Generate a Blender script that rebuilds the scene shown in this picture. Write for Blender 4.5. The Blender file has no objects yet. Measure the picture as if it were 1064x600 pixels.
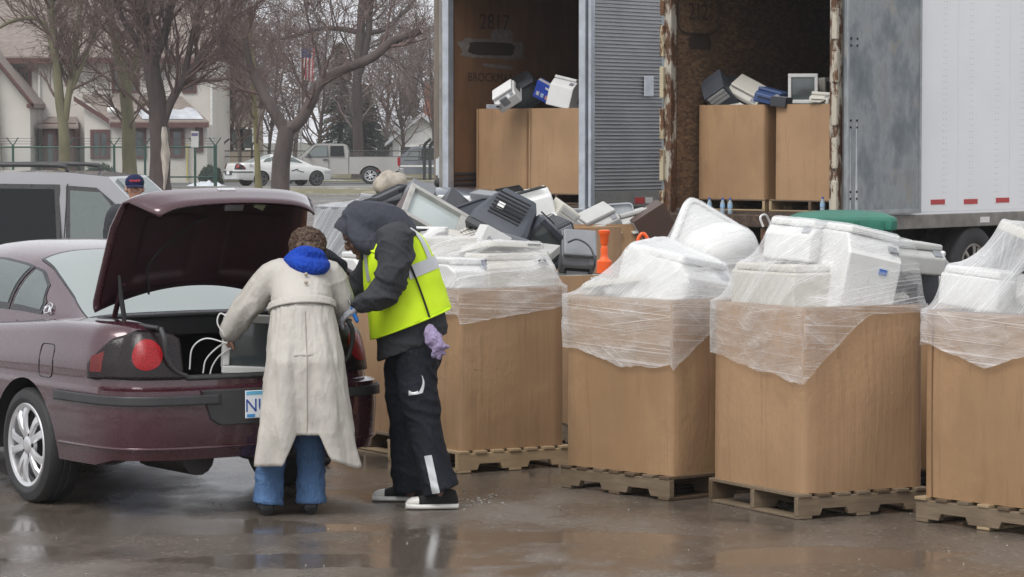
import bpy, bmesh, math, random
import numpy as np
from mathutils import Vector, Matrix, Euler, noise
from mathutils.bvhtree import BVHTree
R = math.radians
rnd = random.Random(11)
scene = bpy.context.scene
COL = scene.collection
V = Vector

# ------------------------------------------------------------------ camera
CAM = V((0, 0, 2.1)); FPX = 3140.0; PITCH = math.atan(154 / FPX)
cd = bpy.data.cameras.new('camera'); cam = bpy.data.objects.new('camera', cd); COL.objects.link(cam)
cam.location = CAM; cam.rotation_euler = (math.pi / 2 - PITCH, 0, 0)
cd.sensor_width = 36; cd.lens = 36 * FPX / 1064; cd.clip_end = 3000; cd.clip_start = .1
scene.camera = cam
_F = V((0, math.cos(PITCH), -math.sin(PITCH))); _U = V((0, math.sin(PITCH), math.cos(PITCH)))

def ray(px, py):
    return _F + V((1, 0, 0)) * ((px - 532) / FPX) + _U * (-(py - 300) / FPX)
def P(px, py, Y):                       # measured photo position -> point at a known distance
    d = ray(px, py); return CAM + d * (Y / d.y)
def G(px, py, z=0.0):                   # measured photo position -> point at a known height
    d = ray(px, py); return CAM + d * ((z - CAM.z) / d.z)

# ------------------------------------------------------------------ world and sun
w = bpy.data.worlds.new('World'); scene.world = w; w.use_nodes = True
nt = w.node_tree; nt.nodes.clear()
out = nt.nodes.new('ShaderNodeOutputWorld'); bg = nt.nodes.new('ShaderNodeBackground')
sky = nt.nodes.new('ShaderNodeTexSky'); sky.sky_type = 'NISHITA'; sky.sun_disc = False
SUN_EL, SUN_ROT = R(52), R(215)
sky.sun_elevation = SUN_EL; sky.sun_rotation = SUN_ROT; sky.air_density = 1.0; sky.dust_density = 4.0; sky.ozone_density = 1.0
hs = nt.nodes.new('ShaderNodeHueSaturation'); hs.inputs['Saturation'].default_value = 0.10
tc = nt.nodes.new('ShaderNodeTexCoord'); sp = nt.nodes.new('ShaderNodeSeparateXYZ')
# an even overcast veil over the clear-sky gradient
mixc = nt.nodes.new('ShaderNodeMix'); mixc.data_type = 'RGBA'; mixc.inputs[0].default_value = 0.72
cl = nt.nodes.new('ShaderNodeTexNoise'); cl.inputs['Scale'].default_value = 2.2; cl.inputs['Detail'].default_value = 5
cr = nt.nodes.new('ShaderNodeValToRGB')
cr.color_ramp.elements[0].position = .3; cr.color_ramp.elements[0].color = (5.0, 5.2, 5.6, 1)
cr.color_ramp.elements[1].position = .75; cr.color_ramp.elements[1].color = (7.6, 7.7, 8.0, 1)
nt.links.new(tc.outputs['Generated'], cl.inputs['Vector'])
nt.links.new(cl.outputs['Fac'], cr.inputs['Fac'])
nt.links.new(sky.outputs['Color'], hs.inputs['Color'])
nt.links.new(hs.outputs['Color'], mixc.inputs[6]); nt.links.new(cr.outputs['Color'], mixc.inputs[7])
nt.links.new(mixc.outputs[2], bg.inputs['Color']); nt.links.new(bg.outputs[0], out.inputs[0])
bg.inputs['Strength'].default_value = 0.115
sl = bpy.data.lights.new('sun', 'SUN'); sl.energy = 1.25; sl.angle = R(28); sl.color = (1, .97, .93)
so = bpy.data.objects.new('sun', sl); COL.objects.link(so)
_sd = V((math.sin(SUN_ROT) * math.cos(SUN_EL), math.cos(SUN_ROT) * math.cos(SUN_EL), math.sin(SUN_EL)))
so.rotation_euler = _sd.to_track_quat('Z', 'Y').to_euler(); so.location = (0, 0, 60)
vs = scene.view_settings; vs.view_transform = 'Standard'; vs.look = 'None'; vs.gamma = 1; vs.exposure = 0.0

# ------------------------------------------------------------------ materials
def newmat(name):
    m = bpy.data.materials.new(name); m.use_nodes = True
    n = m.node_tree.nodes; return m, n, m.node_tree.links, n['Principled BSDF']
def noise_fac(n, l, scale, detail=4, rough=.55, stretch=(1, 1, 1), coord='Object'):
    t = n.new('ShaderNodeTexCoord'); mp = n.new('ShaderNodeMapping'); mp.inputs['Scale'].default_value = stretch
    x = n.new('ShaderNodeTexNoise'); x.inputs['Scale'].default_value = scale; x.inputs['Detail'].default_value = detail
    x.inputs['Roughness'].default_value = rough
    l.new(t.outputs[coord], mp.inputs['Vector']); l.new(mp.outputs[0], x.inputs['Vector']); return x.outputs['Fac']
def ramp(n, l, fac, stops):
    r = n.new('ShaderNodeValToRGB'); e = r.color_ramp.elements
    while len(e) < len(stops): e.new(.5)
    for i, (p, c) in enumerate(stops):
        e[i].position = p; e[i].color = (*c, 1) if len(c) == 3 else c
    l.new(fac, r.inputs['Fac']); return r.outputs['Color']
def mixcol(n, l, fac, a, b, mode='MIX'):
    m = n.new('ShaderNodeMix'); m.data_type = 'RGBA'; m.blend_type = mode
    for s, i in ((fac, 0), (a, 6), (b, 7)):
        if hasattr(s, 'is_output') or hasattr(s, 'links'): l.new(s, m.inputs[i])
        elif i == 0: m.inputs[0].default_value = s
        else: m.inputs[i].default_value = (*s, 1)
    return m.outputs[2]
def math_(n, l, op, a, b=None, c=None):
    m = n.new('ShaderNodeMath'); m.operation = op
    for i, s in enumerate((a, b, c)):
        if s is None: continue
        if hasattr(s, 'links'): l.new(s, m.inputs[i])
        else: m.inputs[i].default_value = s
    return m.outputs[0]
def add_bump(n, l, bs, h, strength=.3, dist=.01):
    b = n.new('ShaderNodeBump'); b.inputs['Strength'].default_value = strength; b.inputs['Distance'].default_value = dist
    l.new(h, b.inputs['Height']); l.new(b.outputs[0], bs.inputs['Normal']); return b
_mc = {}
def mat(name, col, rough=.6, metal=0.0, var=.15, nscale=6, bump=0.0, bscale=40, spec=.5, coat=0.0, stretch=(1, 1, 1), rvar=.12, bdist=.004):
    if name in _mc: return _mc[name]
    m, n, l, b = newmat(name)
    f = noise_fac(n, l, nscale, 5, .6, stretch)
    lo = tuple(max(0, c * (1 - var)) for c in col); hi = tuple(min(1, c * (1 + var)) for c in col)
    l.new(ramp(n, l, f, [(.3, lo), (.7, hi)]), b.inputs['Base Color'])
    f2 = noise_fac(n, l, nscale * 2.3, 3, .6, stretch)
    mr = n.new('ShaderNodeMapRange'); mr.inputs['To Min'].default_value = max(.02, rough - rvar); mr.inputs['To Max'].default_value = min(1, rough + rvar)
    l.new(f2, mr.inputs[0]); l.new(mr.outputs[0], b.inputs['Roughness'])
    b.inputs['Metallic'].default_value = metal; b.inputs['Specular IOR Level'].default_value = spec
    if coat: b.inputs['Coat Weight'].default_value = coat; b.inputs['Coat Roughness'].default_value = .06
    if bump: add_bump(n, l, b, noise_fac(n, l, bscale, 4, .6, stretch), bump, bdist)
    _mc[name] = m; return m

def mat_asphalt():
    m, n, l, b = newmat('wet_asphalt')
    big = noise_fac(n, l, .35, 5, .55, (1, .8, 1)); mid = noise_fac(n, l, 1.3, 5, .6, (1, .55, 1)); fine = noise_fac(n, l, 90, 3, .7); grit = noise_fac(n, l, 320, 2, .6)
    c1 = ramp(n, l, mid, [(.3, (.092, .074, .059)), (.7, (.145, .120, .098))])
    v = n.new('ShaderNodeTexVoronoi'); v.inputs['Scale'].default_value = 62
    t = n.new('ShaderNodeTexCoord'); l.new(t.outputs['Object'], v.inputs['Vector'])
    sp_ = ramp(n, l, v.outputs['Color'], [(.78, (0, 0, 0)), (.96, (.17, .15, .13))])
    c2 = mixcol(n, l, 1.0, c1, sp_, 'ADD')
    c3 = mixcol(n, l, ramp(n, l, fine, [(.35, (0, 0, 0)), (.75, (.5, .5, .5))]), c2, (.042, .034, .028))
    l.new(c3, b.inputs['Base Color'])
    wet = math_(n, l, 'ADD', math_(n, l, 'MULTIPLY', big, .6), math_(n, l, 'MULTIPLY', mid, .4))
    # 0 = standing water, 1 = merely damp
    # a shallow puddle near the right foreground and a wet run-off under the parked car
    tp = n.new('ShaderNodeTexCoord'); wob = n.new('ShaderNodeTexNoise'); wob.inputs['Scale'].default_value = 2.2; wob.inputs['Detail'].default_value = 4; l.new(tp.outputs['Object'], wob.inputs['Vector'])
    sx = n.new('ShaderNodeSeparateXYZ'); l.new(tp.outputs['Object'], sx.inputs[0])
    for (cx, cy, rx, ry) in ((1.62, 15.22, .62, .32), (-1.75, 16.35, 1.1, .30), (.35, 15.9, .7, .22), (-.9, 15.0, .9, .25)):
        a = math_(n, l, 'POWER', math_(n, l, 'DIVIDE', math_(n, l, 'SUBTRACT', sx.outputs[0], cx), rx), 2.0); d = math_(n, l, 'POWER', math_(n, l, 'DIVIDE', math_(n, l, 'SUBTRACT', sx.outputs[1], cy), ry), 2.0)
        rr_ = math_(n, l, 'ADD', math_(n, l, 'ADD', a, d), math_(n, l, 'MULTIPLY', math_(n, l, 'SUBTRACT', wob.outputs['Fac'], .5), 2.4))
        q = n.new('ShaderNodeMapRange'); q.inputs[1].default_value = .75; q.inputs[2].default_value = 1.15; q.inputs[3].default_value = .36 if cx == 1.62 else .14; q.inputs[4].default_value = 0; l.new(rr_, q.inputs[0])
        wet = math_(n, l, 'SUBTRACT', wet, q.outputs[0])
    mr = n.new('ShaderNodeMapRange'); mr.inputs[1].default_value = .43; mr.inputs[2].default_value = .58
    mr.inputs[3].default_value = 0; mr.inputs[4].default_value = 1; l.new(wet, mr.inputs[0])
    rr = n.new('ShaderNodeMapRange'); rr.inputs[3].default_value = .05; rr.inputs[4].default_value = .46; l.new(mr.outputs[0], rr.inputs[0]); l.new(rr.outputs[0], b.inputs['Roughness'])
    b.inputs['Specular IOR Level'].default_value = .5
    bp = n.new('ShaderNodeBump'); bp.inputs['Distance'].default_value = .004
    hh = math_(n, l, 'ADD', math_(n, l, 'MULTIPLY', fine, .6), math_(n, l, 'MULTIPLY', grit, .5))
    l.new(hh, bp.inputs['Height'])
    st = n.new('ShaderNodeMapRange'); st.inputs[3].default_value = .05; st.inputs[4].default_value = .75; l.new(mr.outputs[0], st.inputs[0]); l.new(st.outputs[0], bp.inputs['Strength'])
    l.new(bp.outputs[0], b.inputs['Normal'])
    return m

def mat_card(name, seed=0.0, base=(.335, .210, .116)):
    m, n, l, b = newmat(name)
    t = n.new('ShaderNodeTexCoord'); mp = n.new('ShaderNodeMapping'); mp.inputs['Location'].default_value = (seed * 3.1, seed * 1.7, seed)
    l.new(t.outputs['Object'], mp.inputs['Vector'])
    def nz(scale, st=(1, 1, 1), det=4):
        mm = n.new('ShaderNodeMapping'); mm.inputs['Scale'].default_value = st; l.new(mp.outputs[0], mm.inputs['Vector'])
        x = n.new('ShaderNodeTexNoise'); x.inputs['Scale'].default_value = scale; x.inputs['Detail'].default_value = det; l.new(mm.outputs[0], x.inputs['Vector']); return x.outputs['Fac']
    big = nz(1.6); drip = nz(16, (1, 1, .045), 3); flute = nz(55, (1, 1, .03), 2); speck = nz(60)
    c = ramp(n, l, big, [(.3, tuple(x * .86 for x in base)), (.7, tuple(min(1, x * 1.1) for x in base))])
    # damp drip marks running down
    dm = ramp(n, l, drip, [(.60, (0, 0, 0)), (.63, (.38,) * 3), (.67, (.06,) * 3)])
    c = mixcol(n, l, dm, c, tuple(x * .62 for x in base))
    c = mixcol(n, l, ramp(n, l, speck, [(.3, (0, 0, 0)), (.8, (.25,) * 3)]), c, tuple(x * .8 for x in base))
    c = mixcol(n, l, ramp(n, l, flute, [(.45, (0, 0, 0)), (.70, (.09,) * 3)]), c, tuple(x * .72 for x in base))
    damp = nz(2.3, (1, 1, .45), 5); c = mixcol(n, l, ramp(n, l, damp, [(.56, (0, 0, 0)), (.62, (.35,) * 3)]), c, tuple(x * .74 for x in base))
    l.new(c, b.inputs['Base Color']); b.inputs['Roughness'].default_value = .62; b.inputs['Specular IOR Level'].default_value = .3
    wrk = nz(30, (1, 1, .8), 4); wr_ = math_(n, l, 'MULTIPLY', ramp(n, l, big, [(.48, (0, 0, 0)), (.58, (1, 1, 1))]), wrk)
    h = math_(n, l, 'ADD', math_(n, l, 'ADD', math_(n, l, 'MULTIPLY', drip, .6), math_(n, l, 'MULTIPLY', wr_, .40)), math_(n, l, 'ADD', math_(n, l, 'MULTIPLY', flute, .10), math_(n, l, 'MULTIPLY', big, 1.0)))
    add_bump(n, l, b, h, .75, .012)
    return m

def mat_film(name, seed=0.0, lo=.22, hi=.9):
    """Clear stretch wrap in several stretched layers: UV u runs round the box, v down it. Thin, with milky strands and creases."""
    m, n, l, b = newmat(name); o = n['Material Output']
    uv = n.new('ShaderNodeUVMap'); uv.uv_map = 'UVMap'
    def nz(scale, st, det=3, rot=0.0, dist=0.0):
        mm = n.new('ShaderNodeMapping'); mm.inputs['Location'].default_value = (seed, seed * .37, 0); mm.inputs['Rotation'].default_value = (0, 0, rot)
        m2 = n.new('ShaderNodeMapping'); m2.inputs['Scale'].default_value = st
        l.new(uv.outputs[0], mm.inputs['Vector']); l.new(mm.outputs[0], m2.inputs['Vector'])
        x = n.new('ShaderNodeTexNoise'); x.inputs['Scale'].default_value = scale; x.inputs['Detail'].default_value = det; x.inputs['Roughness'].default_value = .6; x.inputs['Distortion'].default_value = dist; l.new(m2.outputs[0], x.inputs['Vector']); return x.outputs['Fac']
    def rng(f, a, b_, c=0.0, d=1.0):
        r_ = n.new('ShaderNodeMapRange'); r_.inputs[1].default_value = a; r_.inputs[2].default_value = b_; r_.inputs[3].default_value = c; r_.inputs[4].default_value = d; l.new(f, r_.inputs[0]); return r_.outputs[0]
    add = lambda p, q: math_(n, l, 'ADD', p, q)
    mul = lambda p, q: math_(n, l, 'MULTIPLY', p, q)
    s1 = nz(3, (.16, 34, 1), 1, R(3)); s2 = nz(3, (.14, 46, 1), 1, R(-9)); s3 = nz(3, (.16, 30, 1), 1, R(33)); cloud = nz(2.4, (1.2, 2.4, 1), 4, 0, .6); crease = nz(2.6, (1, 2, 1), 3, R(20), 1.5)
    gate = rng(nz(1.5, (1, 1, 1), 2), .42, .60)
    strands = math_(n, l, 'MAXIMUM', rng(s1, .57, .70), math_(n, l, 'MAXIMUM', mul(rng(s2, .58, .70), gate), mul(rng(s3, .59, .70), rng(cloud, .5, .62))))
    # creases: thin lines where the noise crosses its middle value
    cz = rng(math_(n, l, 'ABSOLUTE', math_(n, l, 'SUBTRACT', crease, .5)), 0, .018, 1, 0)
    lw = n.new('ShaderNodeLayerWeight'); lw.inputs['Blend'].default_value = .35
    k = add(add(rng(cloud, .42, .70, lo, lo + .30), mul(strands, .40)), add(mul(cz, .08), mul(lw.outputs['Facing'], .16)))
    k = math_(n, l, 'MINIMUM', k, hi)
    b.inputs['Base Color'].default_value = (.93, .935, .945, 1); b.inputs['Roughness'].default_value = .13; b.inputs['Specular IOR Level'].default_value = .8
    h = add(mul(strands, .5), add(mul(cloud, 1.2), mul(cz, .3))); add_bump(n, l, b, h, .45, .02)
    tl = n.new('ShaderNodeBsdfTranslucent'); tl.inputs[0].default_value = (.93, .935, .945, 1)
    ad = n.new('ShaderNodeMixShader'); ad.inputs[0].default_value = .35; l.new(b.outputs[0], ad.inputs[1]); l.new(tl.outputs[0], ad.inputs[2])
    tr = n.new('ShaderNodeBsdfTransparent'); mx = n.new('ShaderNodeMixShader'); l.new(k, mx.inputs[0]); l.new(tr.outputs[0], mx.inputs[1]); l.new(ad.outputs[0], mx.inputs[2])
    l.new(mx.outputs[0], o.inputs['Surface']); return m

def mat_glass(name, col, tmix=.0, rough=.04):
    """Window glass: a dark reflective pane, tmix of it see-through."""
    m, n, l, b = newmat(name); o = n['Material Output']
    b.inputs['Base Color'].default_value = (*col, 1); b.inputs['Roughness'].default_value = rough; b.inputs['Specular IOR Level'].default_value = .9
    if tmix:
        tr = n.new('ShaderNodeBsdfTransparent'); tr.inputs[0].default_value = (.8, .86, .84, 1); mx = n.new('ShaderNodeMixShader'); mx.inputs[0].default_value = tmix
        l.new(b.outputs[0], mx.inputs[1]); l.new(tr.outputs[0], mx.inputs[2]); l.new(mx.outputs[0], o.inputs['Surface'])
    return m

def mat_paint(name, col, flake=.12, dirt=.0, rough=.32):
    m, n, l, b = newmat(name)
    f = noise_fac(n, l, 1.8, 4); g = noise_fac(n, l, 60, 3, .7)
    c = ramp(n, l, f, [(.3, tuple(x * (1 - flake) for x in col)), (.7, tuple(min(1, x * (1 + flake)) for x in col))])
    if dirt: c = mixcol(n, l, ramp(n, l, g, [(.45, (0, 0, 0)), (.8, (dirt,) * 3)]), c, (.10, .09, .08))
    l.new(c, b.inputs['Base Color']); b.inputs['Metallic'].default_value = .25
    l.new(ramp(n, l, g, [(.3, (rough - .06,) * 3), (.8, (rough + .12,) * 3)]), b.inputs['Roughness'])
    b.inputs['Coat Weight'].default_value = 1.0; b.inputs['Coat Roughness'].default_value = .045
    return m

def mat_wood(name, col, scale=3, axis=(1, 12, 12), var=.35, rough=.75, bump=.25):
    m, n, l, b = newmat(name)
    f = noise_fac(n, l, scale, 5, .65, axis); g = noise_fac(n, l, 1.7, 4)
    c = ramp(n, l, f, [(.25, tuple(x * (1 - var) for x in col)), (.75, tuple(min(1, x * (1 + var)) for x in col))])
    c = mixcol(n, l, ramp(n, l, g, [(.45, (0, 0, 0)), (.75, (.6,) * 3)]), c, tuple(x * .55 for x in col))
    l.new(c, b.inputs['Base Color']); b.inputs['Roughness'].default_value = rough; add_bump(n, l, b, f, bump, .004); return m

# ------------------------------------------------------------------ mesh building
def cr_spline(pts, n):
    """Catmull-Rom through pts (Vectors), n samples."""
    if len(pts) == 2: return [pts[0].lerp(pts[1], i / (n - 1)) for i in range(n)]
    o = []; K = len(pts) - 1
    for i in range(n):
        t = i / (n - 1) * K; k = min(int(t), K - 1); u = t - k
        p0 = pts[k - 1] if k else pts[0] * 2 - pts[1]; p1 = pts[k]; p2 = pts[k + 1]; p3 = pts[k + 2] if k + 2 <= K else pts[K] * 2 - pts[K - 1]
        o.append(.5 * ((2 * p1) + (p2 - p0) * u + (2 * p0 - 5 * p1 + 4 * p2 - p3) * u * u + (3 * p1 - p0 - 3 * p2 + p3) * u ** 3))
    return o
def interp(x, xs, ys):
    return float(np.interp(x, xs, ys))

class MB:
    def __init__(s): s.v = []; s.f = []; s.m = []; s.uv = {}
    def add(s, vs_, fs, mi=0):
        o = len(s.v); s.v += [V(q) for q in vs_]; s.f += [tuple(i + o for i in q) for q in fs]; s.m += [mi] * len(fs); return o
    def box(s, c, size, rot=None, mi=0, taper=(1, 1)):
        a, b, h = (q / 2 for q in size); M_ = rot if rot is not None else Matrix.Identity(3)
        vs_ = []
        for z in (-h, h):
            k = 1 if z < 0 else taper[0]; k2 = 1 if z < 0 else taper[1]
            for x, y in ((-a * k, -b * k2), (a * k, -b * k2), (a * k, b * k2), (-a * k, b * k2)): vs_.append(V(c) + M_ @ V((x, y, z)))
        s.add(vs_, [(3, 2, 1, 0), (4, 5, 6, 7), (0, 1, 5, 4), (1, 2, 6, 5), (2, 3, 7, 6), (3, 0, 4, 7)], mi); return s
    def rings(s, rs, mi=0, cap=True, closed=True):
        n = len(rs[0]); o = len(s.v)
        for r_ in rs: s.v += [V(q) for q in r_]
        for i in range(len(rs) - 1):
            for j in range(n if closed else n - 1):
                k = (j + 1) % n; s.f.append((o + i * n + j, o + i * n + k, o + (i + 1) * n + k, o + (i + 1) * n + j)); s.m.append(mi)
        if cap and closed:
            s.f.append(tuple(o + j for j in reversed(range(n)))); s.m.append(mi)
            s.f.append(tuple(o + (len(rs) - 1) * n + j for j in range(n))); s.m.append(mi)
        return s
    def tube(s, pts, rad, n=8, mi=0, cap=True, smooth=0, flat=1.0):
        pts = [V(p) for p in pts]; rad = list(rad) if hasattr(rad, '__len__') else [rad] * len(pts)
        if smooth:
            K = len(pts) - 1; xs = [i / K for i in range(K + 1)]
            q = cr_spline(pts, smooth); rad = [interp(i / (smooth - 1), xs, rad) for i in range(smooth)]; pts = q
        rs = []; up = None
        for i, p in enumerate(pts):
            d = (pts[min(i + 1, len(pts) - 1)] - pts[max(i - 1, 0)])
            if d.length < 1e-9: d = V((0, 0, 1))
            d.normalize()
            if up is None: up = V((0, 0, 1)) if abs(d.z) < .95 else V((1, 0, 0))
            x = d.cross(up); x = x.normalized() if x.length > 1e-6 else V((1, 0, 0)); y = x.cross(d).normalized(); up = y
            rs.append([p + (x * math.cos(t) + y * math.sin(t) * flat) * rad[i] for t in (2 * math.pi * k / n for k in range(n))])
        return s.rings(rs, mi, cap)
    def limb(s, pts, rad, n=16, k=24, mi=0, flat=False):
        """A tapered tube with rounded ends."""
        pts = [V(p) for p in pts]; K = len(pts) - 1; xs = [i / K for i in range(K + 1)]
        q = cr_spline(pts, k); rr = [interp(i / (k - 1), xs, rad) for i in range(k)]
        d0 = (q[0] - q[1]).normalized(); d1 = (q[-1] - q[-2]).normalized()
        a = [(q[0] + d0 * rr[0] * math.sin(t), rr[0] * math.cos(t)) for t in (1.5, 1.1, .7, .35)]
        b = [(q[-1] + d1 * rr[-1] * math.sin(t), rr[-1] * math.cos(t)) for t in (.35, .7, 1.1, 1.5)]
        if flat: b = [(q[-1] + d1 * .001, rr[-1])]
        al = a + list(zip(q, rr)) + b
        return s.tube([x for x, _ in al], [y for _, y in al], n, mi)
    def ell(s, c, rad, rot=None, nu=20, nv=12, mi=0, e=1.0):
        rs = []; M_ = rot if rot is not None else Matrix.Identity(3)
        pw = lambda q: math.copysign(abs(q) ** e, q)
        for i in range(nv + 1):
            a = -math.pi / 2 + math.pi * (i + .02) / (nv + .04)
            rs.append([V(c) + M_ @ V((rad[0] * pw(math.cos(a)) * pw(math.cos(t)), rad[1] * pw(math.cos(a)) * pw(math.sin(t)), rad[2] * pw(math.sin(a)))) for t in (2 * math.pi * k / nu for k in range(nu))])
        return s.rings(rs, mi)
    def prism(s, outline, ext, mi=0):
        a = [V(p) for p in outline]; b = [p + V(ext) for p in a]; return s.rings([a, b], mi)
    def grid(s, rows, mi=0, closed=False):
        return s.rings(rows, mi, cap=False, closed=closed)
    def build(s, name, mats, parent=None, smooth=None, bevel=0.0, uvs=None, solid=0.0, fix=True, bseg=2):
        me = bpy.data.meshes.new(name); me.from_pydata([tuple(q) for q in s.v], [], s.f)
        mats = mats if isinstance(mats, (list, tuple)) else [mats]
        for m_ in mats: me.materials.append(m_)
        if len(mats) > 1: me.polygons.foreach_set('material_index', s.m)
        if uvs is not None:
            ul = me.uv_layers.new(name='UVMap')
            for lp in me.loops: ul.data[lp.index].uv = uvs[lp.vertex_index]
        if fix:
            bm_ = bmesh.new(); bm_.from_mesh(me); bmesh.ops.recalc_face_normals(bm_, faces=bm_.faces[:]); bm_.to_mesh(me); bm_.free()
        o = bpy.data.objects.new(name, me); COL.objects.link(o)
        if parent is not None: o.parent = parent
        if solid: q = o.modifiers.new('thick', 'SOLIDIFY'); q.thickness = solid; q.offset = 0
        if bevel: q = o.modifiers.new('bevel', 'BEVEL'); q.width = bevel; q.segments = bseg; q.limit_method = 'ANGLE'; q.angle_limit = R(35)
        if smooth is not None: shade(me, smooth)
        return o
def shade(me, ang):
    me.polygons.foreach_set('use_smooth', [True] * len(me.polygons))
    if ang < 179: me.set_sharp_from_angle(angle=R(ang))
    me.update()
def rotm(rx=0, ry=0, rz=0): return Euler((R(rx), R(ry), R(rz))).to_matrix()
def tag(o, label=None, cat=None, group=None, kind=None):
    for k, v_ in (('label', label), ('category', cat), ('group', group), ('kind', kind)):
        if v_: o[k] = v_
    return o
def thing(name, label, cat, loc=(0, 0, 0), rz=0.0, group=None, rot=None):
    o = bpy.data.objects.new(name, None); COL.objects.link(o); o.location = loc; o.empty_display_size = .2
    o.rotation_euler = rot if rot is not None else (0, 0, rz); return tag(o, label, cat, group)
def struct(o, kind='structure'): o['kind'] = kind; return o
def baked(o):
    """Replace an object's mesh by its evaluated one (modifiers applied)."""
    dg = bpy.context.evaluated_depsgraph_get(); dg.update()
    me = bpy.data.meshes.new_from_object(o.evaluated_get(dg), depsgraph=dg); old = o.data; o.modifiers.clear(); o.data = me; bpy.data.meshes.remove(old); return o
def cut(o, cutters):
    for c in cutters:
        q = o.modifiers.new('cut', 'BOOLEAN'); q.operation = 'DIFFERENCE'; q.object = c; q.solver = 'EXACT'; q.use_self = True; q.material_mode = 'TRANSFER'
    baked(o)
    for c in cutters: me = c.data; bpy.data.objects.remove(c); bpy.data.meshes.remove(me)
    return o
def remesh(o, vox, smooth=4, disp=None):
    q = o.modifiers.new('r', 'REMESH'); q.mode = 'VOXEL'; q.voxel_size = vox
    q = o.modifiers.new('s', 'SMOOTH'); q.iterations = smooth; q.factor = .5
    baked(o)
    if disp:
        me = o.data; ns = [v_.normal.copy() for v_ in me.vertices]
        for v_, nn in zip(me.vertices, ns): v_.co += nn * disp(v_.co, nn)
    shade(o.data, 180); return o
def text_mesh(name, body, size, matrix, material, parent=None, extrude=.002, align='CENTER', sx=1.0):
    c = bpy.data.curves.new(name, 'FONT'); c.body = body; c.size = size; c.extrude = extrude; c.align_x = align; c.align_y = 'CENTER'; c.resolution_u = 3
    t = bpy.data.objects.new(name, c); COL.objects.link(t)
    dg = bpy.context.evaluated_depsgraph_get(); dg.update(); me = bpy.data.meshes.new_from_object(t.evaluated_get(dg))
    bpy.data.objects.remove(t); bpy.data.curves.remove(c)
    me.transform(Matrix.Diagonal((sx, 1, 1, 1))); me.transform(matrix); me.materials.clear(); me.materials.append(material)
    o = bpy.data.objects.new(name, me); COL.objects.link(o)
    if parent is not None: o.parent = parent
    return o
def frame(o, x, y):
    """4x4 with local x and y axes along given directions."""
    x = V(x).normalized(); y = V(y); y = (y - x * y.dot(x)).normalized(); z = x.cross(y)
    return Matrix(((x.x, y.x, z.x, o[0]), (x.y, y.y, z.y, o[1]), (x.z, y.z, z.z, o[2]), (0, 0, 0, 1)))
class Loft:
    """Elliptical sections (centre, half axis a, half axis b) blended along t in 0..1."""
    def __init__(s, secs, e=1.0): s.s = [tuple(V(q) for q in k) for k in secs]; s.e = e
    def at(s, t):
        K = len(s.s) - 1; x = min(max(t, 0), 1) * K; k = min(int(x), K - 1); u = x - k; o = []
        for c in range(3):
            p1, p2 = s.s[k][c], s.s[k + 1][c]; p0 = s.s[k - 1][c] if k else p1 * 2 - p2; p3 = s.s[k + 2][c] if k + 2 <= K else p2 * 2 - p1
            o.append(.5 * ((2 * p1) + (p2 - p0) * u + (2 * p0 - 5 * p1 + 4 * p2 - p3) * u * u + (3 * p1 - p0 - 3 * p2 + p3) * u ** 3))
        return o
    def pt(s, t, th, off=0.0):
        c, a, b = s.at(t); pw = lambda q: math.copysign(abs(q) ** s.e, q)
        d = a * pw(math.cos(th)) + b * pw(math.sin(th)); return c + d * (1 + off / max(d.length, 1e-4))
    def rows(s, n, m, t0=0.0, t1=1.0, off=0.0): return [[s.pt(t0 + (t1 - t0) * i / (n - 1), 2 * math.pi * j / m, off) for j in range(m)] for i in range(n)]
    def patch(s, mb, ts, ths, off=.003, mi=0):
        return mb.grid([[s.pt(t, th, off) for th in ths] for t in ts], mi)
# ================================================================== shared materials
RUB = mat('tyre_rubber', (.022, .022, .023), .62, var=.3, bump=.2, bscale=60)
BLACKP = mat('black_plastic', (.03, .03, .032), .5, var=.2)
TRIMB = mat('window_trim', (.015, .015, .016), .3)
CHROME = mat('chrome', (.75, .75, .76), .15, 1.0)
ALLOY = mat('silver_alloy', (.62, .62, .63), .34, .75, var=.08)
DARKIN = mat('dark_lining', (.012, .012, .013), .9)
GLASSD = mat_glass('dark_window_glass', (.012, .014, .015)); GLASSD.node_tree.nodes['Principled BSDF'].inputs['Specular IOR Level'].default_value = .16
GLASSL = mat_glass('pale_window_glass', (.16, .19, .185), .35)
GLASSB = mat_glass('rear_window_glass', (.30, .34, .33), .15, .06)  # pale grey-green base paints in the reflected sky and see-through brightness
WHITEP = mat('white_paint', (.72, .72, .70), .4, var=.06)
def mat_lens(name, col):
    m, n, l, b = newmat(name); b.inputs['Base Color'].default_value = (*col, 1); b.inputs['Roughness'].default_value = .22; b.inputs['Specular IOR Level'].default_value = .35
    t = n.new('ShaderNodeTexCoord'); v = n.new('ShaderNodeTexVoronoi'); v.inputs['Scale'].default_value = 90; v.feature = 'DISTANCE_TO_EDGE'; l.new(t.outputs['Object'], v.inputs['Vector']); add_bump(n, l, b, v.outputs['Distance'], .3, .004)
    r_ = n.new('ShaderNodeMapRange'); r_.inputs[2].default_value = .3; r_.inputs[3].default_value = .55; r_.inputs[4].default_value = 1.15; l.new(v.outputs['Distance'], r_.inputs[0]); vm = n.new('ShaderNodeVectorMath'); vm.operation = 'SCALE'; vm.inputs[0].default_value = col; l.new(r_.outputs[0], vm.inputs['Scale']); l.new(vm.outputs[0], b.inputs['Base Color']); return m
REDL = mat_lens('red_lens', (.33, .008, .012)); SMOKEL = mat_lens('smoked_lens', (.014, .008, .009)); pass; AMBER = mat_lens('amber_lens', (.7, .22, .03))

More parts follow.
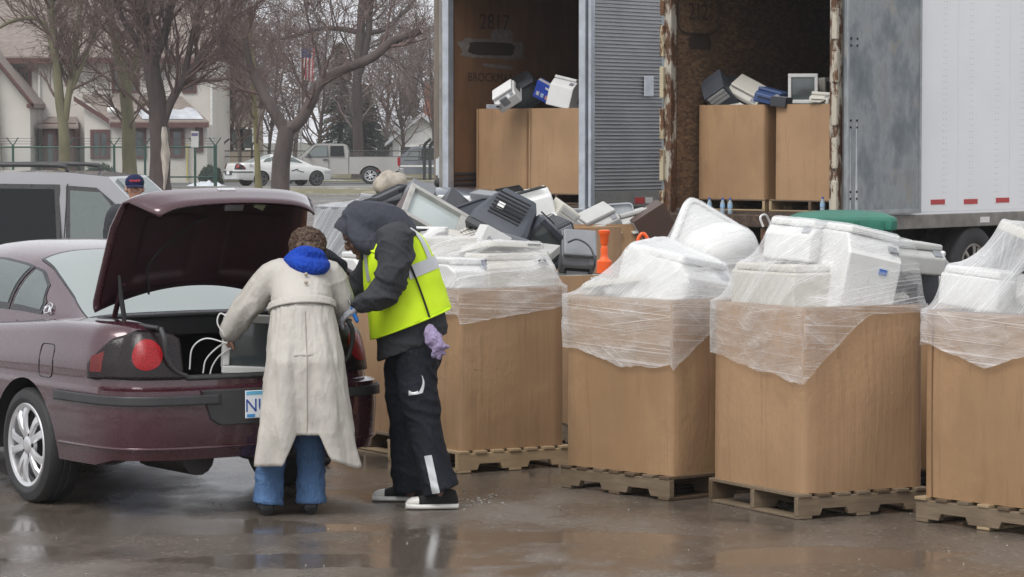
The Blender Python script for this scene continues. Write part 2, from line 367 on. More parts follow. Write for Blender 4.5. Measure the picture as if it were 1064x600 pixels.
def make_wheel(parent, c, side, r=.335, wid=.225, rim_r=.235, spokes=10, rimmat=ALLOY, name='wheel'):
    """side +1: outer face towards +y."""
    wl = thing(name, None, None, c); wl.parent = parent
    prof = [(rim_r * .97, -.40), (rim_r + .035, -.5), (r - .055, -.5), (r - .015, -.44), (r, -.33), (r, -.12), (r - .006, -.10), (r - .006, -.07), (r, -.05), (r, .05), (r - .006, .07), (r - .006, .1), (r, .12), (r, .33), (r - .015, .44), (r - .055, .5), (rim_r + .035, .5), (rim_r * .97, .40)]
    n = 56; m = MB(); m.rings([[V((q * math.cos(a), y * wid * side, q * math.sin(a))) for a in (2 * math.pi * k / n for k in range(n))] for q, y in prof], cap=False)
    m.build('tyre', RUB, wl, 35)
    yo = .40 * wid * side; m = MB()
    lip = [(rim_r, .40), (rim_r + .012, .44), (rim_r + .004, .47), (rim_r - .014, .45), (rim_r - .022, .36), (rim_r - .03, -.2)]
    m.rings([[V((q * math.cos(a), y * wid * side, q * math.sin(a))) for a in (2 * math.pi * k / n for k in range(n))] for q, y in lip], cap=False)
    for k in range(spokes):
        base = 2 * math.pi * (k // 2) / (spokes / 2); a = base + (-.235 if k % 2 else .235)
        i0 = base + (-.16 if k % 2 else .16)
        p0 = V((.055 * math.cos(i0), yo * .90, .055 * math.sin(i0))); p1 = V(((rim_r - .015) * math.cos(a), yo * .93, (rim_r - .015) * math.sin(a)))
        d = (p1 - p0).normalized(); t = V((-d.z, 0, d.x)); rr = []
        for u, wd, bul in ((0, .026, .0), (.35, .021, .012), (.75, .022, .010), (1, .034, -.004)):
            q = p0.lerp(p1, u) + V((0, bul * side, 0)); th = .016 * side
            rr.append([q + t * wd, q + t * wd * .7 + V((0, th, 0)), q - t * wd * .7 + V((0, th, 0)), q - t * wd, q - V((0, th, 0))])
        m.rings(rr)
    m.rings([[V((q * math.cos(a), y * side, q * math.sin(a))) for a in (2 * math.pi * j / 28 for j in range(28))] for q, y in ((.085, abs(yo) * .8), (.08, abs(yo) * .97), (.055, abs(yo) * 1.04), (.045, abs(yo) * 1.12), (.02, abs(yo) * 1.14))])
    m.build('rim', rimmat, wl, 40)
    m = MB(); m.rings([[V((q * math.cos(a), y * side, q * math.sin(a))) for a in (2 * math.pi * j / 28 for j in range(28))] for q, y in ((rim_r - .02, abs(yo) * .30), (rim_r - .02, abs(yo) * .34))])
    for k in range(5):
        a = 2 * math.pi * (k + .5) / 5; m.tube([(.062 * math.cos(a), yo * .9, .062 * math.sin(a)), (.062 * math.cos(a), yo * 1.075, .062 * math.sin(a))], .010, 8)
    m.build('brake_disc', mat('brake_iron', (.03, .03, .03), .6, .6), wl, 40); return wl

# plan outline of the sedan's left half, from the rear centre to the nose centre (x forward, y left)
_plan = [(0, 0), (.0, .35), (.012, .52), (.045, .66), (.11, .775), (.21, .845), (.36, .885), (.6, .905), (1.2, .922), (2.4, .926), (3.6, .915), (4.3, .88), (4.65, .80), (4.88, .64), (5.0, .4), (5.05, 0)]
def _cum(pts):
    d = [0]
    for a, b in zip(pts, pts[1:]): d.append(d[-1] + math.dist(a, b))
    return d
_fine = [(q.x, q.y) for q in cr_spline([V((a, b, 0)) for a, b in _plan], 600)]
_fs = _cum(_fine)
def plan_pt(s):
    """s metres along the left half outline."""
    x = interp(s, _fs, [p[0] for p in _fine]); y = interp(s, _fs, [p[1] for p in _fine])
    e = .01; x2 = interp(s + e, _fs, [p[0] for p in _fine]); y2 = interp(s + e, _fs, [p[1] for p in _fine]); x1 = interp(s - e, _fs, [p[0] for p in _fine]); y1 = interp(s - e, _fs, [p[1] for p in _fine])
    d = V((x2 - x1, y2 - y1, 0)); d.normalize(); return V((x, y, 0)), V((-d.y, d.x, 0))
S_TOT = _fs[-1]
def s_of_x(x): return interp(x, [p[0] for p in _fine[60:560]], _fs[60:560])
def belt(x): return interp(x, [0, .1, .5, 1.0, 1.8, 2.8, 3.7, 4.3, 4.8, 5.05], [1.055, 1.075, 1.08, 1.075, 1.03, .985, .965, .90, .80, .74])
def rearness(x): return interp(x, [0, .25, .42], [1, 1, 0])
# vertical profile: t -> (inset, height)
_T = [0, .08, .2, .38, .50, .515, .54, .70, .84, .93, .98, 1.0]
def prof(t, x):
    rr = rearness(x); b = belt(x); fr = interp(x, [4.5, 5.0], [0, 1])
    ins = [.16, .035, .015, .0, .006, .010 + .02 * rr, .012 + .055 * rr, .018 + .066 * rr, .045 + .075 * rr, .075 + .085 * rr, .11 + .10 * rr, .15 + .115 * rr]
    z0 = .28 + .04 * rr
    zz = [z0, z0 + .01, .40, .58, .715, .725, .735, .70 + (b - .70) * .42, .70 + (b - .70) * .72, .70 + (b - .70) * .90, b - .012, b]
    return interp(t, _T, ins), interp(t, _T, zz)
def body_pt(s, t, off=0.0):
    """Point on the sedan's left flank."""
    p, n = plan_pt(s); i, z = prof(t, p.x); q = p - n * (i - off)
    q.y = max(q.y, 0); q.z = z; return q
def t_of_z(z, x):
    lo, hi = 0.0, 1.0
    for _ in range(30):
        m = (lo + hi) / 2
        if prof(m, x)[1] < z: lo = m
        else: hi = m
    return lo
ROOF = ([.88, 1.0, 1.15, 1.45, 1.7, 1.95, 2.25, 2.6, 2.95, 3.3, 3.65, 3.95], [1.078, 1.125, 1.185, 1.305, 1.395, 1.45, 1.482, 1.484, 1.44, 1.31, 1.13, .97])
HALF = ([.88, 1.2, 1.6, 2.0, 2.7, 3.3, 3.95], [.70, .725, .735, .745, .75, .74, .70])
def gh_pt(x, th, off=0.0):
    """Greenhouse surface: th 0 = left beltline, 90 = centre line, 180 = right beltline."""
    zr = interp(x, *ROOF); zb = belt(x) - .03; a = interp(x, *HALF); c, s_ = math.cos(R(th)), math.sin(R(th))
    tall = min(1, (zr - zb) / .38)
    y = a * math.copysign(abs(c) ** .52, c); z = zb + (zr - zb) * abs(s_) ** .62
    k = 1 - .17 * tall * (abs(s_) ** .62) ** 1.3; q = V((x, y * k, z))
    if off:
        cc = V((x + (.25 if x > 3 else -.25 if x < 1.7 else 0), 0, .75)); q += (q - cc).normalized() * off
    return q

def make_sedan(label, loc, rz, paint, open_trunk=False, group=None, detailed=True, rimmat=ALLOY, name='parked_car', bodyname='body'):
    root = thing(name, label, 'car', loc, rz, group)
    N = 84; ss = [S_TOT * (i / (N - 1)) for i in range(N)]
    # finer spacing at the corners
    ss = sorted(set([round(x, 4) for x in ss] + [round(.1 + .02 * k, 4) for k in range(50)]))
    ss = [0.0] + [b for a, b in zip(ss, ss[1:]) if b - a > .008 and b < S_TOT - .01] + [S_TOT]
    rings = []
    for t in (0, .04, .08, .2, .38, .48, .50, .515, .54, .62, .70, .78, .84, .89, .93, .96, .98, 1.0):
        L = [body_pt(s, t) for s in ss]; Rr = [V((q.x, -q.y, q.z)) for q in L[1:-1]][::-1]; rings.append(L + Rr)
    # crowned top closing the deck and the bonnet
    base = rings[-1]
    for k in (.75, .45, .2, .06):
        row = []
        for q in base:
            cx = min(max(q.x, .75), 4.4); x = cx + (q.x - cx) * k; row.append(V((x, q.y * k, belt(x) + .022 * (1 - k * k) + (q.z - belt(q.x)) * k)))
        rings.append(row)
    m = MB(); m.rings(rings); body = m.build('body', [paint, DARKIN], root, 40)
    bq = bmesh.new(); bq.from_mesh(body.data); bmesh.ops.remove_doubles(bq, verts=bq.verts[:], dist=.00001); bmesh.ops.recalc_face_normals(bq, faces=bq.faces[:]); bq.to_mesh(body.data); bq.free()
    cs = []
    for x in (1.24, 4.04):
        for sd in (1, -1):
            c = MB(); c.tube([(x, sd * .60, .335), (x, sd * 1.1, .335)], .395, 40); cs.append(c.build('cutter', DARKIN, root))
    if open_trunk:
        oo = [(-.60, 1.3), (-.60, 1.0), (-.585, .90), (-.54, .835), (-.47, .80), (-.38, .785), (.38, .785), (.47, .80), (.54, .835), (.585, .90), (.60, 1.0), (.60, 1.3)]
        c = MB(); c.prism([(-.3, y, z) for y, z in oo], (1.17, 0, 0)); cs.append(c.build('cutter', DARKIN, root))
        c = MB(); c.box((.86, 0, .75), (1.28, 1.16, .44)); cs.append(c.build('cutter', DARKIN, root))
    cut(body, cs); shade(body.data, 38)
    # greenhouse with roof and pillars
    xs = [.88, .92, .97, 1.03, 1.1, 1.2, 1.3, 1.4, 1.5, 1.6, 1.7, 1.8, 1.9, 2.0, 2.15, 2.3, 2.5, 2.7, 2.85, 3.0, 3.2, 3.4, 3.6, 3.8, 3.95]
    ths = [0, 4, 8, 14, 22, 30, 38, 46, 54, 62, 70, 78, 84, 90]; ths = ths + [180 - t for t in ths[-2::-1]]
    m = MB(); m.rings([[gh_pt(x, t) for t in ths] for x in xs]); m.build('cabin', paint, root, 50)
    # panes: black surround first, then the glass
    def pane(nm, xa, lo, hi, glass, e=.010, parent=None):
        g_ = MB(); rows = []; q = MB(); rq = []
        for i, x in enumerate(xa): rows.append([gh_pt(x, lo(x) + (hi(x) - lo(x)) * k / 14, .008) for k in range(15)])
        g_.grid(rows); o = g_.build(nm, glass, root, 60)
        x0, x1 = xa[0], xa[-1]; d = .03
        xb = [x0 - d] + list(xa[1:-1]) + [x1 + d]
        for x in xb:
            xx = min(max(x, x0), x1); m_ = 3.2 * (1 if hi(xx) < 90 else .7); rq.append([gh_pt(x, lo(xx) - m_ + (hi(xx) - lo(xx) + 2 * m_) * k / 14, .004) for k in range(15)])
        q.grid(rq); f = q.build('window_surround', TRIMB, o, 60); return o
    lin = lambda a, b, n: [a + (b - a) * i / (n - 1) for i in range(n)]
    pane('rear_window', lin(.93, 1.86, 16), lambda x: interp(x, [.93, 1.25, 1.86], [30, 44, 55]), lambda x: 180 - interp(x, [.93, 1.25, 1.86], [30, 44, 55]), GLASSB)
    pane('windscreen', lin(3.05, 3.87, 14), lambda x: 46, lambda x: 134, GLASSL)
    for sd in (0, 1):
        fl = (lambda f: (lambda x: f(x))) if not sd else (lambda f: (lambda x: 180 - f(x)))
        qlo = lambda x: 8; qhi = lambda x: interp(x, [1.44, 1.54, 1.72, 1.84], [14, 33, 41, 41])
        rlo = lambda x: 8; rhi = lambda x: 41
        flo = lambda x: 8; fhi = lambda x: interp(x, [2.7, 3.0, 3.4], [41, 41, 14])
        for nm, xa, lo, hi in (('quarter_window', lin(1.44, 1.80, 12), qlo, qhi), ('rear_door_window', lin(1.88, 2.52, 10), rlo, rhi), ('front_door_window', lin(2.63, 3.38, 12), flo, fhi)):
            pane(nm, xa, fl(lo), fl(hi), GLASSL)
    # wheels
    for x in (1.24, 4.04):
        for sd in (1, -1): make_wheel(root, (x, sd * .80, .335), sd, rimmat=rimmat)
    # conformal patches
    def patch(nm, mtl, s0, s1, zlo, zhi, off, ns=30, nz=10, mirror=True, parent=None, sm=50):
        for sd in ((1, -1) if mirror else (1,)):
            m = MB(); rows = []
            for i in range(ns):
                s = s0 + (s1 - s0) * i / (ns - 1); u = i / (ns - 1); x = plan_pt(s)[0].x; a, b = (q(u) if callable(q) else q for q in (zlo, zhi))
                rows.append([body_pt(s, t_of_z(a + (b - a) * k / (nz - 1), x), off) for k in range(nz)])
            for r_ in rows:
                for q in r_: q.y *= sd
            inner = [[q - V((0.03, 0, 0)) * 0 for q in r_] for r_ in rows]
            m.grid(rows); o = m.build(nm, mtl, parent or root, sm, solid=.012 if off > .008 else 0)
            yield o
    list(patch('rub_strip', BLACKP, .30, s_of_x(.82), .635, .690, .014, 40, 6))
    # smoked tail lamp clusters round the rear corners with the round red lens
    tl = []
    for o in patch('taillight', SMOKEL, .50, 1.165, lambda u: .775 + .0 * u, lambda u: interp(u, [0, .12, .55, .8, 1], [1.0, 1.045, 1.045, 1.0, .86]), .012, 40, 14): tl.append(o)
    for sd, o in zip((1, -1), tl):
        m = MB(); sc, zc, rr = .735, .915, .086; c0 = body_pt(sc, t_of_z(zc, plan_pt(sc)[0].x), .022)
        rows = []
        for k in range(7):
            q = rr * (1 - k / 6.001); row = []
            for j in range(30):
                a = 2 * math.pi * j / 30; s = sc + q * math.cos(a) * 1.30; z = zc + q * math.sin(a); row.append(body_pt(s, t_of_z(z, plan_pt(s)[0].x), .022 + .010 * (k / 6)))
            rows.append(row)
        for r_ in rows:
            for q in r_: q.y *= sd
        m.rings(rows, cap=False); m.build('red_lens', REDL, o, 60)
        m = MB(); rows = []
        for i in range(6):
            s = 1.06 + .075 * i / 5; rows.append([V((q.x, q.y * sd, q.z)) for q in (body_pt(s, t_of_z(z, plan_pt(s)[0].x), .020) for z in (.815, .84, .87, .90, .93 - .03 * i / 5))])
        m.grid(rows); m.build('side_marker', mat_lens('side_marker_lens', (.16, .02, .02)), o, 60)
    for o in patch('headlight', mat_lens('clear_lens', (.55, .56, .55)), S_TOT - 1.15, S_TOT - .42, .60, lambda u: .74, .012, 24, 6): pass
    # lower bumper crease and door, fuel door gaps
    m = MB(); m.tube([body_pt(s, t_of_z(.395, plan_pt(s)[0].x), .006) for s in lin(0.0, s_of_x(.80), 50)], .008, 6); m.tube([V((q.x, -q.y, q.z)) for q in (body_pt(s, t_of_z(.395, plan_pt(s)[0].x), .006) for s in lin(0.0, s_of_x(.80), 50))], .008, 6)
    m.build('bumper_lip', paint, root, 60)
    if detailed:
        for sd in (1, -1):
            m = MB(); pts = []
            for x, z in ((1.60, 1.04), (1.68, .95), (1.76, .82), (1.74, .70), (1.64, .58)):
                s = s_of_x(x); q = body_pt(s, t_of_z(z, x), .001); pts.append(V((q.x, q.y * sd, q.z)))
            m.tube(pts, .0045, 6, smooth=20)
            for xx in (2.62, 3.62):
                m.tube([V((q.x, q.y * sd, q.z)) for q in (body_pt(s_of_x(xx), t_of_z(z, xx), .001) for z in lin(.42, belt(xx) - .02, 14))], .0045, 6)
            m.build('door_gap', TRIMB, root, 60)
            m = MB(); m.box((2.02, sd * .915, .86), (.16, .03, .03)); m.build('door_handle', paint, root, bevel=.008)
        m = MB(); pts = []
        for k in range(33):
            a = 2 * math.pi * k / 32; cx, cz = math.cos(a), math.sin(a); x = .97 + .085 * math.copysign(abs(cx) ** .35, cx); z = .845 + .095 * math.copysign(abs(cz) ** .35, cz)
            pts.append(body_pt(s_of_x(x), t_of_z(z, x), .001))
        m.tube(pts, .0035, 6); fd = m.build('fuel_door', TRIMB, root, 60)
        # round chrome badge with a leaping curl on the rear pillar
        for th, nm in ((12, 'pillar_badge'), (168, 'pillar_badge')):
            c = gh_pt(1.33, th, .014); ax = (gh_pt(1.39, th, .014) - gh_pt(1.27, th, .014)).normalized(); ay = (gh_pt(1.33, 25 if th < 90 else 155, .012) - gh_pt(1.33, 5 if th < 90 else 175, .012)).normalized()
            m = MB(); m.tube([c + ax * (.040 * math.cos(a)) + ay * (.034 * math.sin(a)) for a in (2 * math.pi * k / 24 for k in range(25))], .0045, 6)
            m.tube([c + ax * u + ay * v_ for u, v_ in ((-.052, -.018), (-.02, .006), (.0, .012), (.018, .004), (.03, -.012), (.05, -.002))], [.004, .007, .008, .007, .006, .004], 6, smooth=18)
            m.tube([c + ax * u + ay * v_ for u, v_ in ((-.01, .008), (-.02, -.012), (-.03, -.022))], [.006, .004, .003], 6)
            m.build(nm, CHROME, root, 60)
    # number plate recess
    m = MB(); m.prism([(-.012, y, z) for y, z in ((-.42, .715), (-.36, .55), (-.30, .515), (.30, .515), (.36, .55), (.42, .715))], (.02, 0, 0)); m.build('plate_recess', BLACKP, root, bevel=.006)
    return root

# ------------------------------------------------------------------ the maroon sedan with its boot open
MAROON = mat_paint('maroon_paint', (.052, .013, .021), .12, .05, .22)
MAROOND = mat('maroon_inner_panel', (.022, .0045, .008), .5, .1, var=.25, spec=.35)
CARO = V((-1.375, 16.93, 0)); CARZ = R(90 + 34)
car = make_sedan('maroon sedan with its boot lid raised and a woman leaning in', CARO, CARZ, MAROON, True, name='open_boot_sedan')
pl = MB(); pl.box((-.020, 0, .625), (.006, .305, .155)); plate = pl.build('number_plate', mat('plate_white', (.70, .74, .78), .35, var=.04), car, bevel=.004)
_fb = lambda y, z, d=-.0235: frame((d, y, z), (0, -1, 0), (0, 0, 1))
text_mesh('plate_lettering', 'NU', .105, _fb(.078, .615), mat('plate_blue', (.02, .07, .30), .4), plate, .0006)
pl = MB(); pl.box((-.0236, 0, .689), (.002, .295, .020)); pl.build('plate_band', mat('plate_sky', (.12, .42, .62), .4), plate)
pl = MB()
pl.box((-.0236, .118, .562), (.002, .05, .018)); pl.build('plate_sticker', mat('plate_sticker', (.04, .25, .55), .4), plate)
# boot seal
oo = [(-.605, 1.06), (-.605, 1.0), (-.59, .90), (-.545, .83), (-.473, .793), (-.38, .778), (.38, .778), (.473, .793), (.545, .83), (.59, .90), (.605, 1.0), (.605, 1.06)]
m = MB(); m.tube([(.075 if z < 1.02 else .12, y, z) for y, z in oo], .014, 8, smooth=60); m.build('boot_seal', BLACKP, car, 60)
m = MB(); m.tube([(.12, .615, 1.062), (.5, .625, 1.072), (.86, .62, 1.08), (.865, 0, 1.085), (.86, -.62, 1.08), (.5, -.625, 1.072), (.12, -.615, 1.062)], .013, 8); m.build('boot_gutter', BLACKP, car, 60)
# lid, built closed about its hinge then swung up
lid = thing('boot_lid', None, None, (.87, 0, 1.13)); lid.parent = car; lid.rotation_euler = (0, R(65), 0)
def lid_row(u, z_off=0.0, k=1.0):
    # u 0..1 from hinge over the deck and down the rear face
    x = interp(u, [0, .12, .5, .70, .76, .82, 1], [0.02, -.08, -.52, -.725, -.765, -.785, -.80]); z = interp(u, [0, .12, .5, .70, .76, .82, 1], [0.004, .012, .014, .004, -.012, -.05, -.265])
    hw = interp(u, [0, .05, .5, .72, .8, 1], [.635, .655, .64, .61, .60, .50]) * k
    ce = -.15 * max(0, 1 - u / .4)
    return [V((x + ce * (1 - (j / 14 - 1) ** 2) + ((.03 * (j / 14 - 1) ** 2 + .05 * (j / 14 - 1) ** 8) * min(1, (u - .5) / .2) if u > .5 else 0), hw * (j / 14 - 1), z + z_off + .018 * (1 - (j / 14 - 1) ** 2) * (1 if u < .75 else .3))) for j in range(29)]
us = [0, .03, .08, .12, .25, .4, .5, .6, .66, .70, .73, .76, .79, .82, .88, .94, 1]
m = MB(); m.grid([lid_row(u) for u in us]); o = m.build('lid_skin', MAROON, lid, 50); q = o.modifiers.new('thick', 'SOLIDIFY'); q.thickness = .012; q.offset = 0
def inner(u, y, d=.03):
    r_ = lid_row(u); f = (y / .645 + 1) * 14; j = max(0, min(27, int(f))); q = r_[j].lerp(r_[j + 1], f - j)
    n = V((.0, 0, -1)) if u < .70 else V((1, 0, -.2)) if u > .8 else V((.6, 0, -.8)); return q + n.normalized() * d
m = MB()
rows = []
def relief(u, y):
    # pressed inner frame: high round the rim and along the ribs, dished between
    ay = abs(y); e = min(u / .1, (1 - u) / .08, (.60 - ay) / .07); d = .040 if e > 1 else .012 + .028 * max(0, e)
    if .16 < u < .60 and .10 < ay < .46: d -= .024 * min(1, (u - .16) / .03, (.60 - u) / .03, (ay - .10) / .03, (.46 - ay) / .03)
    if .86 < u < .95 and ay < .40: d -= .016
    if abs(u - .70) < .035: d += .012
    return d
for i in range(61):
    u = .01 + .98 * i / 60; rows.append([inner(u, -.60 + 1.20 * j / 60, relief(u, -.60 + 1.20 * j / 60)) for j in range(61)])
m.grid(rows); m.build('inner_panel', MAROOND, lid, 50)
m = MB(); m.tube([inner(.03, .33, .05), inner(.30, .36, .055), inner(.52, .16, .055), inner(.58, .05, .055)], .007, 6, smooth=24); m.build('inner_cable', DARKIN, lid, 60)
m = MB(); m.box(inner(.66, -.28, .056), (.06, .07, .02), rotm(0, 0, 20)); m.build('latch_hole_cover', mat('pale_clip', (.35, .38, .25), .5), lid, bevel=.004)
m = MB(); m.box(inner(.93, 0, .05), (.05, .12, .04)); m.build('latch', mat('steel_part', (.25, .25, .26), .35, .9), lid, bevel=.005)
m = MB(); m.box((-.795, 0, -.075), (.012, .11, .03)); m.build('lid_emblem', CHROME, lid, bevel=.01)
for sd in (1, -1):
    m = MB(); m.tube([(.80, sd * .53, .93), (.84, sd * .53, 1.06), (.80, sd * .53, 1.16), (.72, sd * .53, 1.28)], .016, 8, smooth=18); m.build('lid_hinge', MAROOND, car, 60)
    m = MB(); m.tube([(.62, sd * .56, .98), (.70, sd * .555, 1.20), (.735, sd * .55, 1.33)], [.015, .015, .009], 8); m.build('gas_strut', DARKIN, car, 60)
# boot interior
m = MB(); m.box((.86, 0, .545), (1.22, 1.12, .02)); m.build('boot_carpet', mat('boot_carpet', (.02, .02, .021), .95, bump=.4, bscale=200), car)
m = MB(); m.tube([(.55, -.1, .305), (.3, -.1, .30), (.1, -.45, .31), (.05, -.5, .30)], .028, 10, smooth=16); m.tube([(.95, .25, .30), (.35, .25, .30)], .10, 14); m.build('exhaust', mat('exhaust_steel', (.10, .09, .085), .5, .7), car, 50)
# ================================================================== other vehicles
WHITECAR = mat_paint('white_car_paint', (.60, .60, .58), .04, .05, .35)
GREYCAR = mat_paint('grey_blue_paint', (.12, .135, .16), .06, .1, .3)
PEWTER = mat_paint('pewter_paint', (.34, .33, .31), .05, .06, .35)
SILVERVAN = mat_paint('silver_van_paint', (.25, .25, .262), .05, .12, .38)
patrol_at = G(289, 193.5)
patrol = make_sedan('white patrol sedan parked on the far road in front of the grey pickup', (patrol_at.x, patrol_at.y, 0), R(30), WHITECAR, False, rimmat=mat('dark_rim', (.10, .10, .10), .4, .6), name='patrol_car', detailed=False)
patrol.location = V(patrol_at) - Matrix.Rotation(R(30), 3, 'Z') @ V((2.5, 0, 0))
NAVYT = mat('dark_decal', (.03, .03, .05), .4)
m = MB(); m.box((2.05, -.9275, .80), (.55, .004, .07)); m.box((2.9, -.93, .74), (.35, .004, .05), rotm(0, -14, 0)); m.box((3.2, -.93, .68), (.35, .004, .04), rotm(0, 14, 0)); m.build('stripe_decal', NAVYT, patrol)
m = MB(); m.ell((2.45, -.928, .72), (.14, .004, .14)); m.build('door_shield', mat('gold_decal', (.35, .30, .16), .4), patrol)
text_mesh('unit_number', '911', .22, frame((.80, -.925, .93), (1, 0, 0), (0, 0, 1)), NAVYT, patrol, .003)
m = MB(); m.box((-.028, 0, .62), (.006, .31, .15)); m.build('number_plate', WHITEP, patrol, bevel=.004)

bc = make_sedan('dark blue sedan parked beside the left trailer, half hidden by scrap', (0, 0, 0), R(0), GREYCAR, False, name='blue_sedan', detailed=False)
bc.location = P(425, 250, 40.5); bc.location.z = 0; bc.rotation_euler = (0, 0, R(158)); bc.location += Matrix.Rotation(R(158), 3, 'Z') @ V((-3.1, 0, 0))

def box_body(profile_lo, half, name, paint, root, cuts=(), tumble=()):
    """Side outline (x,z) extruded across with tumblehome: tumble = [(z, half width)]."""
    tz = [a for a, _ in tumble]; th = [b for _, b in tumble]
    m = MB(); n = len(profile_lo); cols = []
    for k in range(9):
        u = -1 + 2 * k / 8; f = math.copysign(1 - (1 - abs(u)) ** 1.0, u)
        cols.append([V((x, f * interp(z, tz, th), z)) for x, z in profile_lo])
    m.rings(cols); o = m.build(name, [paint, DARKIN], root, 35, bevel=0)
    if cuts: cut(o, cuts); shade(o.data, 35)
    q = o.modifiers.new('bevel', 'BEVEL'); q.width = .05; q.segments = 3; q.limit_method = 'ANGLE'; q.angle_limit = R(40)
    return o
def arch_cut(x, root, hw, r=.39, z=.34):
    o = []
    for sd in (1, -1):
        c = MB(); c.tube([(x, sd * (hw - .32), z), (x, sd * (hw + .2), z)], r, 32); o.append(c.build('cutter', DARKIN, root))
    return o
def side_pane(pts, tumble, sd, off, name, mtl, root, parent=None):
    tz = [a for a, _ in tumble]; th = [b for _, b in tumble]; m = MB()
    m.prism([V((x, sd * (interp(z, tz, th) + off), z)) for x, z in pts], (0, -sd * .02, 0)); return m.build(name, mtl, parent or root)
def inset(pts, d):
    cx = sum(p[0] for p in pts) / len(pts); cz = sum(p[1] for p in pts) / len(pts)
    return [(x - d * np.sign(x - cx), z - d * np.sign(z - cz)) for x, z in pts]

def make_van(label, loc, rz, paint, name='minivan', far=False):
    root = thing(name, label, 'van', loc, rz)
    tb = [(.2, .86), (.35, .93), (.95, .95), (1.05, .94), (1.72, .76), (1.8, .70)]
    # x from tail to nose
    out_ = [(.02, .32), (.0, .6), (.03, 1.0), (.12, 1.35), (.28, 1.70), (.45, 1.765), (1.2, 1.80), (2.4, 1.79), (2.82, 1.75), (3.12, 1.47), (3.50, 1.12), (4.2, 1.0), (4.75, .84), (4.86, .6), (4.84, .3), (2.4, .28)]
    box_body(out_, .95, 'body', paint, root, arch_cut(.95, root, .95) + arch_cut(3.95, root, .95), tb)
    for sd in (1, -1):
        for nm, pts, g in (('rear_side_window', [(.30, 1.10), (1.28, 1.08), (1.28, 1.63), (.52, 1.63)], GLASSD), ('sliding_door_window', [(1.42, 1.08), (2.36, 1.06), (2.30, 1.63), (1.42, 1.64)], GLASSD), ('front_door_window', [(2.50, 1.06), (3.24, 1.04), (2.98, 1.36), (2.76, 1.60), (2.46, 1.62)], GLASSL)):
            f = side_pane(inset(pts, -.045), tb, sd, .004, nm, TRIMB, root); side_pane(pts, tb, sd, .010, 'pane', g, root, f)
        for x in (1.35, 2.43): 
            m = MB(); m.tube([(x, sd * (interp(z, [a for a, _ in tb], [b for _, b in tb]) + .002), z) for z in (.45, .95, 1.05, 1.68)], .006, 6); m.build('door_gap', TRIMB, root)
        m = MB(); m.box((2.2, sd * .96, .92), (.2, .04, .04)); m.build('door_handle', BLACKP, root, bevel=.01)
        m = MB(); m.tube([(.6, sd * .62, 1.80), (.75, sd * .62, 1.85), (2.2, sd * .62, 1.86), (2.4, sd * .62, 1.81)], .022, 8, smooth=24); m.build('roof_rail', BLACKP, root, 60)
        m = MB(); m.box((.05, sd * .82, 1.05), (.10, .16, .42)); m.build('taillight', REDL, root, bevel=.02)
        m = MB(); m.box((4.78, sd * .68, .76), (.16, .34, .16)); m.build('headlight', mat_lens('clear_lens_b', (.5, .5, .5)), root, bevel=.03)
    m = MB(); m.prism([(.10, -.62, 1.12), (.10, .62, 1.12), (.255, .54, 1.64), (.255, -.54, 1.64)], (-.012, 0, .0)); m.build('rear_window', GLASSD, root)
    m = MB(); m.prism([(3.49, -.66, 1.14), (3.49, .66, 1.14), (2.86, .58, 1.71), (2.86, -.58, 1.71)], (.012, 0, .02)); m.build('windscreen', GLASSL, root)
    m = MB(); m.box((-.03, 0, .48), (.14, 1.8, .22)); m.build('bumper', BLACKP, root, bevel=.04)
    for x in (.95, 3.95):
        for sd in (1, -1): make_wheel(root, (x, sd * .82, .34), sd, .34, .22, .22)
    return root
van = make_van('silver minivan with dark tinted windows parked behind the maroon sedan', (0, 0, 0), 0, SILVERVAN)
# its nose points right in the picture; the front door pillar shows near px 75
VR = R(-7); van.rotation_euler = (0, 0, VR); _v = P(67, 250, 29.0); van.location = V((_v.x, _v.y, 0)) - Matrix.Rotation(VR, 3, 'Z') @ V((2.43, -.9, 0))
fv = make_van('grey blue van with a pale side stripe beyond the far fence', (0, 0, 0), 0, GREYCAR, 'far_van', True)
fv.location = G(436, 186.5); fv.rotation_euler = (0, 0, R(-176)); fv.location += Matrix.Rotation(R(-176), 3, 'Z') @ V((-2.4, 0, 0))
m = MB(); m.box((2.4, .955, .72), (3.0, .004, .10)); m.box((2.4, -.955, .72), (3.0, .004, .10)); m.build('side_stripe', WHITEP, fv)

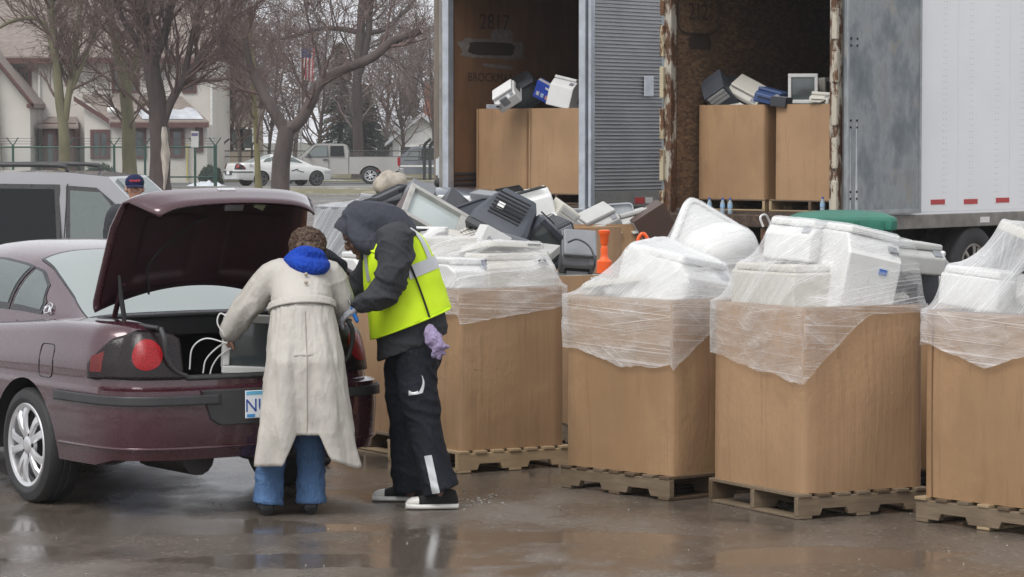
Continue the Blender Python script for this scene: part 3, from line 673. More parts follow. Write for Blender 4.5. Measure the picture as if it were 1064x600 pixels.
def make_pickup(label, loc, rz, paint):
    root = thing('pickup_truck', label, 'pickup', loc, rz)
    tb = [(.3, .90), (.55, .97), (1.05, .98), (1.2, .96), (1.85, .80), (1.95, .74)]
    bed = [(.06, .62), (.04, .75), (.05, 1.22), (.10, 1.25), (2.10, 1.25), (2.10, .48), (1.7, .46), (.5, .5)]
    box_body(bed, .98, 'cargo_bed', paint, root, arch_cut(1.22, root, .98, .46, .39), tb)
    cab = [(2.13, .46), (2.13, 1.24), (2.16, 1.55), (2.22, 1.80), (2.35, 1.86), (3.35, 1.87), (3.55, 1.82), (4.12, 1.27), (4.6, 1.20), (5.35, 1.13), (5.55, 1.05), (5.62, .8), (5.60, .45), (3.8, .44)]
    box_body(cab, .98, 'cab', paint, root, arch_cut(4.72, root, .98, .46, .39), tb)
    for sd in (1, -1):
        for nm, pts, g in (('rear_cab_window', [(2.32, 1.30), (2.86, 1.30), (2.86, 1.74), (2.36, 1.74)], GLASSD), ('door_window', [(3.02, 1.28), (3.92, 1.26), (3.55, 1.66), (3.46, 1.74), (3.02, 1.75)], GLASSL)):
            f = side_pane(inset(pts, -.03), tb, sd, .004, nm, TRIMB, root); side_pane(pts, tb, sd, .010, 'pane', g, root, f)
        for x, z1 in ((2.94, 1.78), (4.02, 1.25)):
            m = MB(); m.tube([(x, sd * (interp(z, [a for a, _ in tb], [b for _, b in tb]) + .003), z) for z in (.5, 1.0, 1.2, z1)], .010, 6); m.build('door_gap', TRIMB, root)
        m = MB(); m.box((3.08, sd * .99, 1.12), (.22, .03, .06)); m.build('door_handle', BLACKP, root, bevel=.01)
        m = MB(); m.box((3.75, sd * 1.10, 1.32), (.10, .22, .2)); m.build('door_mirror', BLACKP, root, bevel=.03)
        m = MB(); m.box((.06, sd * .90, 1.02), (.10, .14, .42)); m.build('taillight', REDL, root, bevel=.02)
        m = MB(); m.box((5.58, sd * .72, .92), (.1, .4, .26)); m.build('headlight', mat_lens('clear_lens_b', (.5, .5, .5)), root, bevel=.02)
    m = MB(); m.box((1.1, 0, 1.256), (2.0, 1.9, .03)); m.build('bed_cover', BLACKP, root, bevel=.01)
    m = MB(); m.box((-.04, 0, .62), (.18, 1.86, .22)); m.build('rear_bumper', mat('bumper_chrome', (.4, .4, .4), .3, .8), root, bevel=.03)
    m = MB(); m.prism([(4.16, -.72, 1.27), (4.16, .72, 1.27), (3.60, .64, 1.81), (3.60, -.64, 1.81)], (.012, 0, .02)); m.build('windscreen', GLASSL, root)
    m = MB(); m.box((.9, .985, .62), (.12, .004, .05)); m.build('bed_badge', REDL, root)
    for x in (1.22, 4.72):
        for sd in (1, -1): make_wheel(root, (x, sd * .86, .39), sd, .39, .25, .24)
    return root
pk = make_pickup('pewter grey extended cab pickup facing left on the far road', (0, 0, 0), 0, PEWTER)
_p = G(385, 191.5); PR = R(181); pk.rotation_euler = (0, 0, PR); pk.scale = (1.16, 1, 1.04); pk.location = V(_p) - Matrix.Rotation(PR, 3, 'Z') @ V((1.22 * 1.16, .95, 0))
# ================================================================== trailers
def mat_osb(name, base=(.17, .098, .052)):
    m, n, l, b = newmat(name)
    t = n.new('ShaderNodeTexCoord'); mp = n.new('ShaderNodeMapping'); mp.inputs['Scale'].default_value = (9, 9, 22); l.new(t.outputs['Object'], mp.inputs['Vector'])
    v = n.new('ShaderNodeTexVoronoi'); v.inputs['Scale'].default_value = 1.6; v.inputs['Randomness'].default_value = 1; l.new(mp.outputs[0], v.inputs['Vector'])
    g = noise_fac(n, l, 1.2, 5, .6); f = noise_fac(n, l, 14, 4, .7, (1, 1, 2))
    c = ramp(n, l, v.outputs['Color'], [(.2, tuple(x * .55 for x in base)), (.85, tuple(x * 1.5 for x in base))])
    c = mixcol(n, l, ramp(n, l, f, [(.42, (0, 0, 0)), (.72, (.8,) * 3)]), c, tuple(x * .35 for x in base))
    c = mixcol(n, l, ramp(n, l, g, [(.35, (0, 0, 0)), (.8, (.7,) * 3)]), c, tuple(x * .5 for x in base))
    l.new(c, b.inputs['Base Color']); b.inputs['Roughness'].default_value = .8; add_bump(n, l, b, f, .4, .004); return m
def mat_rust(name, paint=(.42, .39, .33), amount=.5, rust=(.10, .042, .017)):
    m, n, l, b = newmat(name)
    f = noise_fac(n, l, 3.2, 8, .72, (2, 2, .8)); g = noise_fac(n, l, 22, 4, .7); h = noise_fac(n, l, 1.2, 3)
    rc = ramp(n, l, g, [(.25, tuple(x * .22 for x in rust)), (.6, rust), (.85, (.30, .17, .06))])
    k = ramp(n, l, f, [(amount - .03, (1, 1, 1)), (amount + .03, (0, 0, 0))])
    c = mixcol(n, l, k, ramp(n, l, h, [(.3, tuple(x * .8 for x in paint)), (.7, paint)]), rc)
    l.new(c, b.inputs['Base Color']); b.inputs['Roughness'].default_value = .7; add_bump(n, l, b, f, .5, .006); return m
def mat_galv(name):
    m, n, l, b = newmat(name)
    f = noise_fac(n, l, 1.9, 7, .62, (1.3, 1, .9)); g = noise_fac(n, l, 9, 5, .7, (1.5, 1, .7)); s = noise_fac(n, l, 26, 3, .7, (1, 1, .12))
    c = ramp(n, l, f, [(.30, (.12, .14, .158)), (.45, (.185, .208, .226)), (.55, (.27, .29, .302)), (.72, (.21, .218, .218))])
    c = mixcol(n, l, ramp(n, l, g, [(.52, (0, 0, 0)), (.72, (.5,) * 3)]), c, (.125, .14, .155))
    c = mixcol(n, l, ramp(n, l, noise_fac(n, l, 2.7, 6, .6), [(.62, (0, 0, 0)), (.68, (.45,) * 3)]), c, (.30, .27, .22))
    l.new(c, b.inputs['Base Color']); b.inputs['Roughness'].default_value = .48; b.inputs['Metallic'].default_value = .2; add_bump(n, l, b, g, .1, .01); return m
OSB = mat_osb('interior_osb_boards'); PLY = mat_wood('interior_plywood', (.19, .095, .045), 2.2, (3, 3, .5), .25, .7, .1)
RUSTY = mat_rust('rusty_cream_post', (.40, .37, .31), .50); RUSTY2 = mat_rust('heavy_rust', (.30, .22, .12), .60)
GALV = mat_galv('scuffed_grey_door_skin')
ALU = mat('aluminium_sheet', (.40, .41, .42), .38, .55, var=.12, nscale=2, stretch=(1, 1, .3))
ALUP = mat('worn_aluminium_post', (.42, .45, .49), .42, .45, var=.2, nscale=5)
TWHITE = mat('white_trailer_skin', (.80, .805, .82), .38, var=.035, nscale=1.0)
DARKSTEEL = mat('dark_chassis_steel', (.030, .027, .025), .75, .3, var=.4)
WOODFLOOR = mat_wood('wet_trailer_deck', (.060, .040, .028), 4, (1, 10, 10), .4, .35)
REDTAPE = mat('red_reflector', (.45, .03, .03), .35, var=.1); WTAPE = mat('white_reflector', (.68, .66, .64), .4, var=.05)
RAIL = mat('dirty_side_rail', (.22, .205, .185), .6, .2, var=.3, nscale=4)
STENCIL = mat('stencil_black', (.040, .025, .017), .8); OVERSPRAY = mat('grey_overspray', (.20, .17, .15), .85, var=.3, nscale=12)

def soft_patch(name, mtl, c, ax, ay, w, h, parent, n=40, rag=.12, seed=0, off=V((0, 0, 0))):
    """A hand-sprayed patch with an uneven outline lying on a wall."""
    m = MB(); pts = []
    for k in range(n):
        a = 2 * math.pi * k / n; e = .38
        u = math.copysign(abs(math.cos(a)) ** e, math.cos(a)); v_ = math.copysign(abs(math.sin(a)) ** e, math.sin(a)); r_ = 1 + rag * noise.noise(V((math.cos(a) * 3, math.sin(a) * 3, seed)))
        pts.append(V(c) + V(ax) * (u * w / 2 * r_) + V(ay) * (v_ * h / 2 * r_) + off)
    nn = V(ax).cross(V(ay)).normalized(); m.prism(pts, nn * .001); return m.build(name, mtl, parent)

FL = 1.25          # deck height
def trailer(name, label, rear_right, yaw, L, wall_l, wall_r, post, wid=2.5, ht=4.35, opts=()):
    """Local x = forward (away from the rear), y = left. Rear right corner at rear_right."""
    fw = V((math.sin(yaw), math.cos(yaw), 0)); lf = V((-math.cos(yaw), math.sin(yaw), 0)); rz = math.atan2(fw.y, fw.x)
    o = V(rear_right) + lf * (wid / 2); root = thing(name, label, 'trailer', (o.x, o.y, 0), rz); hw = wid / 2
    for sd, inner_m, outer_m in ((1, wall_l, TWHITE), (-1, wall_r, TWHITE)):
        m = MB(); m.box((L / 2 + .04, sd * (hw - .012), (FL - .06 + ht) / 2), (L - .08, .024, ht - FL + .06)); m.build('side_skin', outer_m, root)
        m = MB(); m.box((L / 2 + .05, sd * (hw - .055), (FL + ht) / 2), (L - .2, .03, ht - FL - .06)); m.build('wall_lining', inner_m, root)
        m = MB(); m.box((L / 2 + .02, sd * (hw + .004), FL - .13), (L - .1, .05, .17)); m.build('side_rail', RAIL, root, bevel=.01)
        m = MB(); m.box((.05, sd * (hw - .045), (FL - .1 + ht) / 2), (.12, .11, ht - FL + .12)); m.build('rear_post', post, root, bevel=.012)
    m = MB(); m.box((L / 2, 0, ht + .02), (L, wid + .02, .04)); m.build('roof', ALU, root)
    m = MB(); m.box((L - .03, 0, (FL + ht) / 2), (.06, wid, ht - FL)); m.build('front_wall', OSB, root)
    m = MB()
    for k in range(10): m.box((L / 2, -hw + .06 + (wid - .12) * (k + .5) / 10, FL - .02), (L - .1, (wid - .12) / 10 - .008, .04))
    m.build('deck', WOODFLOOR, root)
    m = MB(); m.box((.05, 0, ht - .12), (.12, wid - .02, .26)); m.build('rear_header', post, root, bevel=.01)
    m = MB()
    for sd in (1, -1): m.box((L / 2, sd * .45, FL - .26), (L - .6, .10, .26))
    for k in range(int(L / .35)): m.box((.4 + .35 * k, 0, FL - .10), (.05, wid - .16, .09))
    m.build('chassis', DARKSTEEL, root)
    for x in (3.1, 4.35):
        m = MB(); m.tube([(x, -hw + .2, .52), (x, hw - .2, .52)], .075, 12); m.build('axle', DARKSTEEL, root)
        for sd in (1, -1):
            for yy in (hw - .15, hw - .46): make_wheel(root, (x, sd * yy, .52), sd, .52, .26, .29, 10, mat('dirty_truck_rim', (.30, .28, .25), .6, .3, var=.3))
    for sd in (1, -1):
        m = MB(); m.box((L - 3.0, sd * .55, .55), (.12, .12, 1.0)); m.box((L - 3.0, sd * .55, .05), (.3, .3, .05)); m.build('landing_leg', DARKSTEEL, root, bevel=.01)
    m = MB(); m.box((5.2, -hw + .3, .75), (.02, .55, .62)); m.build('mud_flap', RUB, root)
    m = MB(); m.box((1.8, 0, .80), (.35, .9, .35)); m.build('air_tank_bracket', DARKSTEEL, root, bevel=.03)
    return root, hw
YR = R(40); YL = R(41)
rr_pt = P(869, 224, 35.1); rr_pt.z = 0
TR, hw = trailer('white_trailer', 'white riveted box trailer with rusty rear posts and open grey door', rr_pt, YR, 13.0, OSB, OSB, RUSTY)
ll_pt = P(607.5, 214, 39.5); ll_pt.z = 0
TL, _ = trailer('silver_trailer', 'left box trailer lined with brown plywood, its corrugated door folded back', ll_pt, YL, 12.0, PLY, PLY, ALUP)

# --- right trailer: rear bumper ledge, folded door, rivets, reflectors
m = MB(); m.box((-.10, 0, FL - .10), (.20, 2.46, .15)); m.build('rear_ledge', mat_rust('wet_rusty_ledge', (.10, .075, .06), .62, (.06, .035, .022)), TR, bevel=.015)
for y in (-1.0, -.35, .35, 1.0):
    m = MB(); m.box((-.08, y, FL - .36), (.16, .13, .36)); m.build('dock_bumper', RUSTY2, TR, bevel=.01)
for y in (.82, .62):
    m = MB(); m.ell((-.02, y, FL - .33), (.03, .075, .095)); m.build('tail_lamp', REDL, TR, 60)
m = MB(); m.box((-.05, 0, .62), (.10, 2.3, .10)); m.build('underride_bar', DARKSTEEL, TR, bevel=.01)
for y in (-.9, .9):
    m = MB(); m.box((-.04, y, .86), (.09, .09, .5)); m.build('underride_post', DARKSTEEL, TR)
# folded right door lying along the right flank
D0 = -(hw + .075)
m = MB(); m.box((.86, D0, (FL - .02 + 4.0) / 2), (1.59, .045, 4.0 - FL + .02)); dr = m.build('folded_door', GALV, TR, bevel=.006)
m = MB()
for (x0, x1, z0, z1) in ((.06, .10, FL - .02, 4.0), (1.622, 1.662, FL - .02, 4.0), (.10, 1.622, FL - .022, FL + .03)): m.box(((x0 + x1) / 2, D0 - .026, (z0 + z1) / 2), (x1 - x0, .012, z1 - z0))
m.build('door_edge', mat('door_edge_alu', (.30, .315, .325), .45, .3, var=.2), dr, bevel=.003)
m = MB()
for z in (1.42, 1.50, 2.25, 2.33, 3.2, 3.28):
    for x in (.14, .27): m.tube([(x, D0 - .02, z), (x, D0 - .032, z)], .014, 10)
o_ = m.build('hinge_bolt', DARKSTEEL, dr); o_['kind'] = 'stuff'
m = MB()
for x0, wd, zt in ((.26, .028, 2.30), (.135, .012, 2.24)):
    m.prism([(x0 - wd * .25, D0 - .0235, zt), (x0 + wd * .25, D0 - .0235, zt), (x0 + wd * .7, D0 - .0235, zt - .5), (x0 + wd * 1.25, D0 - .0235, FL + .03), (x0 - wd * .9, D0 - .0235, FL + .03), (x0 - wd * .5, D0 - .0235, zt - .6)], (0, -.001, 0)); 
m.build('bird_streak', mat('pale_streak', (.50, .52, .53), .6, var=.2), dr)
# hinge barrels down the rear right post
m = MB()
for k in range(6):
    z = 1.45 + .5 * k; m.box((-.005, -hw + .02, z), (.06, .07, .36))
o_ = m.build('post_hinge', mat_rust('rust_chipped_cream', (.45, .41, .33), .47, (.12, .05, .02)), TR, bevel=.01); o_['kind'] = 'stuff'
m = MB()
for k in range(6):
    z = 1.30 + .5 * k; m.box((-.02, hw + .012, z), (.07, .06, .38))
o_ = m.build('post_hinge', mat_rust('rust_chipped_yellow', (.42, .36, .24), .48, (.12, .05, .02)), TR, bevel=.01); o_['kind'] = 'stuff'
# left door folded along the far flank
m = MB(); m.box((.66, hw + .075, (FL + 4.0) / 2), (1.19, .045, 4.0 - FL)); m.build('folded_door', GALV, TR, bevel=.006)
# rivets on the white side
m = MB(); ys = -hw - .0005
def rivet(x, z, r=.007): m.add([(x - r, ys, z - r), (x + r, ys, z - r), (x + r, ys, z + r), (x - r, ys, z + r), (x, ys - .005, z)], [(0, 1, 4), (1, 2, 4), (2, 3, 4), (3, 0, 4)])
for x in [1.76] + [2.35 + .61 * k for k in range(12)]:
    for dx in (-.03, .03) if x > 1.8 else (0,):
        for k in range(36): rivet(x + dx, FL + .06 + .075 * k)
for k in range(190): rivet(1.7 + .045 * k, FL - .015)
o_ = m.build('rivet_row', mat('rivet_head', (.50, .51, .53), .4), TR); o_['kind'] = 'stuff'
m = MB()
for k in range(10): m.box((2.35 + 1.22 * k + .305, -hw + .0065, (FL + 4.0) / 2), (.006, .016, 4.0 - FL - .1))
o_ = m.build('panel_seam', mat('seam_grey', (.62, .63, .66), .5), TR); o_['kind'] = 'stuff'
for k in range(9):
    x = 2.2 + .76 * k
    m = MB(); m.box((x, -hw - .002, FL + .10 - .006 * (k % 2)), (.32, .004, .062)); m.build('red_reflector', REDTAPE, TR)
m = MB(); m.box((3.25, -hw - .030, FL - .135), (.22, .004, .07)); m.build('white_reflector', WTAPE, TR)
m = MB(); m.box((.6, -hw - .02, FL - .10), (.05, .012, .05)); m.build('rail_clip', DARKSTEEL, TR)
for x in (3.9, 5.2):
    m = MB(); m.box((x, -hw - .01, FL - .27), (.09, .04, .05)); m.build('marker_lamp', AMBER, TR, bevel=.008)
# stencilled 212 in a ring on the inner left wall
wy = hw - .072
FW = lambda x, z, d=0: frame((x, wy - d, z), (1, 0, 0), (0, 0, 1))
text_mesh('stencil_number', '212', .30, FW(.58, 3.66), STENCIL, TR, .001, sx=.9)
m = MB(); m.tube([(.58 + .42 * math.copysign(abs(math.cos(a)) ** .5, math.cos(a)), wy, 3.64 + .24 * math.copysign(abs(math.sin(a)) ** .5, math.sin(a))) for a in (2 * math.pi * k / 40 for k in range(41))], .014, 6); m.build('stencil_ring', STENCIL, TR)
soft_patch('black_smear', STENCIL, (.62, wy, 3.30), (1, 0, 0), (0, 0, 1), .45, .18, TR, seed=3, rag=.35)

# --- left trailer: stencils, sprayed-out name, corrugated door
wyl = 1.25 - .072
FWL = lambda x, z, d=0: frame((x, wyl - d, z), (1, 0, 0), (0, 0, 1))
text_mesh('stencil_number', '2817', .30, FWL(.98, 3.72), STENCIL, TL, .001, sx=1.05)
text_mesh('stencil_name', 'BROCKMAN', .17, FWL(.92, 2.96), STENCIL, TL, .001, sx=1.05)
soft_patch('overspray', OVERSPRAY, (.93, wyl, 3.36), (1, 0, 0), (0, 0, 1), 1.32, .26, TL, seed=1, rag=.2)
soft_patch('overspray', OVERSPRAY, (1.13, wyl + .0004, 3.50), (1, 0, 0), (0, 0, 1), .45, .26, TL, seed=2, rag=.3)
soft_patch('blackout_bar', STENCIL, (.92, wyl - .002, 3.36), (1, 0, 0), (0, 0, 1), .95, .18, TL, seed=4, rag=.1)
soft_patch('overspray', OVERSPRAY, (1.05, wyl, 3.12), (1, 0, -.06), (.06, 0, 1), .62, .05, TL, seed=5, rag=.5)
m = MB(); m.box((2.9, wyl - .02, 3.4), (.05, .03, 1.6)); m.build('wall_strap', mat('grey_strap', (.10, .115, .14), .6), TL)
m = MB()
for k in range(6): m.box((.62, wyl - .012, FL + .04 + .07 * k), (1.05, .016, .045))
o_ = m.build('scuff_board', mat('dark_corrugated_scuff', (.045, .046, .05), .5, .4), TL, bevel=.008); o_['kind'] = 'stuff'
m = MB()
rows = []; D1 = -(1.25 + .06)
for k in range(0, 431):
    z = 1.42 + (4.0 - 1.42) * k / 430; d = .009 * math.sin(2 * math.pi * (z / .048)); rows.append([V((x, D1 - d, z)) for x in (.09, .4, .8, 1.2, 1.66)])
m.grid(rows); dl = m.build('corrugated_door', mat('corrugated_aluminium', (.30, .305, .31), .42, .45, var=.12, nscale=2), TL, 60)
m = MB(); m.box((.87, D1 + .02, (FL - .03 + 4.0) / 2), (1.58, .026, 4.0 - FL + .03)); m.build('door_core', ALU, dl)
m = MB(); m.box((.87, D1 - .004, 1.325), (1.58, .016, .20)); m.build('door_kick_band', mat('dull_band', (.25, .245, .235), .5, .3, var=.15), dl)
m = MB(); m.box((.06, D1 - .005, 2.6), (.09, .05, 2.76)); m.build('door_edge', ALUP, dl, bevel=.01)
m = MB(); m.box((1.24, D1 - .022, 2.82), (.20, .012, .27)); m.build('door_plate', mat('pale_plate', (.55, .58, .62), .4), dl, bevel=.006)
m = MB(); m.box((1.06, D1 - .015, 1.30), (.20, .006, .08)); m.build('red_reflector', REDTAPE, dl)
m = MB(); m.box((1.26, D1 - .015, 1.30), (.15, .006, .08)); m.build('white_reflector', WTAPE, dl)
m = MB(); m.box((-.11, 0, 1.13), (.22, 2.44, .16)); m.build('rear_bumper', mat('white_sill', (.52, .53, .54), .5, var=.15), TL, bevel=.015)
# left door folded back, seen edge-on outside the left post
m = MB(); m.box((.66, 1.25 + .10, (FL + 4.0) / 2), (1.2, .06, 4.0 - FL)); d2 = m.build('folded_door', RAIL, TL, bevel=.006)
m = MB(); m.tube([(.16, 1.41, 1.3), (.16, 1.41, 3.95)], .018, 8); m.build('lock_rod', mat('brown_rod', (.10, .085, .07), .6), d2)
m = MB(); m.box((.14, 1.40, 1.72), (.10, .07, .30)); m.build('lock_case', mat('pale_lock', (.45, .47, .48), .5), d2, bevel=.01)
m = MB(); m.ell((.1, 1.43, 1.52), (.05, .06, .07)); m.build('rubber_bumper', RUB, d2, 60)
# ================================================================== boxes, pallets, scrap electronics, stretch wrap
CARD = [mat_card('cardboard_a', 1.0), mat_card('cardboard_b', 7.3, (.33, .204, .11)), mat_card('cardboard_c', 13.7, (.35, .218, .122)), mat_card('cardboard_d', 21.1, (.318, .195, .104))]
PWOOD = mat_wood('new_pallet_wood', (.33, .24, .14), 5, (1, 9, 9), .22, .7); PWET = mat_wood('wet_pallet_wood', (.105, .070, .042), 5, (1, 9, 9), .35, .5); PGREY = mat_wood('weathered_pallet_wood', (.165, .122, .078), 5, (1, 9, 9), .35, .65)
CRIN = [0]
def make_pallet(label, loc, rz, w, d, woods, group='wooden pallets under the boxes', h=.14):
    """w along local x, d along local y; stringers run along x, deck boards along y."""
    root = thing('wooden_pallet', label, 'pallet', loc, rz, group); bt = .018
    rr = random.Random(int(w * 1000 + loc[0] * 100))
    for k in range(3):
        y = (-d / 2 + .022, 0, d / 2 - .022)[k]; m = MB(); z0, z1 = bt, h - bt; a, b = -w / 2, w / 2
        o_ = [(a, z0), (a + w * .17, z0), (a + w * .19, z0 + .038), (a + w * .37, z0 + .038), (a + w * .39, z0), (b - w * .39, z0), (b - w * .37, z0 + .038), (b - w * .19, z0 + .038), (b - w * .17, z0), (b, z0), (b, z1), (a, z1)]
        m.prism([(x, y - .019, z) for x, z in o_], (0, .038, 0)); m.build('stringer', woods[k % len(woods)], root, bevel=.003)
    nb = 7
    for k in range(nb):
        x = -w / 2 + .045 + (w - .09) * k / (nb - 1); m = MB(); m.box((x + rr.uniform(-.004, .004), rr.uniform(-.006, .006), h - bt / 2), (.085, d + .008, bt)); m.build('deck_board', woods[(k + 1) % len(woods)], root, bevel=.003)
    for k in range(3):
        x = (-w / 2 + .05, 0, w / 2 - .05)[k]; m = MB(); m.box((x, 0, bt / 2 + .001), (.09, d, bt - .002)); m.build('bottom_board', woods[k % len(woods)], root, bevel=.003)
    return root

def make_gaylord(label, N, ra, la, lr, ll, z0, z1, card, group=None, bulge=.018, taper=.012, seam=None, emboss=None, seed=0):
    """Open corrugated bulk box. N = near corner (x,y); ra, la = compass angles of its two visible walls."""
    r_ = V((math.cos(R(ra)), math.sin(R(ra)), 0)); l_ = V((math.cos(R(la)), math.sin(R(la)), 0)); N = V((N[0], N[1], 0))
    root = thing('cardboard_box', label, 'box', (N.x, N.y, z0), 0, group); H = z1 - z0
    def ringpts(z, inset_=0.0):
        u = (z) / H; bl = bulge * math.sin(math.pi * min(1, max(0, u))) ** .8 * (1 if not inset_ else 1); tp = taper * u
        cs = [(0, 0), (1, 0), (1, 1), (0, 1)]; pts = []; rad = .022
        for k in range(4):
            a = V(cs[k]); b = V(cs[(k + 1) % 4]); L = lr if k % 2 == 0 else ll; n = 13
            for i in range(n):
                t = rad / L + (1 - 2 * rad / L) * i / (n - 1); p = a.lerp(b, t); w_ = 4 * t * (1 - t)
                q = r_ * (p.x * lr) + l_ * (p.y * ll); outn = (-l_, r_, l_, -r_)[k]
                nz = noise.noise(V((k * 5.1 + t * 2.2 + seed, z * 1.9, seed))) * .018
                c = (r_ * lr + l_ * ll) * .5
                q = q + outn * (bl * w_ + nz * w_ - inset_) + (c - q) * tp * .5
                pts.append(V((q.x, q.y, z)))
        return pts
    m = MB(); n = 14; rs = [ringpts(H * i / (n - 1)) for i in range(n)]; rs += [ringpts(H * i / (n - 1), .012) for i in range(n - 1, -1, -1)]
    for q in rs[n:][:1]:
        pass
    m.rings(rs, cap=False); o0 = 0; k = len(rs[0]); m.f.append(tuple(range(k))); m.m.append(0)
    if emboss:
        for side, pts in emboss:
            pl_ = []
            for u, v_ in pts:
                if side == 'r': q = r_ * (u * lr) - l_ * (bulge * 4 * u * (1 - u) * math.sin(math.pi * v_) ** .8 - .006)
                else: q = l_ * (u * ll) - r_ * (bulge * 4 * u * (1 - u) * math.sin(math.pi * v_) ** .8 - .002)
                pl_.append(V((q.x, q.y, v_ * H)))
            m.tube(pl_, .0075, 8, smooth=max(8, len(pts) * 4), flat=.8)
    m.build('walls', card, root, 50)
    if seam:
        for side, u in seam:
            b_ = MB(); rows = []
            for i in range(13):
                z = H * i / 12; bl = bulge * 4 * u * (1 - u) * math.sin(math.pi * i / 12) ** .8 if 0 < i < 12 else 0
                q = (r_ * (u * lr) - l_ * (bl + .002)) if side == 'r' else (l_ * (u * ll) - r_ * (bl + .002)); rows.append(V((q.x, q.y, z)))
            b_.tube(rows, .004, 6); b_.build('flap_seam', mat('seam_shadow_gap', (.16, .09, .045), .8), root)
    root['_geo'] = 0; del root['_geo']
    return dict(root=root, N=N, r=r_, l=l_, lr=lr, ll=ll, z=z1, bulge=bulge)

# --- electronics
BEIGE = mat('aged_white_plastic', (.50, .48, .425), .5, var=.06, bump=.1, bscale=300); WHITEPL = mat('white_plastic', (.62, .62, .605), .45, var=.05); PUTTY = mat('putty_grey_plastic', (.40, .40, .385), .5, var=.08)
GREYPL = mat('mid_grey_plastic', (.20, .21, .225), .5, var=.12); BLUEGREY = mat('blue_grey_plastic', (.048, .055, .068), .5, var=.15); DARKPL = mat('charcoal_plastic', (.028, .030, .036), .45, var=.2); BROWNWOOD = mat_wood('brown_wood_veneer', (.060, .032, .022), 4, (1, 8, 8), .3, .5, .1)
SCREEN = mat_glass('grey_picture_tube', (.07, .085, .085), .0, .10); SCREENL = mat_glass('pale_picture_tube', (.38, .42, .41), 0, .15); SLOT = mat('slot_shadow_black', (.01, .01, .011), .8); BLUEBOX = mat('blue_carton', (.02, .06, .38), .45, var=.1); GREENPL = mat('green_plastic', (.012, .13, .085), .45, var=.12); ORANGE = mat('orange_plastic', (.80, .11, .015), .4, var=.06)
def orient(root, px, py, Y, rot): root.location = P(px, py, Y); root.rotation_euler = Euler(tuple(R(a) for a in rot)); return root
def orientw(root, loc, rot): root.location = loc; root.rotation_euler = Euler(tuple(R(a) for a in rot)); return root
HEAP = 'scrap electronics heaped in the boxes'
def crt(label, w=.42, h=.40, d=.42, col=BEIGE, scr=SCREEN, back=None, name='tube_monitor', group=HEAP):
    """Screen faces local -y."""
    root = thing(name, label, 'monitor', (0, 0, 0), 0, group)
    m = MB(); t = .05; a, b = w / 2, h / 2; i, j = a - .04, b - .045
    for c, s in (((0, -d / 2 + t / 2, b - .0225), (w, t, .045)), ((0, -d / 2 + t / 2, -b + .0225), (w, t, .045)), ((-a + .02, -d / 2 + t / 2, 0), (.04, t, h - .09)), ((a - .02, -d / 2 + t / 2, 0), (.04, t, h - .09))): m.box(c, s)
    m.build('bezel', col, root, bevel=.007)
    m = MB(); rs = []
    for q in range(9):
        u = -1 + q / 4; rs.append([V((u * i, -d / 2 + .022 - .014 * (1 - u * u) * (1 - (v_ / 4 - 1) ** 2) , (v_ / 4 - 1) * j)) for v_ in range(9)])
    m.grid(rs); m.build('screen', scr, root, 60)
    m = MB(); rs = []
    for y, k, kz in ((-d / 2 + t, 1, 1), (-d / 2 + t + .08, .97, .96), (0, .88, .85), (d * .28, .74, .68), (d * .42, .62, .56), (d / 2, .56, .50)):
        rs.append([V((a * k * cx, y, b * kz * cz - b * (1 - kz) * .25)) for cx, cz in ((-1, -.85), (-.85, -1), (.85, -1), (1, -.85), (1, .85), (.85, 1), (-.85, 1), (-1, .85))])
    m.rings(rs); m.build('rear_housing', back or col, root, 40, bevel=.004)
    m = MB()
    for q in range(7): m.box((0, -d * .12 + .03 * q, b * (.90 - .012 * q - .022 * max(0, q - 3)) + .003), (a * 1.1, .012, .008), rotm(-9 - 3 * q, 0, 0))
    m.build('vent_grille', SLOT, root)
    m = MB(); m.box((a * .62, -d / 2 - .003, -b + .022), (.028, .010, .018)); m.build('power_button', GREYPL, root, bevel=.003); return root
def printer(label, w=.48, h=.26, d=.40, col=BEIGE, lid=None, name='desktop_printer', cat='printer', group=HEAP, slot=True):
    root = thing(name, label, cat, (0, 0, 0), 0, group); m = MB()
    m.prism([(-w / 2, -d / 2, -h / 2), (-w / 2, d / 2, -h / 2), (-w / 2, d / 2, h * .40), (-w / 2, -d * .30, h * .40), (-w / 2, -d / 2, h * .18)], (w, 0, 0)); m.build('case', col, root, bevel=.014, bseg=3)
    m = MB(); m.box((0, .05 * d, h * .40 + .022), (w * .94, d * .80, .04)); m.build('lid', lid or col, root, bevel=.012)
    if slot:
        m = MB(); m.box((0, -d / 2 - .001, -h * .10), (w * .70, .012, h * .16)); m.build('paper_slot', SLOT, root, bevel=.003)
        m = MB(); m.box((0, -d / 2 - .05, -h * .24), (w * .62, .12, .014), rotm(12, 0, 0)); m.build('paper_tray', lid or col, root, bevel=.004)
    m = MB()
    for q in range(6): m.box((w / 2 + .001, d * .05 + .022 * q, -h * .05), (.006, .010, h * .45))
    m.build('vent_grille', SLOT, root)
    m = MB(); m.box((w * .34, -d * .40, h * .31), (w * .16, .05, .012), rotm(38, 0, 0)); m.build('control_panel', GREYPL, root, bevel=.003); return root
def tower(label, w=.19, h=.42, d=.44, col=BEIGE, name='computer_case', group=HEAP):
    root = thing(name, label, 'computer', (0, 0, 0), 0, group)
    m = MB(); m.box((0, .02, 0), (w, d - .04, h)); m.build('case', col, root, bevel=.006)
    m = MB(); m.box((0, -d / 2 + .015, 0), (w + .004, .035, h + .004)); m.build('front_bezel', col, root, bevel=.010)
    for k in range(3):
        m = MB(); m.box((0, -d / 2 - .004, h * .38 - .052 * k), (w * .80, .008, .042)); m.build('drive_bay', PUTTY if col is not DARKPL else GREYPL, root, bevel=.003)
    m = MB(); m.box((0, -d / 2 - .004, -h * .28), (w * .5, .008, .06)); m.build('vent_grille', SLOT, root); return root
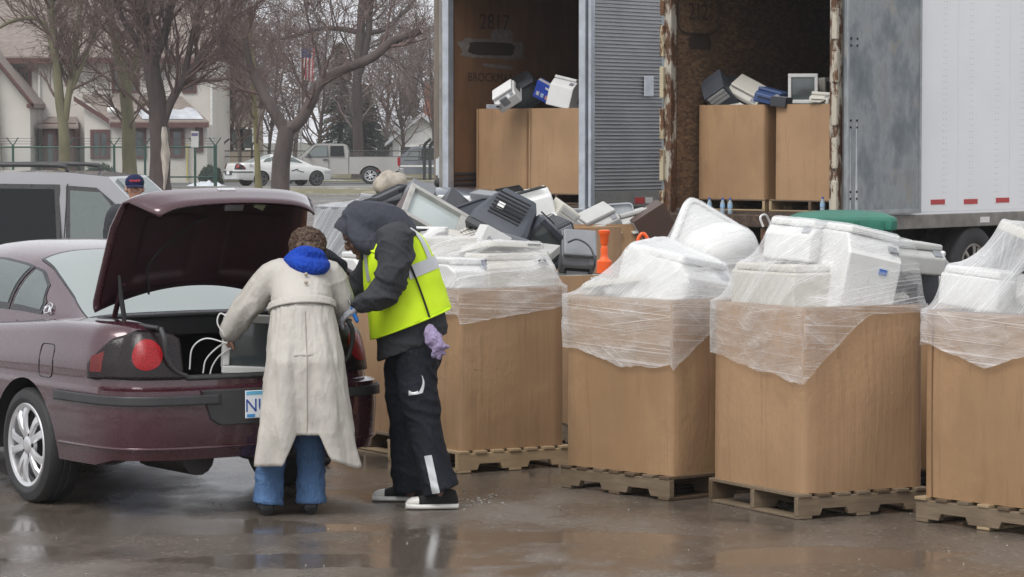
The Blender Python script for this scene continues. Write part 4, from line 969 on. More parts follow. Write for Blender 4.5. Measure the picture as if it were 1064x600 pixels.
def keyboard(label, col=BEIGE, group=HEAP):
    root = thing('computer_keyboard', label, 'keyboard', (0, 0, 0), 0, group)
    m = MB(); m.prism([(-.23, -.085, -.012), (-.23, .085, -.012), (-.23, .085, .02), (-.23, -.085, .004)], (.46, 0, 0)); m.build('tray', col, root, bevel=.005)
    m = MB()
    for r_ in range(5):
        for c in range(18): m.box((-.205 + .024 * c, -.062 + .03 * r_, .012 + .0029 * r_), (.019, .023, .012))
    o_ = m.build('keys', mat('key_plastic', (.50, .49, .45), .5), root); return root
def slab(label, w, h, d, col, name='equipment_cover', cat='panel', rim=True, group=HEAP):
    """A moulded cover: a flat plate with a raised rim and a shallow dish."""
    root = thing(name, label, cat, (0, 0, 0), 0, group); m = MB(); rs = []
    for k, z in ((1, -h / 2), (1, h * .25), (.97, h / 2), (.90, h / 2), (.87, h * .25), (.5, h * .22), (.02, h * .22)):
        rs.append([V((w / 2 * (1 if k > .98 else k) * math.copysign(abs(math.cos(a)) ** .25, math.cos(a)), d / 2 * k * math.copysign(abs(math.sin(a)) ** .25, math.sin(a)), z)) for a in (2 * math.pi * (j + .5) / 32 for j in range(32))])
    m.rings(rs); m.build('shell', col, root, 40)
    if rim:
        m = MB(); m.box((w * .28, -d / 2 - .002, 0), (w * .22, .006, h * .35)); m.build('grip_recess', SLOT, root)
    return root
def carton(label, w, h, d, col, name='small_carton', group=HEAP):
    root = thing(name, label, 'carton', (0, 0, 0), 0, group)
    m = MB(); m.box((0, 0, 0), (w, d, h)); m.build('carton_body', col, root, bevel=.004)
    m = MB(); m.box((0, 0, h / 2 + .001), (w * .99, .05, .002)); m.build('tape', mat('clear_tape', (.45, .42, .36), .3), root)
    return root
def cable(name, label, pts, rad, mtl, cat='cable', group=None, n=60):
    m = MB(); m.tube(pts, rad, 7, smooth=n); o = m.build(name, mtl, None, 60); return tag(o, label, cat, group)

# --- stretch film: an elastic sheet relaxed over whatever lies in the box
def world_polys(roots):
    bpy.context.view_layer.update(); vs_, fs = [], []
    def rec(o):
        if o.type == 'MESH':
            b = len(vs_); mw = o.matrix_world; vs_.extend(mw @ q.co for q in o.data.vertices); fs.extend(tuple(i + b for i in p.vertices) for p in o.data.polygons)
        for c in o.children: rec(c)
    for r_ in roots: rec(r_)
    return vs_, fs
def film(label, g, items, drop, seed=0, lo=.22, hi=.9, n=72, sag=.0, group='clear stretch wrap over the loaded boxes', wr=.005):
    vs_, fs = world_polys(items); bv = BVHTree.FromPolygons(vs_, fs)
    N, r_, l_, lr, ll, z1 = g['N'], g['r'], g['l'], g['lr'], g['ll'], g['z']; mg = .014; zr = z1 + .006
    H = np.full((n, n), zr - .10)
    pos = lambda i, j: N + r_ * (-mg + (lr + 2 * mg) * i / (n - 1)) + l_ * (-mg + (ll + 2 * mg) * j / (n - 1))
    for i in range(n):
        for j in range(n):
            p = pos(i, j); hit = bv.ray_cast(V((p.x, p.y, 5)), V((0, 0, -1)))
            if hit[0] is not None and hit[0].z > zr: H[i, j] = hit[0].z + .008
    edge = np.zeros((n, n), bool); edge[0] = edge[-1] = True; edge[:, 0] = edge[:, -1] = True
    B = np.maximum(H, zr); h = np.full((n, n), B.max()); h[edge] = zr; H2 = H.copy(); H2[edge] = zr
    for _ in range(2600):
        a = h.copy(); a[1:-1, 1:-1] = (h[:-2, 1:-1] + h[2:, 1:-1] + h[1:-1, :-2] + h[1:-1, 2:]) / 4; a = np.maximum(a, H2); a[edge] = zr; h = a
    for _ in range(2): h[1:-1, 1:-1] = .5 * h[1:-1, 1:-1] + .125 * (h[:-2, 1:-1] + h[2:, 1:-1] + h[1:-1, :-2] + h[1:-1, 2:])
    m = MB(); uv = []
    for i in range(n):
        for j in range(n):
            p = pos(i, j); q = p.copy(); ed = min(i, j, n - 1 - i, n - 1 - j) / 6
            rid = noise.noise(V((p.x * 3.2 + seed, p.y * 17 + p.x * 9, seed))) * .6 + noise.noise(V((p.x * 31, p.y * 8 + seed, 2))) * .4
            q.z = h[i, j] + wr * (rid + .4) * min(1, ed); m.v.append(q); uv.append(((p.x * .8 + p.y * .6), (p.y * .8 - p.x * .6) + q.z * .7))
    for i in range(n - 1):
        for j in range(n - 1): m.f.append((i * n + j, (i + 1) * n + j, (i + 1) * n + j + 1, i * n + j + 1)); m.m.append(0)
    loop = [(i, 0) for i in range(n)] + [(n - 1, j) for j in range(1, n)] + [(i, n - 1) for i in range(n - 2, -1, -1)] + [(0, j) for j in range(n - 2, 0, -1)]
    K = len(loop); rows = 16; prev = [i * n + j for i, j in loop]; per = 2 * (lr + ll); c = N + (r_ * lr + l_ * ll) * .5
    for k in range(1, rows + 1):
        cur = []
        for a, (i, j) in enumerate(loop):
            s = a / K; side, t = ('r', i / (n - 1)) if j == 0 else ('R', j / (n - 1)) if i == n - 1 else ('L', i / (n - 1)) if j == n - 1 else ('l', j / (n - 1))
            dr = drop(side, t) * (1 + .05 * noise.noise(V((s * 22, seed, 0))) + .02 * noise.noise(V((s * 90, seed, 4)))); z = zr - dr * k / rows
            p = pos(i, j); u = min(1, max(0, (z - .14) / (z1 - .14))); outn = {'r': -l_, 'l': -r_, 'R': r_, 'L': l_}[side]
            bl = g['bulge'] * 4 * t * (1 - t) * math.sin(math.pi * u) ** .8 if 0 < u < 1 else 0
            w_ = .006 * noise.noise(V((s * 30 + z * 5, z * 22, seed))) + .004 * noise.noise(V((s * 9, z * 60, seed)))
            q = p + outn * (bl + .010 * min(1, 4 * t * (1 - t) + .3) + w_ + .004 * (k == rows)); m.v.append(V((q.x, q.y, z))); cur.append(len(m.v) - 1); uv.append((s * per, z))
        for a in range(K): b = (a + 1) % K; m.f.append((prev[a], prev[b], cur[b], cur[a])); m.m.append(0)
        prev = cur
    o = m.build('stretch_wrap', mat_film('stretch_film_%d' % int(seed), seed, lo, hi), None, 180, uvs=uv); return tag(o, label, 'plastic wrap', group)
def lin(a, b, n): return [a + (b - a) * i / (n - 1) for i in range(n)]
ROWG = 'loaded cardboard boxes on the wet asphalt'
def pallet_under(label, g, woods, base=0.0, over=.035, flip=False):
    c = g['N'] + (g['r'] * g['lr'] + g['l'] * g['ll']) * .5; ang = math.atan2(g['r'].y, g['r'].x); w_, d_ = g['lr'] + 2 * over, g['ll'] + 2 * over
    if flip: ang += math.pi / 2; w_, d_ = d_, w_
    return make_pallet(label, (c.x, c.y, base), ang, w_, d_, woods)
def rel(g, u, v_, z): q = g['N'] + g['r'] * (u * g['lr']) + g['l'] * (v_ * g['ll']); return V((q.x, q.y, z))
def filler(label, g, col, z=None, k=.86):
    """Odds and ends that fill the box up to the rim."""
    zt = (z or g['z']) - .02; root = thing('computer_case', label, 'computer', (0, 0, 0), 0, HEAP); c = rel(g, .5, .5, zt - .14); ang = math.degrees(math.atan2(g['r'].y, g['r'].x))
    m = MB(); m.box((0, 0, 0), (g['lr'] * k, g['ll'] * k, .28)); m.build('case', col, root, bevel=.02)
    m = MB(); m.box((0, -g['ll'] * k / 2 - .004, .02), (g['lr'] * .4, .008, .08)); m.build('vent_grille', SLOT, root)
    return orientw(root, c, (0, 0, ang))

# ------------------------------------------------------------------ front row, left to right (A B C D)
brk = lambda u0, u1, v0, v1: [(u1, v1), (u0 + .02, v1), (u0, v1 - .02), (u0, v0 + .03), (u0 + .03, v0), (u1, v0)]
gA = make_gaylord('tall cardboard box behind the worker in the yellow vest, wrapped white printers on top', (-.327, 19.0), 31, 121, .775, .86, .14, 1.165, CARD[0], ROWG, seed=1, emboss=[('r', brk(.13, .36, .50, .80))])
gB = make_gaylord('cardboard box second from the vest worker with a peaked white wrapped load', (.935, 17.58), 41, 134, .70, .88, .14, 1.17, CARD[1], ROWG, seed=2)
gC = make_gaylord('cardboard box with a big white printer case leaning under its wrap', (1.618, 16.70), 27, 120, .80, .90, .14, 1.175, CARD[2], ROWG, seed=3)
gD = make_gaylord('cardboard box at the right edge of the row with white wrapped load', (2.86, 15.86), 38, 129, .72, .94, .14, 1.17, CARD[3], ROWG, seed=4, seam=[('l', .93)])
pallet_under('fresh pale pallet under the box behind the vest worker', gA, [PWOOD])
pallet_under('dark wet pallet under the box with the peaked load', gB, [PWET, PWET, PGREY], flip=True)
pallet_under('grey weathered pallet under the box with the leaning printer case', gC, [PGREY, PGREY, PWET])
pallet_under('wet grey pallet with one pale new runner under the rightmost box', gD, [PWET, PWOOD, PGREY], flip=True)
ROW2 = 'boxes of scrap standing behind the front row'
gE = make_gaylord('cardboard box standing between the two bending people', (-.75, 20.1), 31, 121, .76, .86, .14, 1.19, CARD[1], ROW2, seed=5)
pallet_under('pallet under the box between the two bending people', gE, [PWOOD, PGREY])
gF = make_gaylord('cardboard box behind the hooded head with grey film wrapped scrap', (-1.18, 22.0), 31, 121, .80, .86, .14, 1.17, CARD[0], ROW2, seed=6)
pallet_under('pallet under the box with grey wrapped scrap', gF, [PGREY])
gI1 = make_gaylord('cardboard box behind the wrapped printers holding a dark monitor', (.05, 20.75), 31, 121, .80, .86, .14, 1.16, CARD[2], ROW2, seed=7)
pallet_under('pallet under the box holding the dark monitor', gI1, [PGREY])
gI2 = make_gaylord('cardboard box behind the vest worker holding an old wooden television', (-.45, 21.65), 31, 121, .80, .86, .14, 1.17, CARD[3], ROW2, seed=8)
pallet_under('pallet under the box holding the wooden television', gI2, [PWET])
gJ = make_gaylord('cardboard box tucked behind the peaked load with a rounded white case', (1.22, 18.85), 40, 130, .70, .86, .14, 1.17, CARD[0], ROW2, seed=9)
pallet_under('pallet under the box with the rounded white case', gJ, [PGREY])
gL = make_gaylord('cardboard box behind the gap left of the rightmost box', (2.60, 17.85), 38, 128, .70, .86, .14, 1.15, CARD[1], ROW2, seed=10)
pallet_under('pallet under the box behind the rightmost gap', gL, [PWET])
gG = make_gaylord('open half empty cardboard box showing its inner walls near the left trailer', (.43, 26.37), 45, 139, .80, .86, .14, 1.33, CARD[2], ROW2, seed=11, bulge=.008)
pallet_under('pallet under the half empty open box', gG, [PGREY])
gH = make_gaylord('cardboard box in front of the trailers heaped with grey printers', (.50, 28.4), 9, 99, 1.06, .9, .14, 1.31, CARD[3], ROW2, seed=12, bulge=.01)
pallet_under('pallet under the box heaped with grey printers', gH, [PGREY])

# ------------------------------------------------------------------ loads
A_ = lambda g: math.degrees(math.atan2(g['r'].y, g['r'].x))
# A: two beige printers, folded sheets and keyboards under film
it = [filler('grey case filling the box behind the vest worker', gA, PUTTY)]
it.append(orientw(printer('wide beige printer under film with a dark stripe at its end', .50, .20, .36, BEIGE, slot=False), rel(gA, .64, .28, 1.255), (0, 0, A_(gA))))
it.append(orientw(printer('white flatbed scanner under film nearest the vest worker', .30, .17, .42, WHITEPL, slot=False), rel(gA, .19, .34, 1.24), (0, 2, A_(gA))))
it.append(orientw(slab('pale flat cover leaning on the beige printer', .46, .035, .36, BEIGE), rel(gA, .66, .40, 1.405), (-9, 3, A_(gA) + 4)))
it.append(orientw(tower('beige computer case lying at the back of the wrapped printers', .19, .40, .42, BEIGE), rel(gA, .30, .72, 1.26), (90, 0, A_(gA) + 80)))
m = MB(); m.box((-.252, -.12, .0), (.006, .06, .17)); m.build('dark_stripe', mat('blue_black_print', (.02, .03, .10), .5), it[1])
m = MB(); m.box((.14, -.191, .06), (.05, .004, .04)); m.build('printed_mark', SLOT, it[1])
film('clear wrap stretched flat over the beige printers behind the vest worker', gA, it, lambda s, t: .13 + (.10 * (1 - t) if s == 'r' else .04), 3, .16, .85)
# B: steep white panel over a copier with keyboards at the left
it = [filler('white case filling the box with the peaked load', gB, BEIGE)]
b1 = printer('square white copier forming the peak of the wrapped load', .52, .34, .50, WHITEPL, slot=False, name='office_copier', cat='copier'); it.append(orientw(b1, rel(gB, .56, .40, 1.24), (10, 8, A_(gB) + 12)))
b2 = slab('white square cover standing steeply on the copier', .50, .05, .46, WHITEPL); it.append(orientw(b2, rel(gB, .60, .44, 1.40), (20, -4, A_(gB) + 20)))
it.append(orientw(keyboard('beige keyboard lying on the left of the peaked load'), rel(gB, .18, .62, 1.235), (12, 8, A_(gB) + 100)))
it.append(orientw(keyboard('second beige keyboard half under the first in the peaked load', PUTTY), rel(gB, .30, .80, 1.215), (5, -6, A_(gB) + 60)))
film('cloudy wrap drawn to a peak over the white copier', gB, it, lambda s, t: (.38 - .02 * t + .04 * math.sin(t * 5) if s == 'l' else .38 * (1 - t) ** 1.6 + .04 if s == 'r' else .2) if s in 'lr' else .2, 8, .22, .88)
# C: large white printer case leaning, white printer on its left, dark scrap at the right
it = [filler('beige case filling the box with the leaning printer case', gC, BEIGE)]
c1 = printer('large white printer case leaning back with a small blue label', .36, .50, .34, WHITEPL, slot=False, name='floor_printer'); it.append(orient(c1, 890, 282, 17.08, (3, 12, A_(gC))))
m = MB(); m.box((.06, -.174, .02), (.05, .006, .032)); m.build('blue_label', mat('blue_label', (.03, .12, .42), .4), c1)
c2 = printer('boxy white printer perched on top of the wrapped stack', .30, .22, .26, WHITEPL, slot=False); it.append(orient(c2, 829, 252, 17.22, (-6, 4, A_(gC) - 60)))
it.append(orientw(printer('low wide white machine under the perched printer', .62, .22, .36, BEIGE, slot=False), rel(gC, .26, .52, 1.27), (0, 0, A_(gC) + 93)))
c4 = crt('small black monitor at the right of the leaning printer case', .30, .28, .26, DARKPL); orientw(c4, rel(gC, .78, .42, 1.275), (8, 12, A_(gC) + 20))
c5 = printer('grey printer propped across the small black monitor', .34, .15, .28, PUTTY, slot=False); it.append(orient(c5, 944, 269, 17.22, (4, 6, A_(gC)))); it.append(c4)
c7 = tower('charcoal computer lying under the propped grey printer', .13, .30, .30, DARKPL); it.append(orient(c7, 946, 297, 17.20, (90, 0, A_(gC) + 70)))
c6 = keyboard('black keyboard lying on the rim beside the leaning case', DARKPL); orientw(c6, rel(gC, .66, .15, 1.215), (10, 0, A_(gC) - 5)); it.append(c6)
film('streaky wrap pulled over the leaning white printer case', gC, it, lambda s, t: (.43 - .13 * t if s == 'l' else .05 + .38 * max(0, 1 - t / .55) ** 1.3 if s == 'r' else .1), 14, .13, .85)
# D: white machines to the frame edge
it = [filler('white case filling the rightmost box', gD, WHITEPL)]
it.append(orientw(crt('white monitor lying face up in the rightmost load', .42, .40, .42, WHITEPL), rel(gD, .35, .25, 1.38), (-50, 10, A_(gD) + 60)))
it.append(orientw(printer('white printer on the left of the rightmost load', .44, .20, .36, WHITEPL, slot=False), rel(gD, .36, .74, 1.27), (4, -4, A_(gD) + 90)))
it.append(orientw(slab('pale cover tilted on the rightmost load', .44, .05, .36, BEIGE), rel(gD, .50, .45, 1.56), (18, -10, A_(gD) + 70)))
it.append(orientw(printer('grey printer upright at the back of the rightmost load', .34, .40, .34, PUTTY, slot=False), rel(gD, .66, .30, 1.44), (0, 12, A_(gD) + 10)))
film('loose wrap gathered over the white load at the right edge', gD, it, lambda s, t: (.17 + .13 * (1 - abs(2 * t - 1)) if s == 'l' else .2), 21, .24, .9)
# J: rounded white case and square tray
it = [filler('grey case filling the box behind the peaked load', gJ, PUTTY)]
j1 = thing('dome_lamp_case', 'rounded white plastic case behind the peaked load', 'plastic case', (0, 0, 0), 0, HEAP)
m = MB(); m.ell((0, 0, 0), (.25, .20, .17), e=.72); m.build('shell', WHITEPL, j1, 70); m = MB(); m.ell((0, 0, -.10), (.262, .212, .03), e=.5); m.build('rim', WHITEPL, j1, 60)
it.append(orientw(j1, rel(gJ, .55, .34, 1.38), (14, -14, A_(gJ))))
j2 = slab('large white square tray standing on its corner behind the rounded case', .50, .06, .50, WHITEPL); it.append(orientw(j2, rel(gJ, .62, .52, 1.43), (62, 30, 14)))
it.append(orientw(printer('white printer low in the box with the rounded case', .46, .16, .34, WHITEPL, slot=False), rel(gJ, .5, .3, 1.22), (0, 0, A_(gJ))))
film('film over the rounded white case and tray', gJ, it, lambda s, t: .2, 27, .08, .65)
cable('loop_cord', 'white cord looping up behind the wrapped white tray', [P(793, 236, 19.2), P(790, 226, 19.2), P(796, 224, 19.25), P(802, 236, 19.3), P(806, 240, 19.3)], .007, WHITEPL)
# L: bits
orientw(filler('pale case filling the box behind the rightmost gap', gL, BEIGE), rel(gL, .5, .5, 1.0), (0, 0, 38))
l1 = printer('white printer tilted in the box behind the rightmost gap', .40, .24, .34, WHITEPL, slot=False); orientw(l1, rel(gL, .25, .55, 1.27), (10, -14, 60))
l2 = crt('dark monitor behind the tilted white printer', .34, .30, .30, DARKPL); orientw(l2, rel(gL, .70, .45, 1.16), (0, 0, -10))
# E: white monitor and cartons
orientw(filler('grey case filling the box between the two people', gE, PUTTY), rel(gE, .5, .5, 1.02), (0, 0, 31))
e1 = crt('white monitor standing in the box in front of the hooded face', .34, .36, .36, WHITEPL); orientw(e1, rel(gE, .40, .40, 1.33), (0, 0, 150))
e2 = printer('small white printer by the dark gloved hand', .30, .14, .26, WHITEPL); orientw(e2, rel(gE, .12, .72, 1.24), (0, 0, 31))
e3 = crt('dark monitor beside the white one in the box between the people', .34, .34, .32, BLUEGREY); orientw(e3, rel(gE, .66, .78, 1.33), (0, 0, 215))
e4 = slab('pale triangular panel edge leaning behind the gloved hand', .30, .02, .30, WHITEPL); orientw(e4, rel(gE, .30, .80, 1.32), (60, 40, 20))
# F: grey wrapped heap
it = [filler('dark case filling the box behind the hooded head', gF, BLUEGREY)]
for lb, w_, h_, d_, col, u, v_, z, ro in (('dark tower case upright in the grey wrapped heap', .22, .48, .46, DARKPL, .60, .55, 1.43, (4, 8, 20)), ('grey tower case beside the dark one in the wrapped heap', .20, .44, .44, GREYPL, .25, .55, 1.40, (0, -6, 35)), ('blue grey case lying across the wrapped heap', .20, .44, .44, BLUEGREY, .85, .40, 1.36, (90, 8, 10))):
    it.append(orientw(tower(lb, w_, h_, d_, col), rel(gF, u, v_, z), ro))
film('shiny taut film over the grey cases behind the hooded head', gF, it, lambda s, t: .25, 33, .08, .8)
f2 = slab('dark bent plastic panel lying over the wrapped heap', .56, .05, .30, DARKPL); orient(f2, 412, 207, 22.3, (10, -14, 12))
f3 = slab('second dark panel end jutting up beside the boulder', .26, .04, .22, DARKPL); orient(f3, 404, 201, 22.2, (0, -24, 20))
# I: open heap behind the printers
orientw(filler('dark case filling the box with the wooden television', gI2, DARKPL), rel(gI2, .5, .5, 1.02), (0, 0, 31))
orientw(filler('white case filling the box with the dark monitor', gI1, BEIGE), rel(gI1, .5, .5, 1.02), (0, 0, 31))
tv = thing('console_television', 'old wooden television tipped over with its pale screen facing up', 'television', (0, 0, 0), 0, HEAP)
m = MB(); m.box((0, .04, 0), (.48, .36, .36)); m.build('cabinet', BROWNWOOD, tv, bevel=.008)
m = MB()
for c, s in (((0, -.16, .162), (.48, .05, .036)), ((0, -.16, -.162), (.48, .05, .036)), ((-.222, -.16, 0), (.036, .05, .288)), ((.205, -.16, 0), (.07, .05, .288))): m.box(c, s)
m.build('bezel', mat('silver_bezel', (.42, .41, .38), .4, .5, var=.2), tv, bevel=.006)
m = MB(); m.grid([[V((-.204 + .374 * i / 8, -.148 - .02 * (1 - (i / 4 - 1) ** 2) * (1 - (j / 4 - 1) ** 2), -.144 + .288 * j / 8)) for j in range(9)] for i in range(9)]); m.build('screen', SCREENL, tv, 60)
orient(tv, 441, 240, 21.3, (-50, 30, 10))
k_ = crt('charcoal monitor tipped on its face on top of the scrap heap', .44, .40, .40, DARKPL, back=BLUEGREY); orient(k_, 527, 231, 21.2, (64, 26, -14))
m = MB(); m.box((-.06, .03, .178), (.05, .05, .004)); m.build('paper_sticker', WHITEPL, k_)
k_ = slab('blue grey flat cover leaning left of the charcoal monitor', .30, .05, .34, BLUEGREY); orient(k_, 497, 232, 21.5, (66, -18, 20))
k_ = printer('white printer with loose parts on its lid behind the heap', .46, .26, .36, WHITEPL, slot=False); orient(k_, 489, 226, 22.1, (4, 2, 20))
for q, (a, b) in enumerate(((480, 214), (492, 211), (501, 213))):
    sb = slab(('small white part left on the printer lid', 'small white part in the middle of the printer lid', 'small white part right on the printer lid')[q], .12, .03, .10, WHITEPL, 'loose_part', 'part', False); orient(sb, a, b, 22.0, (5, 6 * q, 30 * q))
k_ = slab('dark blue board wedged under the white printer', .46, .05, .30, BLUEGREY); orient(k_, 484, 243, 21.3, (30, 14, 10))
k_ = keyboard('cream keyboard lying diagonally on the heap'); orient(k_, 468, 255, 21.0, (30, -22, 24))
k_ = keyboard('second cream keyboard across the heap by the white box'); orient(k_, 484, 251, 20.95, (24, -16, 10))
k_ = carton('plain white carton under the charcoal monitor', .20, .16, .16, WHITEPL); orient(k_, 510, 251, 20.7, (0, 28, 20))
k_ = slab('dark grey wedge cover beside the white carton', .34, .12, .28, GREYPL); orient(k_, 528, 258, 20.7, (16, 16, 10))
k_ = crt('white monitor shell seen from behind at the top of the heap', .40, .38, .36, WHITEPL); orient(k_, 553, 222, 21.9, (12, 14, 200))
k_ = crt('second white shell left of the white monitor shell', .34, .28, .30, WHITEPL); orient(k_, 533, 216, 22.3, (20, 10, 170))
k_ = printer('grey slotted printer standing at the right end of the heap', .25, .20, .26, GREYPL); orient(k_, 600, 262, 21.2, (60, 4, 8))
k_ = crt('dark monitor half buried right of the charcoal one', .36, .32, .32, BLUEGREY); orient(k_, 562, 250, 21.3, (30, 40, 30))
for q, (a, b, lb) in enumerate(((507, 262, 'black cable tangled in front of the white carton'), (520, 256, 'second black cable tangled by the grey wedge'))):
    pts = [P(a + 9 * math.cos(t * 1.7 + q), b + 5 * math.sin(t * 2.3), 20.55 - .02 * t) for t in range(7)]; cable('black_cable', lb, pts, .006, DARKPL)
for q, (a, b, Yq, lb, fn, col, dims, ro) in enumerate((
    (470, 246, 20.9, 'small cream disk drive beside the tipped television', tower, BEIGE, (.15, .05, .18), (20, 10, 30)), (512, 224, 21.9, 'thin grey case standing behind the charcoal monitor', tower, GREYPL, (.10, .34, .34), (4, -14, 40)),
    (578, 232, 21.9, 'beige case tilted right of the white monitor shell', tower, BEIGE, (.16, .30, .30), (10, 34, 15)), (566, 262, 20.95, 'putty disk drive near the grey slotted printer', tower, PUTTY, (.16, .06, .20), (15, 6, -20)),
    (545, 266, 20.75, 'dark adapter case in front of the grey wedge', tower, DARKPL, (.14, .06, .16), (12, -10, 30)), (460, 228, 21.8, 'black case wedged behind the tipped television', tower, DARKPL, (.18, .34, .34), (30, 40, 10)),
    (492, 262, 20.75, 'cream drive lying in front of the second cream keyboard', tower, BEIGE, (.14, .05, .16), (20, -14, -10)), (430, 216, 22.0, 'grey case end showing above the tipped television', tower, GREYPL, (.18, .34, .30), (70, 20, 10)),
    (583, 250, 21.4, 'charcoal case leaning on the grey slotted printer', tower, DARKPL, (.14, .30, .30), (10, -24, 20)))):
    orient(fn(lb, *dims, col), a, b, Yq, ro)
for q, (lb, mt_, pts) in enumerate((
    ('black cord trailing down from the charcoal monitor', DARKPL, [(505, 236, 20.9), (498, 246, 20.75), (503, 256, 20.7), (514, 252, 20.65), (520, 262, 20.6)]),
    ('grey ribbon cable hanging between the cream keyboards', GREYPL, [(462, 242, 20.95), (468, 250, 20.85), (478, 247, 20.8), (486, 256, 20.7)]),
    ('white cord looped right of the white monitor shell', WHITEPL, [(565, 226, 21.6), (575, 222, 21.5), (582, 232, 21.4), (574, 244, 21.3)]),
    ('black cord draped over the grey slotted printer', DARKPL, [(590, 252, 21.0), (600, 249, 20.98), (612, 256, 20.95), (618, 270, 20.9), (616, 282, 20.9)]),
    ('thin black cord across the tipped television', DARKPL, [(425, 226, 21.0), (436, 240, 20.95), (450, 243, 20.95), (461, 254, 20.9)]))):
    cable('power_cable', lb, [P(*p) for p in pts], .007, mt_)
# H: grey printers and veneer box
k_ = printer('grey printer tilted at the left end of the far heap', .34, .20, .30, PUTTY); orient(k_, 622, 232, 28.6, (20, -24, 20))
k_ = slab('light grey rounded cover standing up on the far heap', .30, .10, .34, mat('cool_grey_plastic', (.32, .34, .36), .5)); orient(k_, 643, 230, 28.7, (80, -4, 10))
k_ = printer('grey open machine beside the veneered cabinet', .30, .22, .30, PUTTY); orient(k_, 660, 233, 28.7, (0, -14, 10))
k_ = thing('speaker_cabinet', 'brown veneered cabinet tilted in front of the right trailer ledge', 'cabinet', (0, 0, 0), 0, HEAP)
m = MB(); m.box((0, 0, 0), (.34, .30, .30)); m.build('case', BROWNWOOD, k_, bevel=.004); m = MB(); m.box((-.172, 0, 0), (.006, .26, .26)); m.build('front_grille', PUTTY, k_); orient(k_, 678, 233, 28.6, (6, -32, 8))
orientw(filler('grey case filling the far box of printers', gH, GREYPL), rel(gH, .5, .5, 1.16), (0, 0, 9))
orientw(filler('grey case low inside the half empty box', gG, GREYPL), rel(gG, .5, .5, .85), (0, 0, 45))

# ------------------------------------------------------------------ traffic delineators, green cart
def delineator(label, px, py, Y):
    b = P(px, py, Y); H = b.z; root = thing('traffic_delineator', label, 'delineator', (b.x, b.y, 0), 0, 'orange delineators between the boxes'); m = MB()
    m.rings([[V((q * math.cos(a), q * math.sin(a), z)) for a in (2 * math.pi * k / 20 for k in range(20))] for q, z in ((.075, .07), (.066, .5), (.064, H - .40), (.060, H - .25), (.035, H - .23), (.028, H - .20), (.032, H - .16), (.022, H - .12))]); m.build('tube', ORANGE, root, 40)
    m = MB(); m.box((0, 0, .035), (.40, .40, .07)); m.build('base', RUB, root, bevel=.02); return root, H
d1, H1 = delineator('orange delineator with a knob on top near the grey slotted printer', 628, 239, 24.0)
m = MB(); m.rings([[V((q * math.cos(a), q * math.sin(a), z)) for a in (2 * math.pi * k / 16 for k in range(16))] for q, z in ((.022, H1 - .13), (.034, H1 - .10), (.034, H1 - .05), (.045, H1 - .035), (.045, H1 - .005), (.03, H1))]); m.build('knob', ORANGE, d1, 40)
d2, H2 = delineator('orange delineator topped by an upright loop handle', 668, 243, 26.0)
m = MB(); m.tube([(.045 * math.sin(a) * (1 if abs(math.cos(a)) < .8 else .9), 0, H2 - .10 + .10 * math.cos(a)) for a in (2 * math.pi * k / 24 for k in range(25))], .017, 8); m.build('loop_handle', ORANGE, d2, 60)
gc = thing('wheeled_bin', 'green plastic wheeled cart with closed lid below the grey trailer door', 'bin', (3.17, 29.0, 0), R(-4))
m = MB(); m.rings([[V((sx * (.36 + .10 * u), sy * (.30 + .10 * u), .14 + 1.12 * u)) for sx, sy in ((-1, -.9), (-.9, -1), (.9, -1), (1, -.9), (1, .9), (.9, 1), (-.9, 1), (-1, .9))] for u in (0, .3, .6, .9, 1)]); m.build('tub', GREENPL, gc, 30, bevel=.01)
m = MB(); m.rings([[V((sx * .50 * k, sy * .44 * k, z)) for sx, sy in ((-1, -.85), (-.9, -1), (.9, -1), (1, -.85), (1, .85), (.9, 1), (-.9, 1), (-1, .85))] for k, z in ((1, 1.25), (1.01, 1.34), (.98, 1.37), (.8, 1.405), (.3, 1.43))]); m.build('lid', GREENPL, gc, 30, bevel=.008)
for x in (-.36, -.12, .12, .36):
    m = MB(); m.box((x, -.44, 1.29), (.025, .05, .10)); m.build('lid_rib', GREENPL, gc, bevel=.005)
for sx in (-1, 1):
    m = MB(); m.tube([(sx * .34, .30, .14), (sx * .40, .30, .14)], .14, 20); m.build('wheel', RUB, gc, 40)

# ------------------------------------------------------------------ inside the trailers
def in_trailer(T, x, y, z): return T.matrix_world @ V((x, y, z))
bpy.context.view_layer.update()
def trailer_box(T, yaw, label, x, y0, y1, z0, z1, d, card, **kw):
    q = in_trailer(T, x, y0, 0); ra = math.degrees(math.pi / 2 - yaw) ; q2 = in_trailer(T, x, y0, 0)
    # near corner = rear right of the box; right wall runs forward, left wall runs along the rear
    return make_gaylord(label, (q.x, q.y), ra, ra + 90, d, y1 - y0, z0, z1, card, 'boxes loaded in the trailers', bulge=.010, **kw)
gR1 = trailer_box(TR, YR, 'left cardboard box in the right trailer heaped with computers', .50, .13, 1.12, FL + .14, 2.53, 1.0, CARD[1], seed=21)
gR2 = trailer_box(TR, YR, 'right cardboard box in the right trailer below the white monitor', .45, -1.14, -.06, FL + .14, 2.53, 1.0, CARD[2], seed=22)
gT1 = trailer_box(TL, YL, 'left cardboard box in the left trailer with a damp stain', .52, .20, 1.13, FL + .12, 2.53, 1.0, CARD[3], seed=23, seam=[('l', .93)])
gT2 = trailer_box(TL, YL, 'right cardboard box in the left trailer beside the metal post', .50, -.92, .17, FL + .12, 2.53, 1.0, CARD[0], seed=24, seam=[('l', .94)])
for g, lb in ((gR1, 'pale edged pallet under the left box in the right trailer'), (gR2, 'pallet under the right box in the right trailer'), (gT1, 'dark pallet under the left box in the left trailer'), (gT2, 'dark pallet under the right box in the left trailer')):
    pallet_under(lb, g, [PWOOD, PWET] if g in (gR1, gR2) else [PWET], FL, .05)
TG = 'scrap electronics heaped in the trailer boxes'
a40 = 90 - 40
